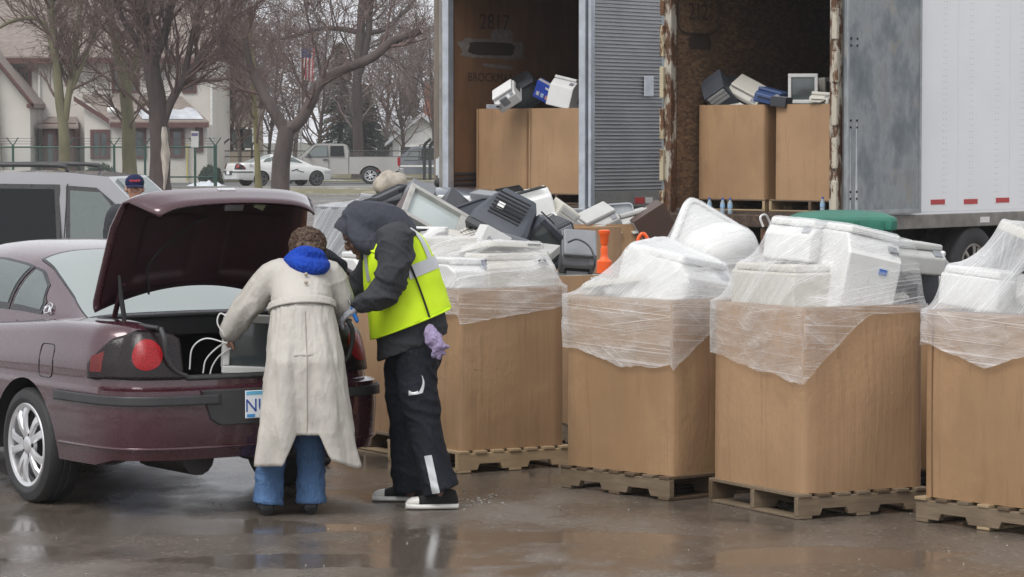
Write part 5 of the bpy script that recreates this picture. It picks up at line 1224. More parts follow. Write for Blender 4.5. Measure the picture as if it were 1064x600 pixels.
for g, lb in ((gR1, 'grey case filling the left box of the right trailer'), (gR2, 'grey case filling the right box of the right trailer'), (gT1, 'dark case filling the left box of the left trailer'), (gT2, 'dark case filling the right box of the left trailer')): filler(lb, g, GREYPL)
k_ = tower('dark blue computer case leaning in the left box of the right trailer', .30, .42, .40, BLUEGREY, group=TG); orient(k_, 750, 99, 37.1, (40, -34, -20))
k_ = slab('dark panel jutting above the blue computer case', .30, .05, .30, DARKPL, group=TG); orient(k_, 765, 90, 37.4, (50, 10, -10))
k_ = printer('cream printer with open slots tilted left in the right trailer', .44, .22, .30, BEIGE, group=TG); orient(k_, 778, 98, 37.0, (36, 26, -30))
k_ = printer('blue and grey machine behind the cream printer', .34, .16, .3, mat('navy_plastic', (.03, .06, .16), .5), group=TG); orient(k_, 802, 102, 36.6, (0, 14, -30))
k_ = carton('black box low beside the white monitor', .2, .12, .2, DARKPL, group=TG); orient(k_, 812, 106, 36.2, (0, 6, -30))
k_ = crt('white monitor with grey screen facing out of the right trailer', .36, .36, .36, WHITEPL, group=TG); orient(k_, 836, 92, 36.6, (2, 0, -12))
k_ = crt('second white monitor half hidden behind the first in the right trailer', .28, .28, .3, BEIGE, group=TG); orient(k_, 853, 93, 36.9, (0, 0, 50))
k_ = printer('small beige printer against the right trailer post', .26, .12, .24, BEIGE, group=TG); orient(k_, 855, 104, 36.0, (-4, 4, -30))
k_ = crt('black monitor lying on its back in the left trailer', .48, .40, .42, DARKPL, group=TG); orient(k_, 545, 92, 41.4, (50, -30, -20))
k_ = printer('white and grey printer tipped over the box edge in the left trailer', .34, .22, .28, WHITEPL, slot=False, group=TG); orient(k_, 527, 100, 40.7, (42, -30, -24))
m = MB(); m.box((-.02, -.13, .02), (.12, .03, .14)); m.build('grey_front', GREYPL, k_, bevel=.02)
k_ = carton('bright blue carton with small pictures on its side in the left trailer', .26, .26, .10, BLUEBOX, group=TG); orient(k_, 566, 95, 40.9, (24, 28, -20))
for q, c in enumerate(((.5, .5, .52), (.35, .45, .6), (.5, .25, .2))):
    m = MB(); m.box((-.07 + .07 * q, -.0515, -.05), (.045, .003, .06)); m.build('picture', mat('picture_%s' % ('white', 'sky', 'red')[q], c, .5), k_)
m = MB(); m.box((.06, -.0515, .08), (.09, .003, .03)); m.build('printed_band', WHITEPL, k_)
k_ = printer('tall white printer with vents against the left trailer post', .38, .42, .34, WHITEPL, slot=False, group=TG); orient(k_, 589, 97, 40.8, (-6, 12, -34))
k_ = slab('dark monitor foot at the left end of the left trailer box', .2, .06, .2, GREYPL, group=TG); orient(k_, 513, 111, 40.6, (0, 0, 0))
# water bottles on the wet ledge
BOT = mat_glass('clear_bottle_plastic', (.42, .52, .60), .45, .1); CAPB = mat('blue_cap', (.03, .08, .42), .4); LABELB = mat('bottle_label', (.25, .42, .62), .4)
bproto = None
for k, (y, lb) in enumerate(((.53, 'leftmost water bottle on the trailer ledge'), (.335, 'middle one of three water bottles on the trailer ledge'), (.225, 'third water bottle from the left on the trailer ledge'), (-1.03, 'lone water bottle beside the rusty right post'))):
    p = in_trailer(TR, -.06 if k < 3 else .04, y, FL - .025 if k < 3 else FL)
    if bproto is None:
        bproto = thing('water_bottle', lb, 'bottle', p, 0, 'water bottles on the trailer ledge')
        rr_ = lambda prof_: [[V((q * math.cos(a), q * math.sin(a), z)) for a in (2 * math.pi * j / 14 for j in range(14))] for q, z in prof_]
        m = MB(); m.rings(rr_([(.030, 0), (.034, .01), (.034, .06), (.031, .07), (.034, .08), (.034, .13), (.030, .15), (.014, .185), (.013, .20)])); m.build('bottle', BOT, bproto, 50)
        m = MB(); m.rings(rr_([(.0145, .19), (.0145, .215), (.012, .217)])); m.build('cap', CAPB, bproto, 40); m = MB(); m.rings(rr_([(.0345, .085), (.0348, .10), (.0345, .128)]), cap=False); m.build('label_band', LABELB, bproto, 60); root = bproto
    else:
        root = bproto.copy(); COL.objects.link(root); root['label'] = lb; root.location = p
        for c in bproto.children:
            d = c.copy(); COL.objects.link(d); d.parent = root
    root.scale = (.88, .88, .88)
# ================================================================== people
SKIN = mat('skin', (.46, .25, .17), .5, var=.08, bump=.1, bscale=200); SKINB = mat('brown_skin', (.16, .085, .06), .5, var=.1)
def mat_cloth(name, col, wr=9, strength=.5, rough=.85, var=.18, st=(1, 1, .6), sheen=.0):
    m, n, l, b = newmat(name); f = noise_fac(n, l, wr, 4, .55, st); g = noise_fac(n, l, 260, 2); h = noise_fac(n, l, wr * 2.6, 3, .6, (st[0], st[1], st[2] * .6)); q = noise_fac(n, l, 3, 3)
    l.new(ramp(n, l, q, [(.3, tuple(x * (1 - var) for x in col)), (.7, tuple(x * (1 + var) for x in col))]), b.inputs['Base Color'])
    b.inputs['Roughness'].default_value = rough; b.inputs['Specular IOR Level'].default_value = .25
    if sheen: b.inputs['Sheen Weight'].default_value = sheen
    def ridge(x, w): return math_(n, l, 'POWER', math_(n, l, 'MAXIMUM', math_(n, l, 'SUBTRACT', 1.0, math_(n, l, 'MULTIPLY', math_(n, l, 'ABSOLUTE', math_(n, l, 'SUBTRACT', x, .5)), w)), 0.0), 1.6)
    hh = math_(n, l, 'ADD', math_(n, l, 'ADD', math_(n, l, 'MULTIPLY', ridge(f, 7), .9), math_(n, l, 'MULTIPLY', f, .7)), math_(n, l, 'ADD', math_(n, l, 'MULTIPLY', ridge(h, 8), .35), math_(n, l, 'MULTIPLY', g, .05))); add_bump(n, l, b, hh, strength, .02); return m
TRENCH = mat_cloth('beige_raincoat_cloth', (.45, .425, .385), 4.5, .20, .55, .05); DENIM = mat_cloth('blue_denim', (.075, .145, .28), 10, .5, .85, .22); ROYAL = mat_cloth('royal_blue_fleece', (.008, .05, .36), 14, .5)
FLEECE = mat_cloth('charcoal_fleece', (.040, .042, .047), 7, .35, .95, .2); NAVYHOOD = mat_cloth('navy_grey_fleece', (.050, .054, .068), 8, .3, .95, .15); BLACKC = mat_cloth('black_track_trousers', (.009, .011, .017), 6, .3, .75, .25)
m_, n_, l_, b_ = newmat('hi_vis_yellow'); b_.inputs['Base Color'].default_value = (.62, .86, .01, 1); b_.inputs['Roughness'].default_value = .75; add_bump(n_, l_, b_, noise_fac(n_, l_, 9, 4, .55, (1, 1, .5)), .4, .02); HIVIS = m_
REFL = mat('silver_reflective_tape', (.50, .52, .53), .35, .2, var=.08); HAIR = mat('brown_hair', (.095, .058, .038), .6, var=.4, nscale=30, bump=.8, bscale=70, stretch=(1, 1, .4), bdist=.01)
SHOEB = mat('black_canvas', (.010, .010, .011), .9); SHOEW = mat('white_rubber', (.66, .65, .61), .5, var=.1); LEATHER = mat('black_leather', (.012, .012, .014), .4)
GLOVE = mat_cloth('grey_knit_glove', (.33, .34, .37), 40, .4); LILAC = mat_cloth('lilac_glove_cloth', (.33, .27, .43), 20, .6); NAVY = mat_cloth('navy_cap_cloth', (.010, .015, .05), 30, .2)
def shifted(mb, o): mb.v = [q - o for q in mb.v]; return mb
def hand(mb, w, d, nrm, side, curl=.5, s=1.0):
    """Palm with four unequal bent fingers and a thumb off its side."""
    d = V(d).normalized(); nrm = V(nrm); nrm = (nrm - d * nrm.dot(d)).normalized(); x = d.cross(nrm) * side
    M_ = Matrix((x, d, nrm)).transposed()
    mb.limb([w - d * .02, w + d * .03], [.026 * s, .030 * s], 12, 6); mb.ell(w + d * .050 * s, (.041 * s, .050 * s, .017 * s), M_, 16, 10, e=.8)
    for k, (ox, L) in enumerate(((-.030, .066), (-.010, .076), (.011, .072), (.030, .056))):
        b = w + d * .088 * s + x * ox * s; a1 = .35 * curl; a2 = 1.0 * curl; a3 = 1.6 * curl; p = [b - d * .02]; q = b
        for f, a in ((.42, a1), (.32, a2), (.26, a3)): p.append(q.copy()); q = q + (d * math.cos(a) + nrm * math.sin(a)) * (L * f * s)
        p.append(q); mb.limb(p, [.0098 * s] * 3 + [.0092 * s, .0082 * s], 8, 12)
    b = w + d * .025 * s - x * .032 * s; mb.limb([b, b - x * .022 * s + d * .025 * s + nrm * .012, b - x * .028 * s + d * .052 * s + nrm * .022], [.013 * s, .0115 * s, .009 * s], 8, 10)
def head(mb, c, fwd, up, s=1.0):
    f = V(fwd).normalized(); u = V(up); u = (u - f * u.dot(f)).normalized(); r_ = f.cross(u); M_ = Matrix((r_, f, u)).transposed(); at = lambda x, y, z: V(c) + M_ @ V((x * s, y * s, z * s))
    mb.ell(at(0, -.008, .022), (.074 * s, .094 * s, .090 * s), M_, 24, 16); mb.ell(at(0, .022, -.045), (.056 * s, .066 * s, .072 * s), M_, 20, 14)
    mb.limb([at(0, .082, .018), at(0, .102, -.012), at(0, .100, -.022)], [.009 * s, .013 * s, .014 * s], 8, 8); mb.ell(at(0, .080, -.095), (.022 * s, .018 * s, .016 * s), M_, 12, 8)
    for sg in (-1, 1):
        mb.ell(at(sg * .030, .076, .034), (.024 * s, .012 * s, .008 * s), M_, 10, 8); mb.ell(at(sg * .078, -.006, -.005), (.010 * s, .020 * s, .032 * s), M_, 10, 8); mb.ell(at(sg * .036, .066, -.03), (.022 * s, .016 * s, .022 * s), M_, 10, 8)
    mb.ell(at(0, .086, -.052), (.024 * s, .010 * s, .006 * s), M_, 10, 6); mb.ell(at(0, .083, -.063), (.020 * s, .011 * s, .007 * s), M_, 10, 6)
    return at, M_
def eyes(at, M_, root, o, s=1.0):
    for sg in (-1, 1):
        m = MB(); m.ell(at(sg * .030, .080, .012), (.013 * s, .007 * s, .007 * s), M_, 12, 8); shifted(m, o).build('eye', mat('eye_white', (.55, .53, .50), .2), root, 180)
        m = MB(); m.ell(at(sg * .030, .0865, .012), (.006 * s, .003 * s, .006 * s), M_, 10, 6); shifted(m, o).build('iris', DARKIN, root, 180)
def wrinkle(o, amp, fr=(9, 9, 5), seed=0.0):
    def f(co, nn): return amp * (noise.noise(V((co.x * fr[0] + seed, co.y * fr[1], co.z * fr[2]))) + .5 * noise.noise(V((co.x * fr[0] * 2.3, co.y * fr[1] * 2.3 + seed, co.z * fr[2] * 2.1))))
    return f
def folds(amp, dirv, freq, seed=0.0, amp2=None):
    """Diagonal pull folds across cloth."""
    d = V(dirv).normalized(); e1 = d.orthogonal().normalized(); e2 = d.cross(e1); k = freq / 3.6
    def f(co, nn):
        w = V((noise.noise(co * 4 + V((seed, 0, 0))), noise.noise(co * 4 + V((0, seed, 0))), 0)) * .10
        q = V(((co.dot(d) + w.x) * k, (co.dot(e1) + w.y) * k * .32 + seed, co.dot(e2) * k * .32)); r_ = noise.noise(q); r2 = noise.noise(q * 2.1 + V((7, 3, 1)))
        rd = max(0, 1 - abs(r_) * 3.2) ** 2; rd2 = max(0, 1 - abs(r2) * 3.2) ** 2
        return amp * (1.1 * rd + .5 * rd2 - .4) + amp * .7 * noise.noise(co * 7 + V((0, 0, seed)))
    return f

# ------------------------------------------------------------------ the woman in the raincoat
wo = V((P(297, 530, 16.95).x, 16.92, 0)); woman = thing('person', 'person in a long beige belted raincoat and jeans bending into the open car boot', 'person', wo)
J = dict(hl=P(303, 372, 16.82), hr=P(331, 372, 16.84), kl=P(288, 452, 16.87), kr=P(322, 452, 16.92), al=P(277, 521, 16.90), ar=P(322, 519, 16.96), hip=P(317, 366, 16.82), wa=P(316, 325, 16.88), ch=P(315, 292, 17.02), nk=P(318, 272, 17.13), hd=P(319, 261, 17.26),
         sl=P(287, 286, 17.04), sr=P(343, 286, 17.06), el=P(257, 318, 17.06), er=P(356, 316, 17.10), wl=P(237, 346, 17.14), wr=P(343, 336, 17.24))
mb = MB()
mb.limb([J['hip'], J['wa'], J['ch'], J['nk']], [.13, .12, .13, .055], 16, 20); mb.limb([J['nk'], J['hd']], [.05, .05], 12, 6)
for a in 'lr':
    mb.limb([J['h' + a], J['k' + a], J['a' + a]], [.085, .055, .042], 14, 20); mb.limb([J['ch'], J['s' + a], J['e' + a], J['w' + a]], [.07, .055, .042, .028], 12, 22)
    mb.limb([J['a' + a] + V((0, -.02, -.01)), J['a' + a] + V((0, .06, -.04)), J['a' + a] + V((0, .15, -.05))], [.030, .028, .024], 12, 10)
hd_at, hd_M = head(mb, J['hd'], (-.25, .75, -.62), (-.1, .6, .8))
hand(mb, J['wl'], (-.12, .35, -.55), (.8, .45, 0), -1, .7); hand(mb, J['wr'], (-.3, .6, -.5), (-.8, .3, 0), 1, .6)
ob = shifted(mb, wo).build('body', SKIN, woman); remesh(ob, .0065, 3); eyes(hd_at, hd_M, woman, wo)
# jeans
mb = MB()
mb.limb([J['hl'] + V((.03, 0, .04)), J['kl'] + V((0, -.01, 0)), P(281, 490, 16.88), P(278, 524, 16.87)], [.105, .085, .080, .088], 18, 24, flat=True); mb.limb([J['hr'] + V((-.02, 0, .04)), J['kr'] + V((0, -.01, 0)), P(323, 490, 16.93), P(323, 522, 16.93)], [.105, .085, .080, .086], 18, 24, flat=True)
mb.ell(J['hip'], (.15, .12, .15)); o = shifted(mb, wo).build('jeans', DENIM, woman); remesh(o, .011, 4, folds(.006, (.3, .2, 1), 34, 2.0))
for a, x in (('l', 266), ('r', 322)):
    for sx in (0,):
        m = MB(); hp = J['a' + a]; c = V((hp.x, hp.y, 0)); d = V((-.12, 1, 0)).normalized(); r_ = V((1, .12, 0)).normalized(); rs = []
        for y, wd, ht, z0 in ((-.078, .030, .070, .004), (-.068, .040, .088, .0), (-.03, .040, .095, 0), (.05, .042, .08, 0), (.12, .048, .055, 0), (.17, .042, .042, .004), (.195, .02, .025, .012)):
            q = c + d * y; rs.append([q + r_ * (wd * math.cos(t)) + V((0, 0, z0 + (ht - z0) * (.5 + .5 * math.sin(t)))) for t in (2 * math.pi * k / 16 for k in range(16))])
        m.rings(rs); shifted(m, wo).build('shoe', LEATHER, woman, 60)
# coat: torso and sleeves
F_ = V((-.22, .97, 0)); RT = V((.975, .22, 0))
tilt = lambda k: (F_ * math.cos(k) - V((0, 0, 1)) * math.sin(k))
CL = Loft([(J['hip'] + V((0, 0, -.02)), RT * .195, tilt(.05) * .165), (P(315, 345, 16.86), RT * .182, tilt(.15) * .155), (P(314, 319, 16.90), RT * .170, tilt(.35) * .145), (P(314, 300, 16.99), RT * .176, tilt(.55) * .145), (P(314, 287, 17.05), RT * .172, tilt(.65) * .135), (P(316, 276, 17.09), RT * .138, tilt(.7) * .105), (P(318, 269, 17.12), RT * .085, tilt(.75) * .075)])
mb = MB(); mb.rings(CL.rows(26, 36))
mb.limb([J['ch'] + V((-.03, .02, .02)), J['sl'], P(272, 301, 17.05), J['el'], P(246, 334, 17.10), P(240, 343, 17.125)], [.10, .090, .090, .082, .074, .068], 18, 26)
mb.limb([J['ch'] + V((.03, .02, .02)), J['sr'], P(352, 302, 17.08), J['er'], P(349, 328, 17.18)], [.10, .085, .078, .072, .06], 18, 24)
o = shifted(mb, wo).build('coat', TRENCH, woman); f1 = folds(.009, (-.75, .1, .65), 22, 3.0); remesh(o, .010, 5, lambda co, nn: f1(co, nn) * (.35 if co.z > 1.22 and abs(co.x) < .18 else 1))
# coat skirt: hem long at the sides, open back vent in the middle
def hemz(th):
    d = math.degrees(th) % 360
    long_ = .292; mid = .47
    return interp(d, [0, 60, 120, 180, 236, 250, 286, 297, 330, 360], [.31, .42, .42, long_, long_ + .01, mid, mid, .33, .275, .31])
SK = [(P(314.3, 316, 16.895), .170, .149), (P(315, 345, 16.86), .190, .165), (P(316, 374, 16.82), .212, .185), (P(316, 410, 16.82), .234, .20), (P(316, 450, 16.82), .256, .22), (P(316, 492, 16.83), .276, .235)]
zs = [q[0].z for q in SK]; rows = []; NR, NC = 44, 144; uu = []
for i in range(NR):
    u = i / (NR - 1); row = []
    for j in range(NC):
        th = 2 * math.pi * j / NC; zt = zs[0]; z = zt + (hemz(th) - zt) * u
        cx = interp(-z, [-q for q in zs], [q[0].x for q in SK]); cy = interp(-z, [-q for q in zs], [q[0].y for q in SK]); a = interp(-z, [-q for q in zs], [q[1] for q in SK]); b = interp(-z, [-q for q in zs], [q[2] for q in SK])
        k = u ** 1.3; d = math.degrees(th) % 360
        fo = .028 * k * math.sin(5 * th + 1.2 + 1.5 * u) + .012 * k * math.sin(11 * th + 2.0 - 2 * u + 1.5 * noise.noise(V((th, z * 2, 8)))) + .012 * noise.noise(V((math.cos(th) * 3, math.sin(th) * 3, z * 5))) * (.4 + k)
        cxx, cyy = math.cos(th) * 1.2, math.sin(th) * 1.2; q1 = noise.noise(V((cxx * 4 + z * 2.5, cyy * 4, z * 3.2 + 3))); q2 = noise.noise(V((cxx * 9 - z * 4, cyy * 9, z * 7))); fo += .005 * max(0, 1 - abs(q1) * 3.5) ** 2 + .003 * max(0, 1 - abs(q2) * 3.2) ** 2 + .006 * noise.noise(V((cxx * 7, cyy * 7, z * 9)))
        fo += -.075 * k * math.exp(-((d - 268) / 22) ** 2) + .045 * k * math.exp(-((d - 318) / 20) ** 2) + .02 * k * math.exp(-((d - 238) / 12) ** 2)
        p = V((cx, cy, z)) + RT * ((a + fo) * math.cos(th)) + F_ * ((b + fo) * math.sin(th)); row.append(p)
    rows.append(row)
m = MB(); m.rings(rows, cap=False); shifted(m, wo).build('coat_skirt', TRENCH, woman, 180, solid=.006)
m = MB(); CL.patch(m, [.308, .318, .332, .344, .354], [2 * math.pi * j / 60 for j in range(61)], .020); shifted(m, wo).build('belt', TRENCH, woman, 60, solid=.006)
for py in (302, 309):
    t_ = .50 if py == 302 else .435
    q = CL.pt(t_, R(270), .020); m = MB(); m.ell(q, (.011, .006, .011)); shifted(m, wo).build('button', mat('horn_button', (.33, .28, .22), .4), woman, 60)
# blue hood lying on the collar
mb = MB(); mb.tube([P(299, 270, 17.03), P(307, 274, 16.94), P(320, 277, 16.91), P(333, 278, 16.95), P(340, 275, 17.05)], [.030, .046, .050, .046, .030], 14, smooth=24); mb.ell(P(319, 268, 17.03), (.115, .09, .055), rotm(-35, 6, 10)); o = shifted(mb, wo).build('blue_hood', ROYAL, woman); remesh(o, .009, 4, wrinkle(o, .006, (14, 14, 14), 5))
# short curly hair
mb = MB(); mb.ell(hd_at(0, -.030, .020), (.098, .098, .098), hd_M); mb.ell(hd_at(0, -.065, -.030), (.085, .055, .070), hd_M); mb.ell(hd_at(0, .02, .07), (.085, .09, .05), hd_M)
o = shifted(mb, wo).build('hair', HAIR, woman); remesh(o, .006, 2, lambda co, nn: .016 * noise.noise(co * 22) + .011 * noise.noise(co * 55) + .006 * noise.noise(co * 120))
rr = random.Random(8); m = MB()
for k in range(900):
    a, b = rr.uniform(0, 6.283), rr.uniform(-.75, 1.5); d_ = V((math.cos(a) * math.cos(b), math.sin(a) * math.cos(b), math.sin(b))); p = hd_at(.094 * d_.x, -.028 + .094 * d_.y, .016 + .096 * d_.z); nn = (hd_M @ d_).normalized(); t_ = nn.orthogonal().normalized(); t_ = Matrix.Rotation(rr.uniform(0, 6.283), 3, nn) @ t_; L_ = rr.uniform(.02, .042); c_ = rr.uniform(.006, .020)
    m.tube([p - nn * .008, p + t_ * L_ * .35 + nn * c_, p + t_ * L_ * .75 + nn * c_ * .8, p + t_ * L_ + nn * rr.uniform(-.002, .012)], [.0026, .0026, .002, .0012], 4, cap=False)
shifted(m, wo).build('hair_curls', mat('hair_strand', (.11, .068, .045), .45, var=.45, nscale=40), woman, 180, fix=False)
# back seam of the coat and a tab over the vent
m = MB(); m.tube([V(rows[i][107]) + V((0, -.004, 0)) for i in range(2, 44, 2)], .0035, 5); shifted(m, wo).build('back_seam', mat('coat_seam_thread', (.30, .27, .235), .7), woman, 60)
# monitor she is lifting
mon = crt('white monitor with grey screen being lifted over the boot sill', .36, .34, .36, WHITEPL, SCREEN, group=HEAP); orient(mon, 261, 355, 17.36, (3, 3, 12))
for q, pts in enumerate(([(234, 350), (226, 336), (229, 326), (238, 331)], [(236, 357), (214, 352), (200, 362), (197, 384)], [(238, 354), (225, 362), (214, 374), (211, 388)], [(240, 362), (228, 370), (221, 380), (218, 390)])):
    cable('power_cable', ('white cord arching above the hand in the boot', 'white cord looping left down into the boot', 'white cord in the middle of the boot loops', 'short white cord nearest the lifted monitor')[q], [P(a, b, 17.08 + .02 * q) for a, b in pts], .0045, WHITEPL, group=None)

# ------------------------------------------------------------------ the worker in the vest
ko = V((P(435, 520, 17.3).x, 17.3, 0)); wk = thing('person', 'person in a dark hooded jacket and yellow reflective vest facing the car', 'person', ko)
K = dict(hip=P(430, 362, 17.32), wa=P(424, 332, 17.32), ch=P(412, 275, 17.31), nk=P(398, 248, 17.30), hd=P(374, 244, 17.29), sn=P(411, 250, 17.10), sf=P(400, 252, 17.50), en=P(404, 297, 17.03), ef=P(376, 296, 17.58), wn=P(373, 317, 17.04), wf=P(356, 311, 17.50),
         hn=P(434, 370, 17.22), hf=P(424, 370, 17.42), kn=P(441, 440, 17.16), kf=P(420, 440, 17.45), an=P(455, 514, 17.14), af=P(424, 511, 17.47))
mb = MB(); mb.limb([K['hip'], K['wa'], K['ch'], K['nk']], [.14, .13, .14, .06], 16, 20); mb.limb([K['nk'], K['hd']], [.055, .055], 12, 6)
for a in 'nf':
    mb.limb([K['h' + a], K['k' + a], K['a' + a] + V((.01, 0, .0))], [.09, .06, .032], 14, 20); mb.limb([K['ch'], K['s' + a], K['e' + a], K['w' + a]], [.08, .06, .045, .03], 12, 22)
kat, kM = head(mb, K['hd'], (-.80, .04, -.60), (-.55, 0, .83), 1.04)
hand(mb, K['wn'], (-.75, .15, -.55), (.45, .3, -.6), 1, .8, 1.05); hand(mb, K['wf'], (-.85, -.1, -.35), (-.2, -.2, -.9), -1, .5, 1.05)
o = shifted(mb, ko).build('body', SKINB, wk); remesh(o, .0065, 3); eyes(kat, kM, wk, ko, 1.04)
mb = MB(); hand(mb, K['wn'], (-.75, .15, -.55), (.45, .3, -.6), 1, .8, 1.16); o = shifted(mb, ko).build('glove', GLOVE, wk); remesh(o, .005, 2)
mb = MB(); hand(mb, K['wf'], (-.85, -.1, -.35), (-.2, -.2, -.9), -1, .5, 1.16); o = shifted(mb, ko).build('glove', GLOVE, wk); remesh(o, .005, 2)
# trousers
mb = MB(); mb.limb([K['hn'] + V((0, .02, .05)), P(434, 400, 17.19), K['kn'], P(449, 480, 17.13), P(459, 510, 17.12)], [.130, .115, .100, .098, .112], 18, 26, flat=True); mb.limb([K['hf'] + V((0, 0, .05)), P(419, 400, 17.43), K['kf'], P(421, 480, 17.46), P(425, 511, 17.47)], [.130, .110, .090, .084, .090], 18, 26, flat=True); mb.ell(K['hip'] + V((0, 0, -.03)), (.17, .18, .15))
o = shifted(mb, ko).build('track_trousers', BLACKC, wk); remesh(o, .010, 4, folds(.008, (.5, .2, .9), 26, 7.0))
def near_surf(bvt, px, py):   # point on a mesh straight below a pixel, in world space
    d = ray(px, py); h = bvt.ray_cast(CAM, d.normalized()); return h[0], h[1]
def tree_of(objs): v_, f_ = world_polys(objs); return BVHTree.FromPolygons(v_, f_)
bt = tree_of([o])
def decal(name, pxs, mtl, root, bt_, org, w_px=None, off=.004):
    m = MB(); rows = []
    for (ax, ay, bx, by) in pxs:
        r_ = []
        for k in range(7):
            h = near_surf(bt_, ax + (bx - ax) * k / 6, ay + (by - ay) * k / 6)
            if h[0] is None: break
            r_.append(h[0] + h[1] * off)
        if len(r_) == 7: rows.append(r_)
    if len(rows) > 1: m.grid(rows); return shifted(m, org).build(name, mtl, root, 60)
decal('reflective_stripe', [(441 + 8.5 * u, 474 + 39 * u, 448.5 + 8.5 * u, 473 + 39 * u) for u in lin(0, 1, 12)], REFL, wk, bt, ko)
decal('trouser_mark', [(425 + 9 * u, 406 + 2 * math.sin(3 * u), 425 + 9 * u, 411 - 1.0 * u) for u in lin(0, 1, 6)] + [(435 + 4 * math.sin(u * 2.4), 408 - 18 * u, 439 + 3 * math.sin(u * 2.4) - 2 * u, 408.5 - 17 * u) for u in lin(0, 1, 10)], REFL, wk, bt, ko)
# jacket
up = V((-.36, 0, .93)); AX = V((.93, 0, .36)); BY = V((0, 1, 0))
KL = Loft([(P(429, 361, 17.32), AX * .215, BY * .215), (P(427, 338, 17.32), AX * .212, BY * .215), (P(421, 308, 17.32), AX * .200, BY * .205), (P(414, 280, 17.31), AX * .188, BY * .205), (P(408, 258, 17.30), AX * .165, BY * .205), (P(403, 245, 17.30), AX * .125, BY * .17), (P(397, 238, 17.30), AX * .085, BY * .10)])
mb = MB(); mb.rings(KL.rows(28, 40))
o = shifted(mb, ko).build('jacket', FLEECE, wk); remesh(o, .010, 4, folds(.008, (.6, .3, .8), 22, 5.0)); o_j = o
mb = MB(); mb.limb([K['sn'] + V((0, .06, 0)), K['sn'] + V((0, -.005, -.01)), P(409, 275, 17.03), K['en'] + V((0, 0, 0)), P(388, 310, 17.02), P(377, 316, 17.035)], [.105, .108, .100, .092, .075, .060], 20, 30)
o = shifted(mb, ko).build('near_sleeve', FLEECE, wk); remesh(o, .009, 4, folds(.016, (.25, .3, .9), 30, 9.0))
mb = MB(); mb.limb([K['sf'], K['ef'], P(361, 309, 17.51)], [.10, .082, .058], 18, 22); o = shifted(mb, ko).build('far_sleeve', FLEECE, wk); remesh(o, .010, 4, folds(.010, (.6, .2, .8), 30, 4.0))
# vest over the jacket
m = MB(); rows = []
for i in range(40):
    t = .175 + .66 * i / 39; row = []
    for j in range(73):
        th = 2 * math.pi * j / 72; q = KL.pt(t, th, .020 + .010 * (1 - i / 39) + .007 * math.sin(4 * th + 6 * t) + .006 * noise.noise(V((th * 2.5, t * 9, 0)))); row.append(q)
    rows.append(row)
m.grid(rows); vest = shifted(m, ko).build('reflective_vest', HIVIS, wk, 180, solid=.004)
def vp(ts, ths, nm, mtl, off=.034): m = MB(); m.grid([[KL.pt(t, th, off + .007 * math.sin(4 * th + 6 * t)) for th in ths] for t in ts]); return shifted(m, ko).build(nm, mtl, vest, 60)
vp(lin(.42, .50, 5), [R(a) for a in range(286, 452, 4)], 'silver_band', REFL)
vp(lin(.50, .86, 14), [R(a) for a in lin(326, 338, 4)], 'shoulder_band', REFL, .031)
vp(lin(.50, .86, 14), [R(a) for a in lin(207, 219, 4)], 'chest_band', REFL, .031)
m = MB(); m.tube([KL.pt(t, R(a), .036) for t, a in zip(lin(.50, .18, 12), lin(292, 300, 12))], .006, 6); shifted(m, ko).build('side_seam', DARKIN, vest, 60)
m = MB(); m.tube([KL.pt(.178, R(a), .034) for a in range(0, 361, 6)], .006, 6); shifted(m, ko).build('vest_hem', HIVIS, vest, 60)
m = MB(); m.tube([KL.pt(t, R(a), .034) for t, a in ((.86, 214), (.80, 212), (.76, 222), (.70, 240), (.64, 262), (.62, 285), (.66, 305), (.74, 320), (.84, 328), (.88, 330))], .008, 6, smooth=40); shifted(m, ko).build('armhole_trim', HIVIS, vest, 60)
# hood pulled over the bowed head
mb = MB(); hc = K['hd']; fd = V((-.80, .02, -.60)).normalized(); ud = V((-.60, 0, .80))
mb.limb([P(415, 245, 17.31), P(405, 237, 17.30), P(395, 233, 17.30), P(386, 231, 17.29)], [.106, .124, .136, .132], 22, 22)
mb.limb([P(386, 231, 17.29), P(376, 232, 17.29), P(367, 239, 17.29)], [.132, .128, .104], 22, 16)
mb.limb([P(366, 236, 17.20), P(377, 250, 17.16), P(395, 258, 17.18)], [.045, .06, .07], 14, 14); mb.limb([P(366, 236, 17.38), P(377, 250, 17.42), P(395, 258, 17.42)], [.045, .06, .07], 14, 14)
mb.limb([P(400, 252, 17.30), P(386, 262, 17.29)], [.10, .07], 16, 8)
o = shifted(mb, ko).build('hood', NAVYHOOD, wk)
cu = MB(); cu.ell(P(354, 253, 17.29), (.105, .115, .095)); cu = shifted(cu, ko).build('cutter', DARKIN, wk); remesh(o, .010, 5, folds(.010, (.5, .2, .85), 26, 1.0)); o.data.materials.append(DARKIN); cut(o, [cu]); shade(o.data, 60)
# lilac glove hanging from the pocket, blue tool in the hand
mb = MB(); mb.limb([P(447, 344, 17.08), P(451, 353, 17.05), P(456, 360, 17.04)], [.035, .052, .04], 14, 14)
for a, b in ((450, 371), (456, 372), (462, 368), (465, 361)): mb.limb([P(454, 358, 17.04), P((454 + a) / 2, (358 + b) / 2, 17.03), P(a, b, 17.04)], [.026, .018, .012], 10, 8)
o = shifted(mb, ko).build('pocket_glove', LILAC, wk); remesh(o, .006, 2, wrinkle(o, .010, (24, 24, 24), 2))
tl_ = thing('hand_tool', 'blue handled tool in the gloved hand of the vest worker', 'tool', P(368, 327, 17.02))
m = MB(); m.limb([(-.012, 0, .035), (0, 0, 0), (.016, 0, -.035)], [.010, .013, .012], 10, 12); m.build('handle', mat('blue_handle', (.01, .12, .40), .4), tl_, 60); m = MB(); m.tube([(-.012, 0, .035), (-.03, 0, .085)], .004, 6); m.build('blade', CHROME, tl_, 60)
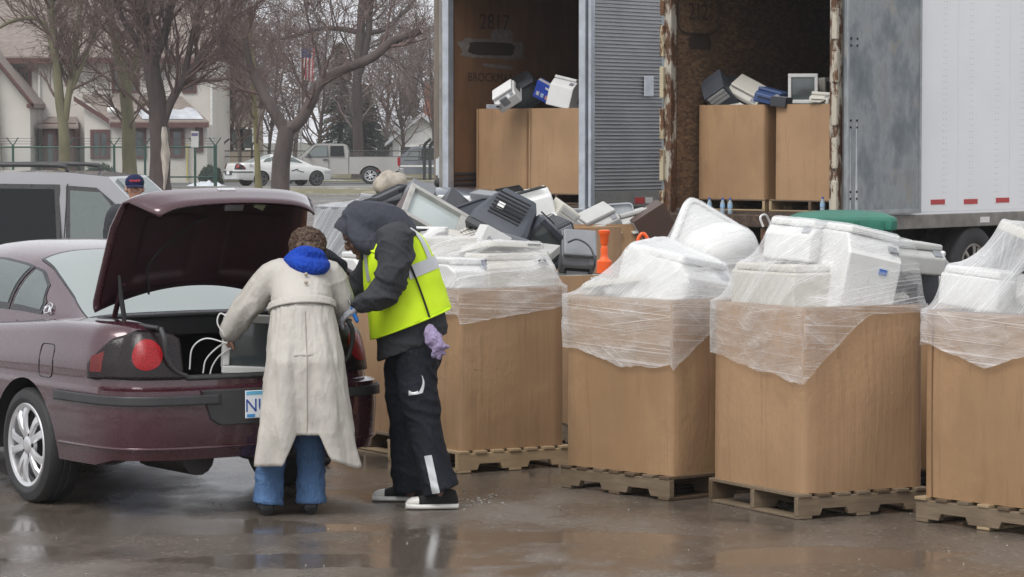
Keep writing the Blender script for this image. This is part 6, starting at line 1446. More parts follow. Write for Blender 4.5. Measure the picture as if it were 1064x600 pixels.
def sneaker(c, d, root, org, name='shoe'):
    d = V(d).normalized(); r_ = V((d.y, -d.x, 0)); c = V((c.x, c.y, 0))
    def ring(y, w, z0, z1, n=20): q = c + d * y; return [q + r_ * (w * math.copysign(abs(math.cos(t)) ** .8, math.cos(t))) + V((0, 0, z0 + (z1 - z0) * (.5 + .5 * math.copysign(abs(math.sin(t)) ** .8, math.sin(t))))) for t in (2 * math.pi * k / n for k in range(n))]
    m = MB(); m.rings([ring(y, w + .004, .0, z) for y, w, z in ((-.085, .022, .030), (-.075, .038, .034), (-.03, .042, .034), (.04, .044, .034), (.13, .054, .036), (.19, .046, .042), (.218, .026, .040))]); so_ = shifted(m, org).build('sole', SHOEW, root, 50)
    m = MB(); m.rings([ring(y, w, .02, z) for y, w, z in ((-.080, .020, .07), (-.070, .034, .105), (-.03, .040, .12), (.03, .042, .115), (.08, .044, .095), (.13, .048, .076), (.175, .040, .064))]); shifted(m, org).build('canvas_upper', SHOEB, so_, 60)
    m = MB(); m.rings([ring(y, w, .02, z) for y, w, z in ((.145, .050, .072), (.18, .044, .068), (.205, .034, .056), (.216, .018, .044))]); shifted(m, org).build('toe_cap', SHOEW, so_, 60)
    m = MB()
    for k in range(4): q = c + d * (.03 + .026 * k); z = .116 - .012 * k; m.tube([q - r_ * .026 + V((0, 0, z - .012)), q + V((0, 0, z + .004)), q + r_ * .026 + V((0, 0, z - .012))], .004, 5)
    o_ = shifted(m, org).build('laces', SHOEW, so_, 60); return so_
q = G(461, 529); sneaker(q, (-.97, -.12, 0), wk, ko); q = G(426, 521); sneaker(q, (-.99, .05, 0), wk, ko)

# ------------------------------------------------------------------ two people further back
def stander(label, x, y, H, face, coat, trouser, cap=None, arm=None, skin=SKIN):
    o_ = V((x, y, 0)); root = thing('person', label, 'person', o_); f = V((face[0], face[1], 0)).normalized(); r_ = V((f.y, -f.x, 0)); at = lambda a, b, z: o_ + r_ * a + f * b + V((0, 0, z * H))
    mb = MB(); mb.limb([at(0, 0, .52), at(0, 0, .70), at(0, 0, .82)], [.13, .14, .07], 16, 14); mb.limb([at(0, 0, .82), at(0, .01, .90)], [.055, .05], 12, 6); ha, hM = head(mb, at(0, .02, .925), f, (0, 0, 1))
    arms = [([at(-.17, 0, .80), at(-.22, .02, .63), at(-.20, .08, .50)]), (arm if arm else [at(.17, 0, .80), at(.22, .02, .63), at(.20, .08, .50)])]
    for s_, pts in zip((-1, 1), arms): mb.limb(pts, [.055, .045, .03], 12, 16); dd = (pts[-1] - pts[-2]).normalized(); hand(mb, pts[-1], dd, (f if abs(dd.z) > .6 else V((0, 0, -1))), s_, .5)
    for s_ in (-1, 1): mb.limb([at(s_ * .09, 0, .50), at(s_ * .10, .01, .27), at(s_ * .10, 0, .05)], [.09, .06, .045], 12, 16)
    b = shifted(mb, o_).build('body', skin, root); remesh(b, .008, 3); eyes(ha, hM, root, o_)
    mb = MB(); mb.limb([at(0, 0, .47), at(0, 0, .60), at(0, 0, .72), at(0, 0, .80)], [.19, .18, .18, .09], 20, 18)
    for pts in arms: mb.limb([at(0, 0, .77)] + pts[:-1] + [pts[-1].lerp(pts[-2], .12)], [.09, .085, .07, .052], 16, 20)
    c = shifted(mb, o_).build('jacket', coat, root); remesh(c, .012, 4, folds(.010, (.5, .3, .8), 24, x))
    mb = MB()
    for s_ in (-1, 1): mb.limb([at(s_ * .09, 0, .50), at(s_ * .10, .01, .27), at(s_ * .10, 0, .04)], [.12, .09, .085], 14, 14)
    t = shifted(mb, o_).build('trousers', trouser, root); remesh(t, .014, 3)
    for s_ in (-1, 1): mb = MB(); mb.limb([at(s_ * .10, -.05, .025), at(s_ * .11, .16, .022)], [.042, .036], 12, 8); shifted(mb, o_).build('shoe', LEATHER, root, 60)
    return root, ha, hM, o_
cp = P(140, 200, 27.0)
cm, ha, hM, co_ = stander('person in a navy cap looking over the raised boot lid', cp.x, 27.0, 1.805, (.15, -1), FLEECE, DENIM)
mb = MB(); mb.ell(ha(0, -.004, .055), (.086, .108, .075), hM); crown = shifted(mb, co_).build('cap_crown', NAVY, cm, 180)
mb = MB(); rows = []
for i in range(5):
    u = i / 4; rows.append([ha(.080 * math.sin(a) * (1 - .1 * u), .075 + (.085 * u) * math.cos(a * .8), .040 - .022 * u - .018 * math.sin(a) ** 2) for a in lin(-1.35, 1.35, 17)])
mb.grid(rows); shifted(mb, co_).build('cap_visor', NAVY, crown, 60, solid=.006)
mb = MB(); mb.tube([ha(-.045 + .09 * k / 12, .104 - .02 * abs(k / 6 - 1), .070 + .010 * math.sin(k * 2.2)) for k in range(13)], .006, 6); shifted(mb, co_).build('cap_script', mat('red_thread', (.50, .04, .05), .6), crown, 60)
mb = MB(); mb.ell(ha(0, -.03, .00), (.080, .085, .065), hM); shifted(mb, co_).build('hair', HAIR, cm, 180)
tp, ta, tM, to_ = stander('person in a dark jacket behind the raised boot lid, only an arm reaching out', -1.40, 19.45, 1.60, (.8, .5), mat_cloth('black_knit_sleeve', (.012, .013, .018), 14, .5), BLACKC, arm=[V((-1.34, 19.38, 1.32)), P(334, 268, 19.50), P(355, 279, 19.62)])
mb = MB(); q = P(354, 279, 19.62); dd = (P(355, 279, 19.62) - P(334, 268, 19.50)).normalized(); hand(mb, q, dd, (0, 0, -1), 1, .5, 1.15); o = shifted(mb, to_).build('glove', mat_cloth('grey_brown_glove', (.11, .10, .11), 40, .4), tp); remesh(o, .006, 2)
mb = MB(); mb.ell(ta(0, -.02, .03), (.086, .098, .086), tM); shifted(mb, to_).build('hair', HAIR, tp, 180)
# ================================================================== ground, verge, road, house, fence, trees
ASPH = mat_asphalt()
def sheet(name, pts, z, mtl, n=None):
    m = MB(); m.add([(x, y, z) for x, y in pts], [tuple(range(len(pts)))]); return struct(m.build(name, mtl))
def mat_grass():
    m, n, l, b = newmat('winter_grass'); f = noise_fac(n, l, .6, 6, .65); g = noise_fac(n, l, 9, 5, .7); s = noise_fac(n, l, .35, 6, .7, (1, .5, 1))
    c = ramp(n, l, f, [(.3, (.11, .095, .045)), (.5, (.15, .135, .065)), (.7, (.085, .10, .035))]); c = mixcol(n, l, ramp(n, l, g, [(.4, (0, 0, 0)), (.7, (.6,) * 3)]), c, (.20, .17, .10))
    c = mixcol(n, l, ramp(n, l, s, [(.56, (0, 0, 0)), (.64, (.85,) * 3)]), c, (.62, .64, .66)); l.new(c, b.inputs['Base Color']); b.inputs['Roughness'].default_value = .9; add_bump(n, l, b, g, .6, .05); return m
GRASS = mat_grass()
gy = lambda py: 3140 * 2.1 / (py - 146)
sheet('ground', [(-900, -60), (900, -60), (900, 2200), (-900, 2200)], -.012, mat('far_ground', (.10, .095, .07), .9, var=.3, nscale=.05))
sheet('parking_lot', [(-60, -40), (60, -40), (60, 112), (-60, 112)], 0, ASPH)
sheet('verge', [(-120, 112), (120, 112), (120, 131), (-120, 131)], .02, GRASS)
ROADM = mat('road_asphalt', (.10, .098, .095), .5, var=.15, nscale=2, bump=.2, bscale=60)
sheet('road', [(-120, 131), (120, 131), (120, 152), (-120, 152)], .008, ROADM)
sheet('lawn', [(-140, 152), (140, 152), (140, 420), (-140, 420)], .03, GRASS)
for nm, y0 in (('kerb', 112), ('kerb', 130.8)):
    m = MB(); m.box((0, y0, .05), (240, .2, .14)); struct(m.build(nm, mat('kerb_concrete', (.30, .29, .27), .8), None, bevel=.02))
SNOW = mat('old_snow', (.66, .69, .74), .7, var=.12, nscale=3, bump=.4, bscale=6)
def snow_heap(label, px0, px1, py, h, Y):
    a, b = P(px0, py, Y), P(px1, py, Y); c = (a + b) / 2; w_ = (b - a).length; m = MB(); n = 28; rows = []
    for i in range(n):
        row = []
        for j in range(14):
            u, v_ = i / (n - 1) * 2 - 1, j / 13 * 2 - 1; e = max(0, 1 - u * u) * max(0, 1 - v_ * v_); row.append(V((u * w_ / 2, v_ * 1.3, h * e ** .6 * (.75 + .5 * noise.noise(V((u * 4 + px0, v_ * 3, 1)))) - .01)))
        rows.append(row)
    m.grid(rows); o = m.build('snow_heap', SNOW, None, 60); o.location = (c.x, c.y, .02); return tag(o, label, 'snow heap')
snow_heap('low heap of old snow beside the capped head', 104, 142, 196, .55, 122)
snow_heap('thin strip of snow at the foot of the pale house', 196, 232, 193, .25, 138)

# ---- house
YH = 152.0
def X(px, Y=YH): return (px - 532) / 3140 * Y
def Z(py, Y=YH): return 2.1 - (py - 146) / 3140 * Y
STUCCO = mat('cream_stucco', (.52, .49, .45), .85, var=.08, nscale=.8, bump=.2, bscale=14); TRIMR = mat('red_brown_trim', (.085, .034, .030), .6, var=.15); ROOFM = mat('grey_brown_shingles', (.20, .165, .145), .85, var=.25, nscale=3, bump=.4, bscale=12, stretch=(1, 1, 4)); ROOFS = mat('snow_dusted_roof', (.40, .415, .44), .7, var=.25, nscale=1.5)
WGL = mat_glass('house_window_glass', (.045, .055, .055)); STONE = mat('chimney_stone', (.24, .20, .15), .9, var=.35, nscale=5, bump=.5, bscale=8)
house = thing('house', 'cream stucco two storey house with red brown trim behind the fence', 'house', (X(110), YH, 0)); hx, hy = X(110), YH
def hb(m, x0, x1, z0, z1, y0, d): m.box(((x0 + x1) / 2 - hx, (y0 + d / 2) - hy, (z0 + z1) / 2), (x1 - x0, d, z1 - z0)); return m
def hbuild(m, nm, mt, par=None, **k): return m.build(nm, mt, par or house, **k)
hbuild(hb(MB(), X(-70), X(222), -.1, Z(62), YH, 9), 'main_wall', STUCCO)
m = MB(); m.prism([(X(-80) - hx, -.7, Z(64)), (X(226) - hx, -.7, Z(64)), (X(226) - hx, 4.5, Z(64) + 3.6), (X(-80) - hx, 4.5, Z(64) + 3.6)], (0, .05, .22)); m.prism([(X(-80) - hx, 9.7, Z(64)), (X(226) - hx, 9.7, Z(64)), (X(226) - hx, 4.5, Z(64) + 3.6), (X(-80) - hx, 4.5, Z(64) + 3.6)], (0, -.05, .22)); hbuild(m, 'main_roof', ROOFM)
hbuild(hb(MB(), X(-82), X(227), Z(67), Z(61), YH - .78, .10), 'eave_board', TRIMR)
m = MB(); hb(m, X(60), X(78), Z(22), Z(-8), YH + 3.2, 1.0); hbuild(m, 'chimney', STONE)
# left gabled wing, sloping to a low eave
wx0, wx1 = X(-60), X(42); m = MB(); m.prism([(wx0 - hx, -3.0, -.1), (wx1 - hx, -3.0, -.1), (wx1 - hx, -3.0, Z(110)), (X(-10) - hx, -3.0, Z(46)), (wx0 - hx, -3.0, Z(90))], (0, 3.2, 0)); hbuild(m, 'wing_wall', STUCCO)
m = MB(); m.prism([(X(48) - hx, -3.45, Z(113)), (X(-12) - hx, -3.45, Z(40)), (X(-12) - hx, -3.45, Z(40) + .25), (X(48) - hx, -3.45, Z(113) + .22)], (0, 3.6, 0)); wr = hbuild(m, 'wing_roof', ROOFM)
m = MB(); m.prism([(X(48) - hx, -3.5, Z(113) - .06), (X(-12) - hx, -3.5, Z(40) - .06), (X(-12) - hx, -3.5, Z(40) + .20), (X(48) - hx, -3.5, Z(113) + .16)], (0, .06, 0)); hb(m, X(40), X(47), Z(113), Z(109), YH - 3.5, 3.4); hbuild(m, 'barge_board', TRIMR)
m = MB()
for k in range(7): hb(m, X(-8), X(15 - 1.8 * k), .0 + .95 * k, .95 + .95 * k, YH - 3.5, .6)
hbuild(m, 'chimney_breast', STONE)
# porch: gabled left end then a long snow dusted lean-to
m = MB(); m.prism([(X(96) - hx, -2.6, -.1), (X(221) - hx, -2.6, -.1), (X(221) - hx, -2.6, Z(130)), (X(126) - hx, -2.6, Z(130)), (X(96) - hx, -2.6, Z(108))], (0, 2.7, 0)); hbuild(m, 'porch_wall', STUCCO)
m = MB(); m.prism([(X(124) - hx, -3.1, Z(130)), (X(224) - hx, -3.1, Z(130)), (X(188) - hx, .05, Z(103)), (X(86) - hx, .05, Z(101))], (0, .02, .16)); hbuild(m, 'porch_roof', ROOFM)
m = MB(); rows = []
for i in range(24):
    row = []
    for j in range(9):
        u, v_ = i / 23, j / 8; w_ = .06 + .45 * v_ * (.8 + .4 * noise.noise(V((u * 5, 2, 0)))); px = 158 + 62 * u; q = V((X(124), -3.1, Z(130))).lerp(V((X(86), .05, Z(101))), w_); q.x = X(px) - hx - (w_) * (X(30) - X(0)); q.z += .185; row.append(q)
    rows.append(row)
m.grid(rows); hbuild(m, 'snow_patch', ROOFS, smooth=60)
hbuild(hb(MB(), X(124), X(224), Z(133), Z(128), YH - 3.2, .10), 'porch_fascia', TRIMR)
m = MB(); m.prism([(X(86) - hx, -2.9, Z(101)), (X(126) - hx, -2.9, Z(127)), (X(126) - hx, -2.9, Z(132)), (X(86) - hx, -2.9, Z(106))], (0, .10, 0)); hbuild(m, 'porch_barge_board', TRIMR)
# bay
m = MB(); hb(m, X(50), X(84), -.1, Z(128), YH - 1.6, 1.7); hbuild(m, 'bay_wall', TRIMR)
m = MB(); m.prism([(X(44) - hx, -2.0, Z(134)), (X(88) - hx, -2.0, Z(134)), (X(80) - hx, .05, Z(124)), (X(52) - hx, .05, Z(124))], (0, .02, .14)); hbuild(m, 'bay_roof', ROOFM)
def hwin(x0, x1, y0, y1, Yf, mull=True, t=.16):
    m = MB(); a, b, c, d = X(x0), X(x1), Z(y1), Z(y0)
    for q in ((a, b, d - t, d), (a, b, c, c + t), (a, a + t, c + t, d - t), (b - t, b, c + t, d - t)): hb(m, *q, Yf - .10, .12)
    if mull: hb(m, (a + b) / 2 - .04, (a + b) / 2 + .04, c + t, d - t, Yf - .09, .10)
    f = hbuild(m, 'window', TRIMR); m = MB(); hb(m, a + t * .9, b - t * .9, c + t * .9, d - t * .9, Yf - .05, .03); m.build('pane', WGL, f)
for q in ((102, 122, 135, 165, YH - 2.6), (145, 159, 134, 165, YH - 2.6), (183, 198, 134, 164, YH - 2.6), (209, 217, 131, 158, YH - 2.6)): hwin(*q, mull=q[0] < 110)
for q in ((117, 146, 67, 97, YH), (190, 205, 66, 97, YH), (20, 34, 70, 98, YH)): hwin(*q)
for q in ((52, 64, 136, 172, YH - 1.6), (67, 82, 136, 172, YH - 1.6)): hwin(*q, mull=False)
m = MB(); hb(m, X(171), X(181), .1, Z(134), YH - 2.70, .14); hbuild(m, 'front_door', mat('brown_door', (.13, .05, .04), .5))
DP = mat('white_downpipe', (.62, .61, .58), .5)
for x, y0, yf in ((42, 72, YH - .12), (220.5, 66, YH - .12), (201, 150, YH - 2.75)): m = MB(); m.tube([(X(x) - hx, yf - hy, .1), (X(x) - hx, yf - hy, Z(y0))], .07 if x != 201 else .05, 8); hbuild(m, 'downpipe', DP if x != 201 else mat('yellow_pipe', (.45, .38, .12), .6))
m = MB(); m.ell((X(125) - hx, -2.9, Z(115)), (.24, .24, .24)); hbuild(m, 'porch_globe', mat('white_globe', (.75, .75, .73), .4), smooth=180)
def side_house(label, px0, px1, eave, base_px, Y, wall, roofm, gable=False, peak=None, chim=None):
    xa, xb = X(px0, Y), X(px1, Y); r_ = thing('house', label, 'house', ((xa + xb) / 2, Y, 0)); c = (xa + xb) / 2; ze = Z(eave, Y); zp = Z(peak, Y); w_ = (xb - xa) / 2
    m = MB(); m.box((0, 4, ze / 2), (2 * w_, 8, ze)); m.build('wall', wall, r_)
    if gable:
        m = MB(); m.prism([(-w_, -.02, ze), (w_, -.02, ze), (0, -.02, zp)], (0, .3, 0)); m.build('gable', wall, r_)
        m = MB()
        for s_ in (-1, 1): m.prism([(s_ * (w_ + .5), -.5, ze - .35), (0, -.5, zp), (0, -.5, zp + .3), (s_ * (w_ + .5), -.5, ze - .05)], (0, 9, 0))
    else:
        m = MB(); m.prism([(-w_ - .4, -.5, ze), (w_ + .4, -.5, ze), (w_ + .4, 4, zp), (-w_ - .4, 4, zp)], (0, .05, .25)); m.prism([(-w_ - .4, 8.5, ze), (w_ + .4, 8.5, ze), (w_ + .4, 4, zp), (-w_ - .4, 4, zp)], (0, -.05, .25))
    m.build('roof', roofm, r_)
    for k in (-.5, .1, .6):
        m = MB(); m.box((k * w_, -.03, ze * .55), (1.1, .08, 1.3)); f = m.build('window', WHITEP, r_); m = MB(); m.box((k * w_, -.075, ze * .55), (.9, .02, 1.1)); m.build('pane', WGL, f)
    if chim:
        m = MB(); m.box((X(chim, Y) - c, 3, zp), (1.5, 1.2, 4.5)); m.build('chimney', mat('red_brick', (.26, .09, .055), .85, var=.2, nscale=4), r_)
    return r_
side_house('brown walled house with dark roof at the right of the cream house', 224, 262, 112, 0, 175, mat('tan_siding', (.30, .25, .2), .8), ROOFM, peak=84)
side_house('pale grey bungalow with snow dusted roof beyond the pickup', 386, 436, 136, 0, 215, mat('pale_siding', (.52, .52, .52), .8), ROOFS, peak=124)
side_house('white gabled house with a red brick chimney beyond the far fence', 408, 470, 147, 0, 200, mat('white_siding', (.55, .55, .55), .8), ROOFS, True, 122, 452)

# ---- chain link fences
FGREEN = mat('dark_green_fence_paint', (.02, .075, .055), .5, var=.15); FBLACK = mat('black_fence_paint', (.02, .022, .022), .5)
def mat_mesh(name, col, a=.22):
    m, n, l, b = newmat(name); b.inputs['Base Color'].default_value = (*col, 1); b.inputs['Roughness'].default_value = .5; t = n.new('ShaderNodeTexCoord'); o = n['Material Output']; fs = []
    for rx in (45, -45):
        mp = n.new('ShaderNodeMapping'); mp.inputs['Rotation'].default_value = (0, R(rx), 0); l.new(t.outputs['Object'], mp.inputs['Vector']); s = n.new('ShaderNodeSeparateXYZ'); l.new(mp.outputs[0], s.inputs[0]); fs.append(math_(n, l, 'LESS_THAN', math_(n, l, 'FRACT', math_(n, l, 'DIVIDE', s.outputs[0], .06)), a * .55))
    k = math_(n, l, 'MAXIMUM', fs[0], fs[1]); tr = n.new('ShaderNodeBsdfTransparent'); mx = n.new('ShaderNodeMixShader'); l.new(k, mx.inputs[0]); l.new(tr.outputs[0], mx.inputs[1]); l.new(b.outputs[0], mx.inputs[2]); l.new(mx.outputs[0], o.inputs['Surface']); return m
YF = 134.0
fence = thing('chain_link_fence', 'dark green chain link fence with outward barbed wire arms before the house', 'fence', (X(110, YF), YF, 0)); fx = X(110, YF)
tops = Z(153, YF)
for px in (-30, 14, 72, 119, 151, 203, 224):
    x = X(px, YF) - fx; m = MB(); m.tube([(x, 0, 0), (x, 0, tops + .08)], .055 if px != 224 else .08, 8)
    for s_ in (-1, 1): m.tube([(x, 0, tops + .05), (x + s_ * .26, -.1, tops + .42)], .025, 6)
    m.build('post', FGREEN, fence)
for z in (tops, Z(184, YF)):
    m = MB(); m.tube([(X(-40, YF) - fx, 0, z), (X(226, YF) - fx, 0, z)], .035, 8); m.build('rail', FGREEN, fence)
for k in range(3):
    m = MB(); m.tube([(X(-40, YF) - fx, -.03 * k, tops + .14 + .12 * k), (X(226, YF) - fx, -.03 * k, tops + .14 + .12 * k)], .010, 5); m.build('barbed_wire', FBLACK, fence)
m = MB(); m.add([(X(-40, YF) - fx, .02, .05), (X(224, YF) - fx, .02, .05), (X(224, YF) - fx, .02, tops), (X(-40, YF) - fx, .02, tops)], [(0, 1, 2, 3)]); m.build('wire_mesh', mat_mesh('green_chain_link', (.10, .15, .135)), fence)
YG = 158.0; f2 = thing('chain_link_fence', 'black chain link fence with curved post tops behind the pickup', 'fence', (X(360, YG), YG, 0)); gx = X(360, YG); tz = Z(157, YG)
for px in (232, 262, 300, 340, 397, 441, 447, 480):
    x = X(px, YG) - gx; m = MB(); m.tube([(x, 0, 0), (x, 0, tz), (x + .05, -.1, tz + .35), (x + .35, -.3, tz + .62)], .05 if px not in (441, 447) else .085, 8, smooth=14); m.build('post', FBLACK, f2)
for z in (tz, Z(163, YG), Z(186, YG)):
    m = MB(); m.tube([(X(226, YG) - gx, 0, z), (X(520, YG) - gx, 0, z)], .03, 6); m.build('rail', FBLACK, f2)
m = MB(); m.add([(X(226, YG) - gx, .02, .05), (X(520, YG) - gx, .02, .05), (X(520, YG) - gx, .02, tz), (X(226, YG) - gx, .02, tz)], [(0, 1, 2, 3)]); m.build('wire_mesh', mat_mesh('grey_chain_link', (.12, .12, .12), .16), f2)
sg = thing('notice_sign', 'small white notice with dark heading on a green post before the house', 'sign', (X(203, 132), 132, 0)); m = MB(); m.tube([(0, 0, 0), (0, 0, Z(140, 132))], .05, 8); m.build('post', FGREEN, sg)
m = MB(); m.box((0, -.06, Z(145, 132)), (.32, .03, .70)); bd = m.build('board', WHITEP, sg); m = MB(); m.box((0, -.078, Z(140, 132)), (.28, .004, .14)); m.build('heading', mat('violet_heading', (.16, .14, .28), .5), bd)
# flag on its pole
fl = thing('flag', 'small striped red and white flag hanging from a thin pole among the branches', 'flag', (X(313, 185), 185, 0)); m = MB(); m.tube([(0, 0, 0), (0, 0, Z(40, 185))], .05, 8); m.build('flag_pole', mat('pale_pole', (.45, .45, .45), .5), fl)
FM = [mat('flag_red', (.42, .05, .06), .8), mat('flag_white', (.62, .60, .60), .8), mat('flag_blue', (.05, .06, .18), .8)]
m = MB(); W_, H_ = .78, 2.0; rows = [];
for i in range(14):
    for j in range(16):
        u0, u1, v0, v1 = i / 14, (i + 1) / 14, j / 16, (j + 1) / 16
        pt = lambda u, v_: V((.06 + W_ * u * (1 - .12 * v_), .12 * math.sin(u * 9 + v_ * 2), Z(49, 185) - H_ * v_ - .12 * u))
        m.add([pt(u0, v0), pt(u1, v0), pt(u1, v1), pt(u0, v1)], [(0, 1, 2, 3)], 2 if j < 5 and i < 11 else i % 4 // 2)
m.build('cloth', FM, fl, 180)
# boulder
m = MB(); m.ell((0, 0, .42), (.68, .6, .52), nu=36, nv=24); b_ = m.build('boulder', mat('pale_boulder', (.34, .30, .25), .85, var=.25, nscale=4, bump=.6, bscale=14), None, 180)
for v_ in b_.data.vertices: v_.co += v_.normal * (.10 * noise.noise(v_.co * 2.2) + .04 * noise.noise(v_.co * 6))
q = G(406, 201.5); b_.location = (q.x, q.y, -.05); tag(b_, 'pale rounded boulder on the verge between the pickup and the scrap heap', 'boulder')
# utility pole beside the left trailer
up_ = P(455, 150, 62); pole = thing('utility_pole', 'weathered wooden utility pole just left of the left trailer', 'pole', (up_.x, 62, 0)); m = MB(); m.tube([(0, 0, 0), (0, 0, 9.5)], [.085, .07], 12); m.build('shaft', mat_wood('pole_wood', (.15, .125, .10), 3, (8, 8, .6), .3), pole)
m = MB(); m.box((.05, -.12, 1.55), (.18, .16, .34)); m.build('meter_box', mat('pale_meter_box', (.48, .50, .52), .5), pole, bevel=.01)
# crumbs of packing foam and grit dropped on the wet asphalt
rr = random.Random(4); m = MB()
for k in range(85):
    q = G(rr.gauss(492, 14), rr.gauss(520, 5)) if k < 45 else G(rr.uniform(20, 1050), rr.uniform(490, 600)); s = rr.uniform(.003, .009) if k < 45 else rr.uniform(.002, .0055)
    m.ell((q.x, q.y, s * .6), (s, s * rr.uniform(.6, 1), s * .7), rotm(0, 0, rr.uniform(0, 180)), 6, 4)
o = m.build('litter_crumbs', mat('foam_crumb', (.36, .34, .30), .8, var=.3, nscale=1)); o['kind'] = 'stuff'
# clipped shrubs
LEAFD = mat('dark_evergreen_leaf', (.030, .042, .024), .8, var=.4, nscale=3)
def shrub(label, px, py, wpx, hpx, Y, seed):
    rr = random.Random(seed); c = P(px, py, Y); w_, h_ = wpx / 3140 * Y / 2, hpx / 3140 * Y; r_ = thing('shrub', label, 'shrub', (c.x, c.y, 0.03)); m = MB()
    for k in range(2600):
        a, b = rr.uniform(0, 2 * math.pi), math.acos(rr.uniform(-.2, 1)); q = (.72 + .28 * rr.random()) * (1 + .22 * noise.noise(V((math.cos(a) * 2 + seed, math.sin(a) * 2, b * 2)))); p = V((w_ * math.sin(b) * math.cos(a) * q, w_ * .8 * math.sin(b) * math.sin(a) * q, h_ * (.12 + .88 * math.cos(b) * q))); s = rr.uniform(.03, .075); d = V((rr.gauss(0, 1), rr.gauss(0, 1), rr.gauss(0, 1))).normalized(); e = d.orthogonal().normalized(); m.add([p - d * s, p + e * s * .5, p + d * s, p - e * s * .5], [(0, 1, 2, 3)])
    m.build('foliage', LEAFD, r_, fix=False)
    m = MB()
    for k in range(7): m.tube([(0, 0, 0), (rr.uniform(-w_, w_) * .5, rr.uniform(-w_, w_) * .4, h_ * .7)], [.03, .012], 5)
    m.build('stems', mat('shrub_stem', (.06, .045, .035), .9), r_)
shrub('dark rounded shrub between the two left trunks before the house', 105, 193, 38, 22, 143, 3); shrub('dark low shrub at the right corner of the house', 219, 193, 26, 20, 143, 5)

# ---- bare trees
BARK = mat('grey_brown_bark', (.115, .092, .078), .9, var=.35, nscale=2.5, bump=.8, bscale=12, stretch=(1, 1, .25)); BARKM = mat('mossy_bark', (.135, .125, .075), .9, var=.3, nscale=2.5, bump=.7, bscale=12, stretch=(1, 1, .3)); BARKY = mat('greenish_bark', (.15, .135, .06), .9, var=.2, nscale=2); BARKD = mat('dark_wet_bark', (.060, .045, .040), .9, var=.35, nscale=3, bump=.8, bscale=10, stretch=(1, 1, .25))
TWIG = mat('red_brown_twig', (.115, .078, .068), .9, var=.25); TWIGG = mat('grey_twig', (.15, .12, .108), .9, var=.2)
def grow(m, p, d, L, r0, lev, rr, spread=.55, kids=(3, 5), minr=.006, grav=.05, lift=.12):
    n = 5; pts = [p]; rad = [r0]; q = p.copy(); dd = d.copy()
    for i in range(n):
        dd = (dd + V((rr.gauss(0, .16), rr.gauss(0, .16), rr.gauss(0, .12) + lift * (lev > 1) - grav * (lev == 0)))).normalized(); q = q + dd * (L / n); pts.append(q.copy()); rad.append(max(minr, r0 * (1 - .72 * (i + 1) / n)))
    m.tube(pts, rad, 7 if r0 > .05 else 5 if r0 > .02 else 3, cap=r0 > .03)
    if lev <= 0: return
    for k in range(rr.randint(*kids)):
        t = rr.uniform(.25, 1.0); x = t * n; i = min(int(x), n - 1); b = pts[i].lerp(pts[i + 1], x - i); bd = (pts[i + 1] - pts[i]).normalized(); a = bd.orthogonal().normalized(); a = Matrix.Rotation(rr.uniform(0, 6.28), 3, bd) @ a
        nd = (bd * (1 - spread * .5) + a * rr.uniform(.5, 1.2) * spread).normalized(); grow(m, b, nd, L * rr.uniform(.50, .78), max(minr, rad[i] * rr.uniform(.42, .62)), lev - 1, rr, spread, kids, minr, grav, lift)
def tree(label, Y, limbs, bark, twig, seed, lev=3, nsh=(10, 14), L=2.4, name='bare_tree', base_cut=None, kids=(3, 5), minr=.008, start=.25, group=None):
    """limbs: list of ([(px, py, extra depth)...], width px at start, width at end, shoots?)"""
    rr = random.Random(seed); b0 = limbs[0][0][0]; o = P(b0[0], b0[1], Y); o = V((o.x, o.y, 0)); root = thing(name, label, 'tree', o, 0, group); mt, mc = MB(), MB(); k = Y / 3140
    for pts, w0, w1, sh in limbs:
        q = [P(x, y, Y + (e[0] if e else 0)) - o for x, y, *e in pts]
        if pts is limbs[0][0]: q[0].z = min(q[0].z, -.05)
        n = 8 * len(q); rad = [(w0 + (w1 - w0) * i / (n - 1)) * k / 2 for i in range(n)]
        if pts is limbs[0][0]:
            for i in range(5): rad[i] *= 1.35 - .08 * i
        sp_ = cr_spline(q, n); sp_ = [c + V((.04 * noise.noise(c * .9 + V((seed, 0, 0))), .04 * noise.noise(c * .9 + V((0, seed, 0))), 0)) for c in sp_]; mt.tube(sp_, rad, 12)
        for _ in range(rr.randint(*nsh) if sh is True else int(sh)):
            t = rr.uniform(start, 1); i = min(int(t * (n - 1)), n - 2); bd = (sp_[i + 1] - sp_[i]).normalized(); a = Matrix.Rotation(rr.uniform(0, 6.28), 3, bd) @ bd.orthogonal().normalized(); grow(mc, sp_[i], (bd * .5 + a * .8 + V((0, 0, .15))).normalized(), L * rr.uniform(.6, 1.15), max(minr * 1.5, min(rad[i] * .5, .07)), lev, rr, kids=kids, minr=minr)
    mt.build('trunk', bark, root, 60, fix=False)
    if mc.v: mc.build('crown', twig, root, 60, fix=False)
    return root
tree('forked mossy grey tree at the left in front of the cream house', 125, [([(66, 197), (67, 150), (63, 110), (58, 62), (54, 20), (50, -15)], 13, 6, True), ([(67, 125), (74, 85), (80, 40), (86, -15)], 8, 4, True), ([(59, 68), (51, 38), (38, 20), (14, 22), (-10, 34)], 7, 3, 6), ([(70, 105), (86, 66), (100, 30), (112, -10)], 5, 2.5, 7)], BARKM, TWIG, 3, L=2.5, nsh=(18, 22))
tree('mossy grey trunk in front of the porch windows', 128, [([(135, 196), (134, 150), (131, 100), (122, 50), (112, 10), (108, -20)], 16, 8, True), ([(132, 100), (142, 60), (148, 20), (152, -20)], 9, 5, 8)], BARKM, TWIG, 5, L=2.5, nsh=(20, 24))
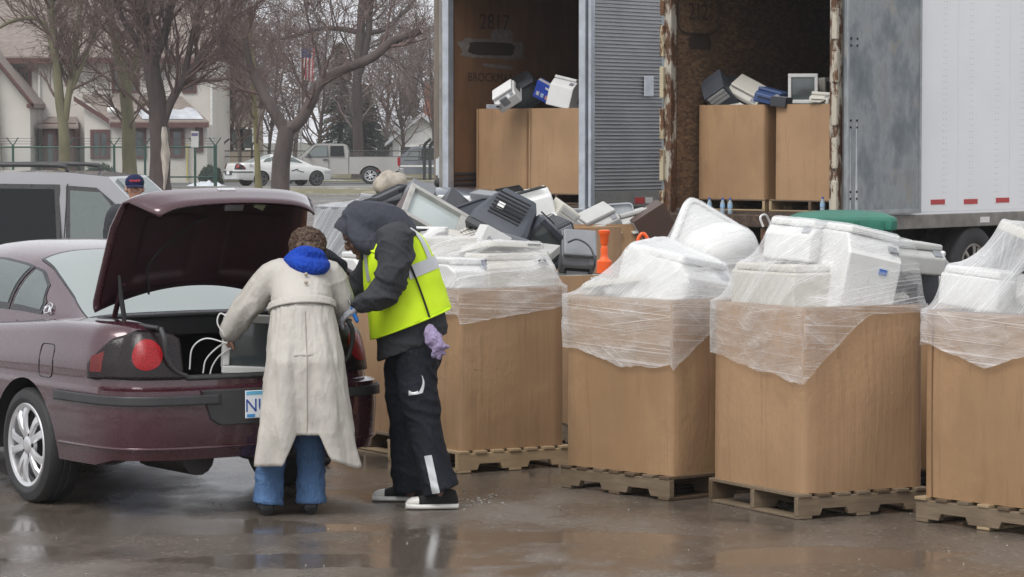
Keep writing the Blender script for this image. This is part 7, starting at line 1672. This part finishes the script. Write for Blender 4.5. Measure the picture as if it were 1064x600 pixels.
big = tree('large dark trunked tree with a pale scar on its lower right', 104, [([(166, 206), (166, 160), (164, 110), (156, 66), (148, 30), (140, -25)], 23, 13, True), ([(170, 128), (178, 105), (192, 82), (208, 62), (232, 28), (256, -20)], 10, 6, True), ([(192, 82), (197, 50), (204, 20), (212, -20)], 7, 4, 9), ([(158, 70), (170, 38), (178, 8), (184, -20)], 10, 7, 8), ([(160, 95), (150, 55), (128, 20), (116, -15)], 8, 4, 6)], BARKD, TWIG, 7, L=2.6, nsh=(20, 24))
m = MB(); rows = []
_bo = big.location
for i in range(16):
    u = i / 15; c = P(171.5 + 1.5 * math.sin(u * 3), 132 + 70 * u, 104) - V(_bo); w_ = (.05 + .09 * math.sin(math.pi * min(1, u * 1.2 + .05)) * (1 + .6 * noise.noise(V((u * 6, 1, 0)))) ); rows.append([c + V((w_ * s_, -.37 + .13 * max(0, s_) ** 2 + .02 * abs(s_), 0)) for s_ in (-1, -.5, 0, .5, 1)])
m.grid(rows); m.build('bark_scar', mat('pale_bare_wood', (.38, .34, .29), .8, var=.35, nscale=6, stretch=(1, 1, .3)), big, 60)
tree('pruned tree with sawn off limbs forking into a wide low V', 95, [([(290, 204), (292, 175), (296, 150), (298, 132)], 20, 17, False), ([(297, 138), (288, 122), (277, 104), (267, 86), (262, 75)], 13, 9, 3), ([(262, 77), (258, 60), (254, 40)], 8, 6.5, 4), ([(299, 136), (312, 126), (322, 108), (330, 90), (342, 80), (358, 72), (376, 65)], 13, 10, 4), ([(374, 66), (390, 58), (404, 46), (420, 38), (437, 32)], 10, 8, 2), ([(334, 84), (330, 58), (322, 30), (314, -15)], 3.2, 2, 5), ([(350, 76), (362, 84), (364, 62), (352, 30), (340, -10)], 2.6, 1.5, 4), ([(264, 80), (250, 66), (236, 40), (220, 10)], 3, 1.6, 4)], mat('pruned_dark_bark', (.075, .058, .052), .9, var=.35, nscale=3, bump=.8, bscale=10, stretch=(1, 1, .3)), TWIG, 9, L=1.7)
tree('thin greenish trunk beside the white patrol sedan', 118, [([(269, 197), (267, 160), (265, 118), (262, 60), (258, 10)], 7, 3, 10)], BARKY, TWIG, 11, L=1.9)
tree('tall twin trunked tree behind the pickup with a long horizontal limb', 165, [([(372, 190), (372, 150), (371, 90), (374, 40), (378, -20)], 12, 8, True), ([(372, 80), (380, 50), (384, 20), (386, -20)], 8, 6, 8), ([(374, 34), (350, 30), (326, 31), (304, 38), (282, 42)], 6, 3, 9), ([(376, 34), (396, 32), (412, 20), (428, 4), (440, -15)], 6, 3, 8), ([(372, 62), (390, 56), (410, 62), (430, 80), (450, 96)], 3, 1.5, 7), ([(341, 31), (336, 24), (330, 22)], 3, 1.5, 4)], BARKD, TWIGG, 13, L=3.0)
bg_spots = [(212, 178, 5), (236, 190, 6), (250, 172, 5), (278, 185, 4), (305, 200, 6), (330, 192, 5), (400, 205, 5), (420, 190, 4), (436, 215, 5), (452, 180, 4), (232, 162, 9), (8, 185, 6), (36, 190, 5), (100, 200, 6)]
adj = ['leaning', 'slender', 'spreading', 'wispy', 'tall', 'twiggy', 'reddish', 'thin', 'greyish', 'straight', 'thick dark', 'high crowned', 'pale', 'dense']
whr = ['right of the cream house', 'behind the patrol sedan rear', 'above the patrol sedan', 'behind the pruned fork', 'left of the flag', 'behind the flag', 'right of the twin trunks', 'above the far bungalow', 'beyond the grey van', 'beside the utility pole', 'by the end of the green fence', 'at the far left edge', 'behind the left gable', 'over the cream house roof']
for k, (px, Y, w_) in enumerate(bg_spots):
    rr = random.Random(100 + k); t = rr.uniform(-8, 8); hy_ = 40 + rr.uniform(-30, 30)
    tree('%s reddish brown bare tree %s' % (adj[k], whr[k]) if adj[k] != 'reddish' else 'hazy red brown bare tree above the twin trunks', Y, [([(px, 190), (px + t * .3, 150), (px + t, 105), (px + t * 1.6, hy_)], w_, 1.6, True), ([(px + t * .3, 140), (px - 10, 105), (px - 18, 65)], w_ * .5, 1.2, 9), ([(px + t * .3, 132), (px + 12, 95), (px + 20, 55)], w_ * .5, 1.2, 9)], BARKD if k % 2 else BARK, TWIG, 40 + k, lev=2, nsh=(16, 20), L=3.2, kids=(4, 6), minr=.012, group='bare trees beyond the road')
# conifers
NEEDLE = mat('dark_spruce_needles', (.050, .062, .050), .9, var=.35, nscale=2)
def conifer(label, px, ytop, Y, wpx, seed):
    rr = random.Random(seed); c = P(px, 150, Y); H = Z(ytop, Y); w_ = wpx / 3140 * Y / 2; r_ = thing('spruce_tree', label, 'tree', (c.x, Y, 0), 0, 'spruces beyond the pickup'); m = MB(); m.tube([(0, 0, 0), (0, 0, H)], [.25, .03], 8); m.build('trunk', BARKD, r_)
    m = MB()
    for k in range(640):
        u = rr.random() ** .8; z = H * (.10 + .90 * u); L = w_ * (1 - u) ** .85 * rr.uniform(.6, 1.1) + .25; a = rr.uniform(0, 6.28); d = V((math.cos(a), math.sin(a), 0)); s = V((-d.y, d.x, 0))
        for j in range(9):
            f = (j + .5) / 9; b = d * L * f + V((0, 0, z - .35 * L * f + rr.uniform(-.06, .06))); q = .34 * (1 - .5 * f)
            for sg in (-1, 1): e = b + s * sg * q * rr.uniform(.7, 1.3) + d * .14 + V((0, 0, -.20 * rr.random())); m.add([b - d * .08, b + d * .10, e], [(0, 1, 2)])
    m.build('crown', NEEDLE, r_, fix=False)
conifer('tall dark spruce behind the pickup cab left of the twin trunks', 354, 45, 210, 56, 1); conifer('dark spruce behind the twin trunks above the pickup bed', 378, 88, 205, 56, 2); conifer('faint spruce beyond the far gabled house', 425, 70, 250, 40, 3)
# faint winter haze over the far ground
hz = MB(); hz.box((0, 190, 19), (420, 460, 42)); hz = hz.build('haze', []); hz['kind'] = 'stuff'
hm = bpy.data.materials.new('haze_volume'); hm.use_nodes = True; hn = hm.node_tree.nodes; hn.clear(); ho = hn.new('ShaderNodeOutputMaterial'); hv = hn.new('ShaderNodeVolumePrincipled'); hv.inputs['Color'].default_value = (.93, .94, .97, 1); hv.inputs['Density'].default_value = .00035; hv.inputs['Anisotropy'].default_value = .2; hm.node_tree.links.new(hv.outputs[0], ho.inputs['Volume']); hz.data.materials.append(hm)
scene.cycles.volume_bounces = 1
vs.exposure = .68
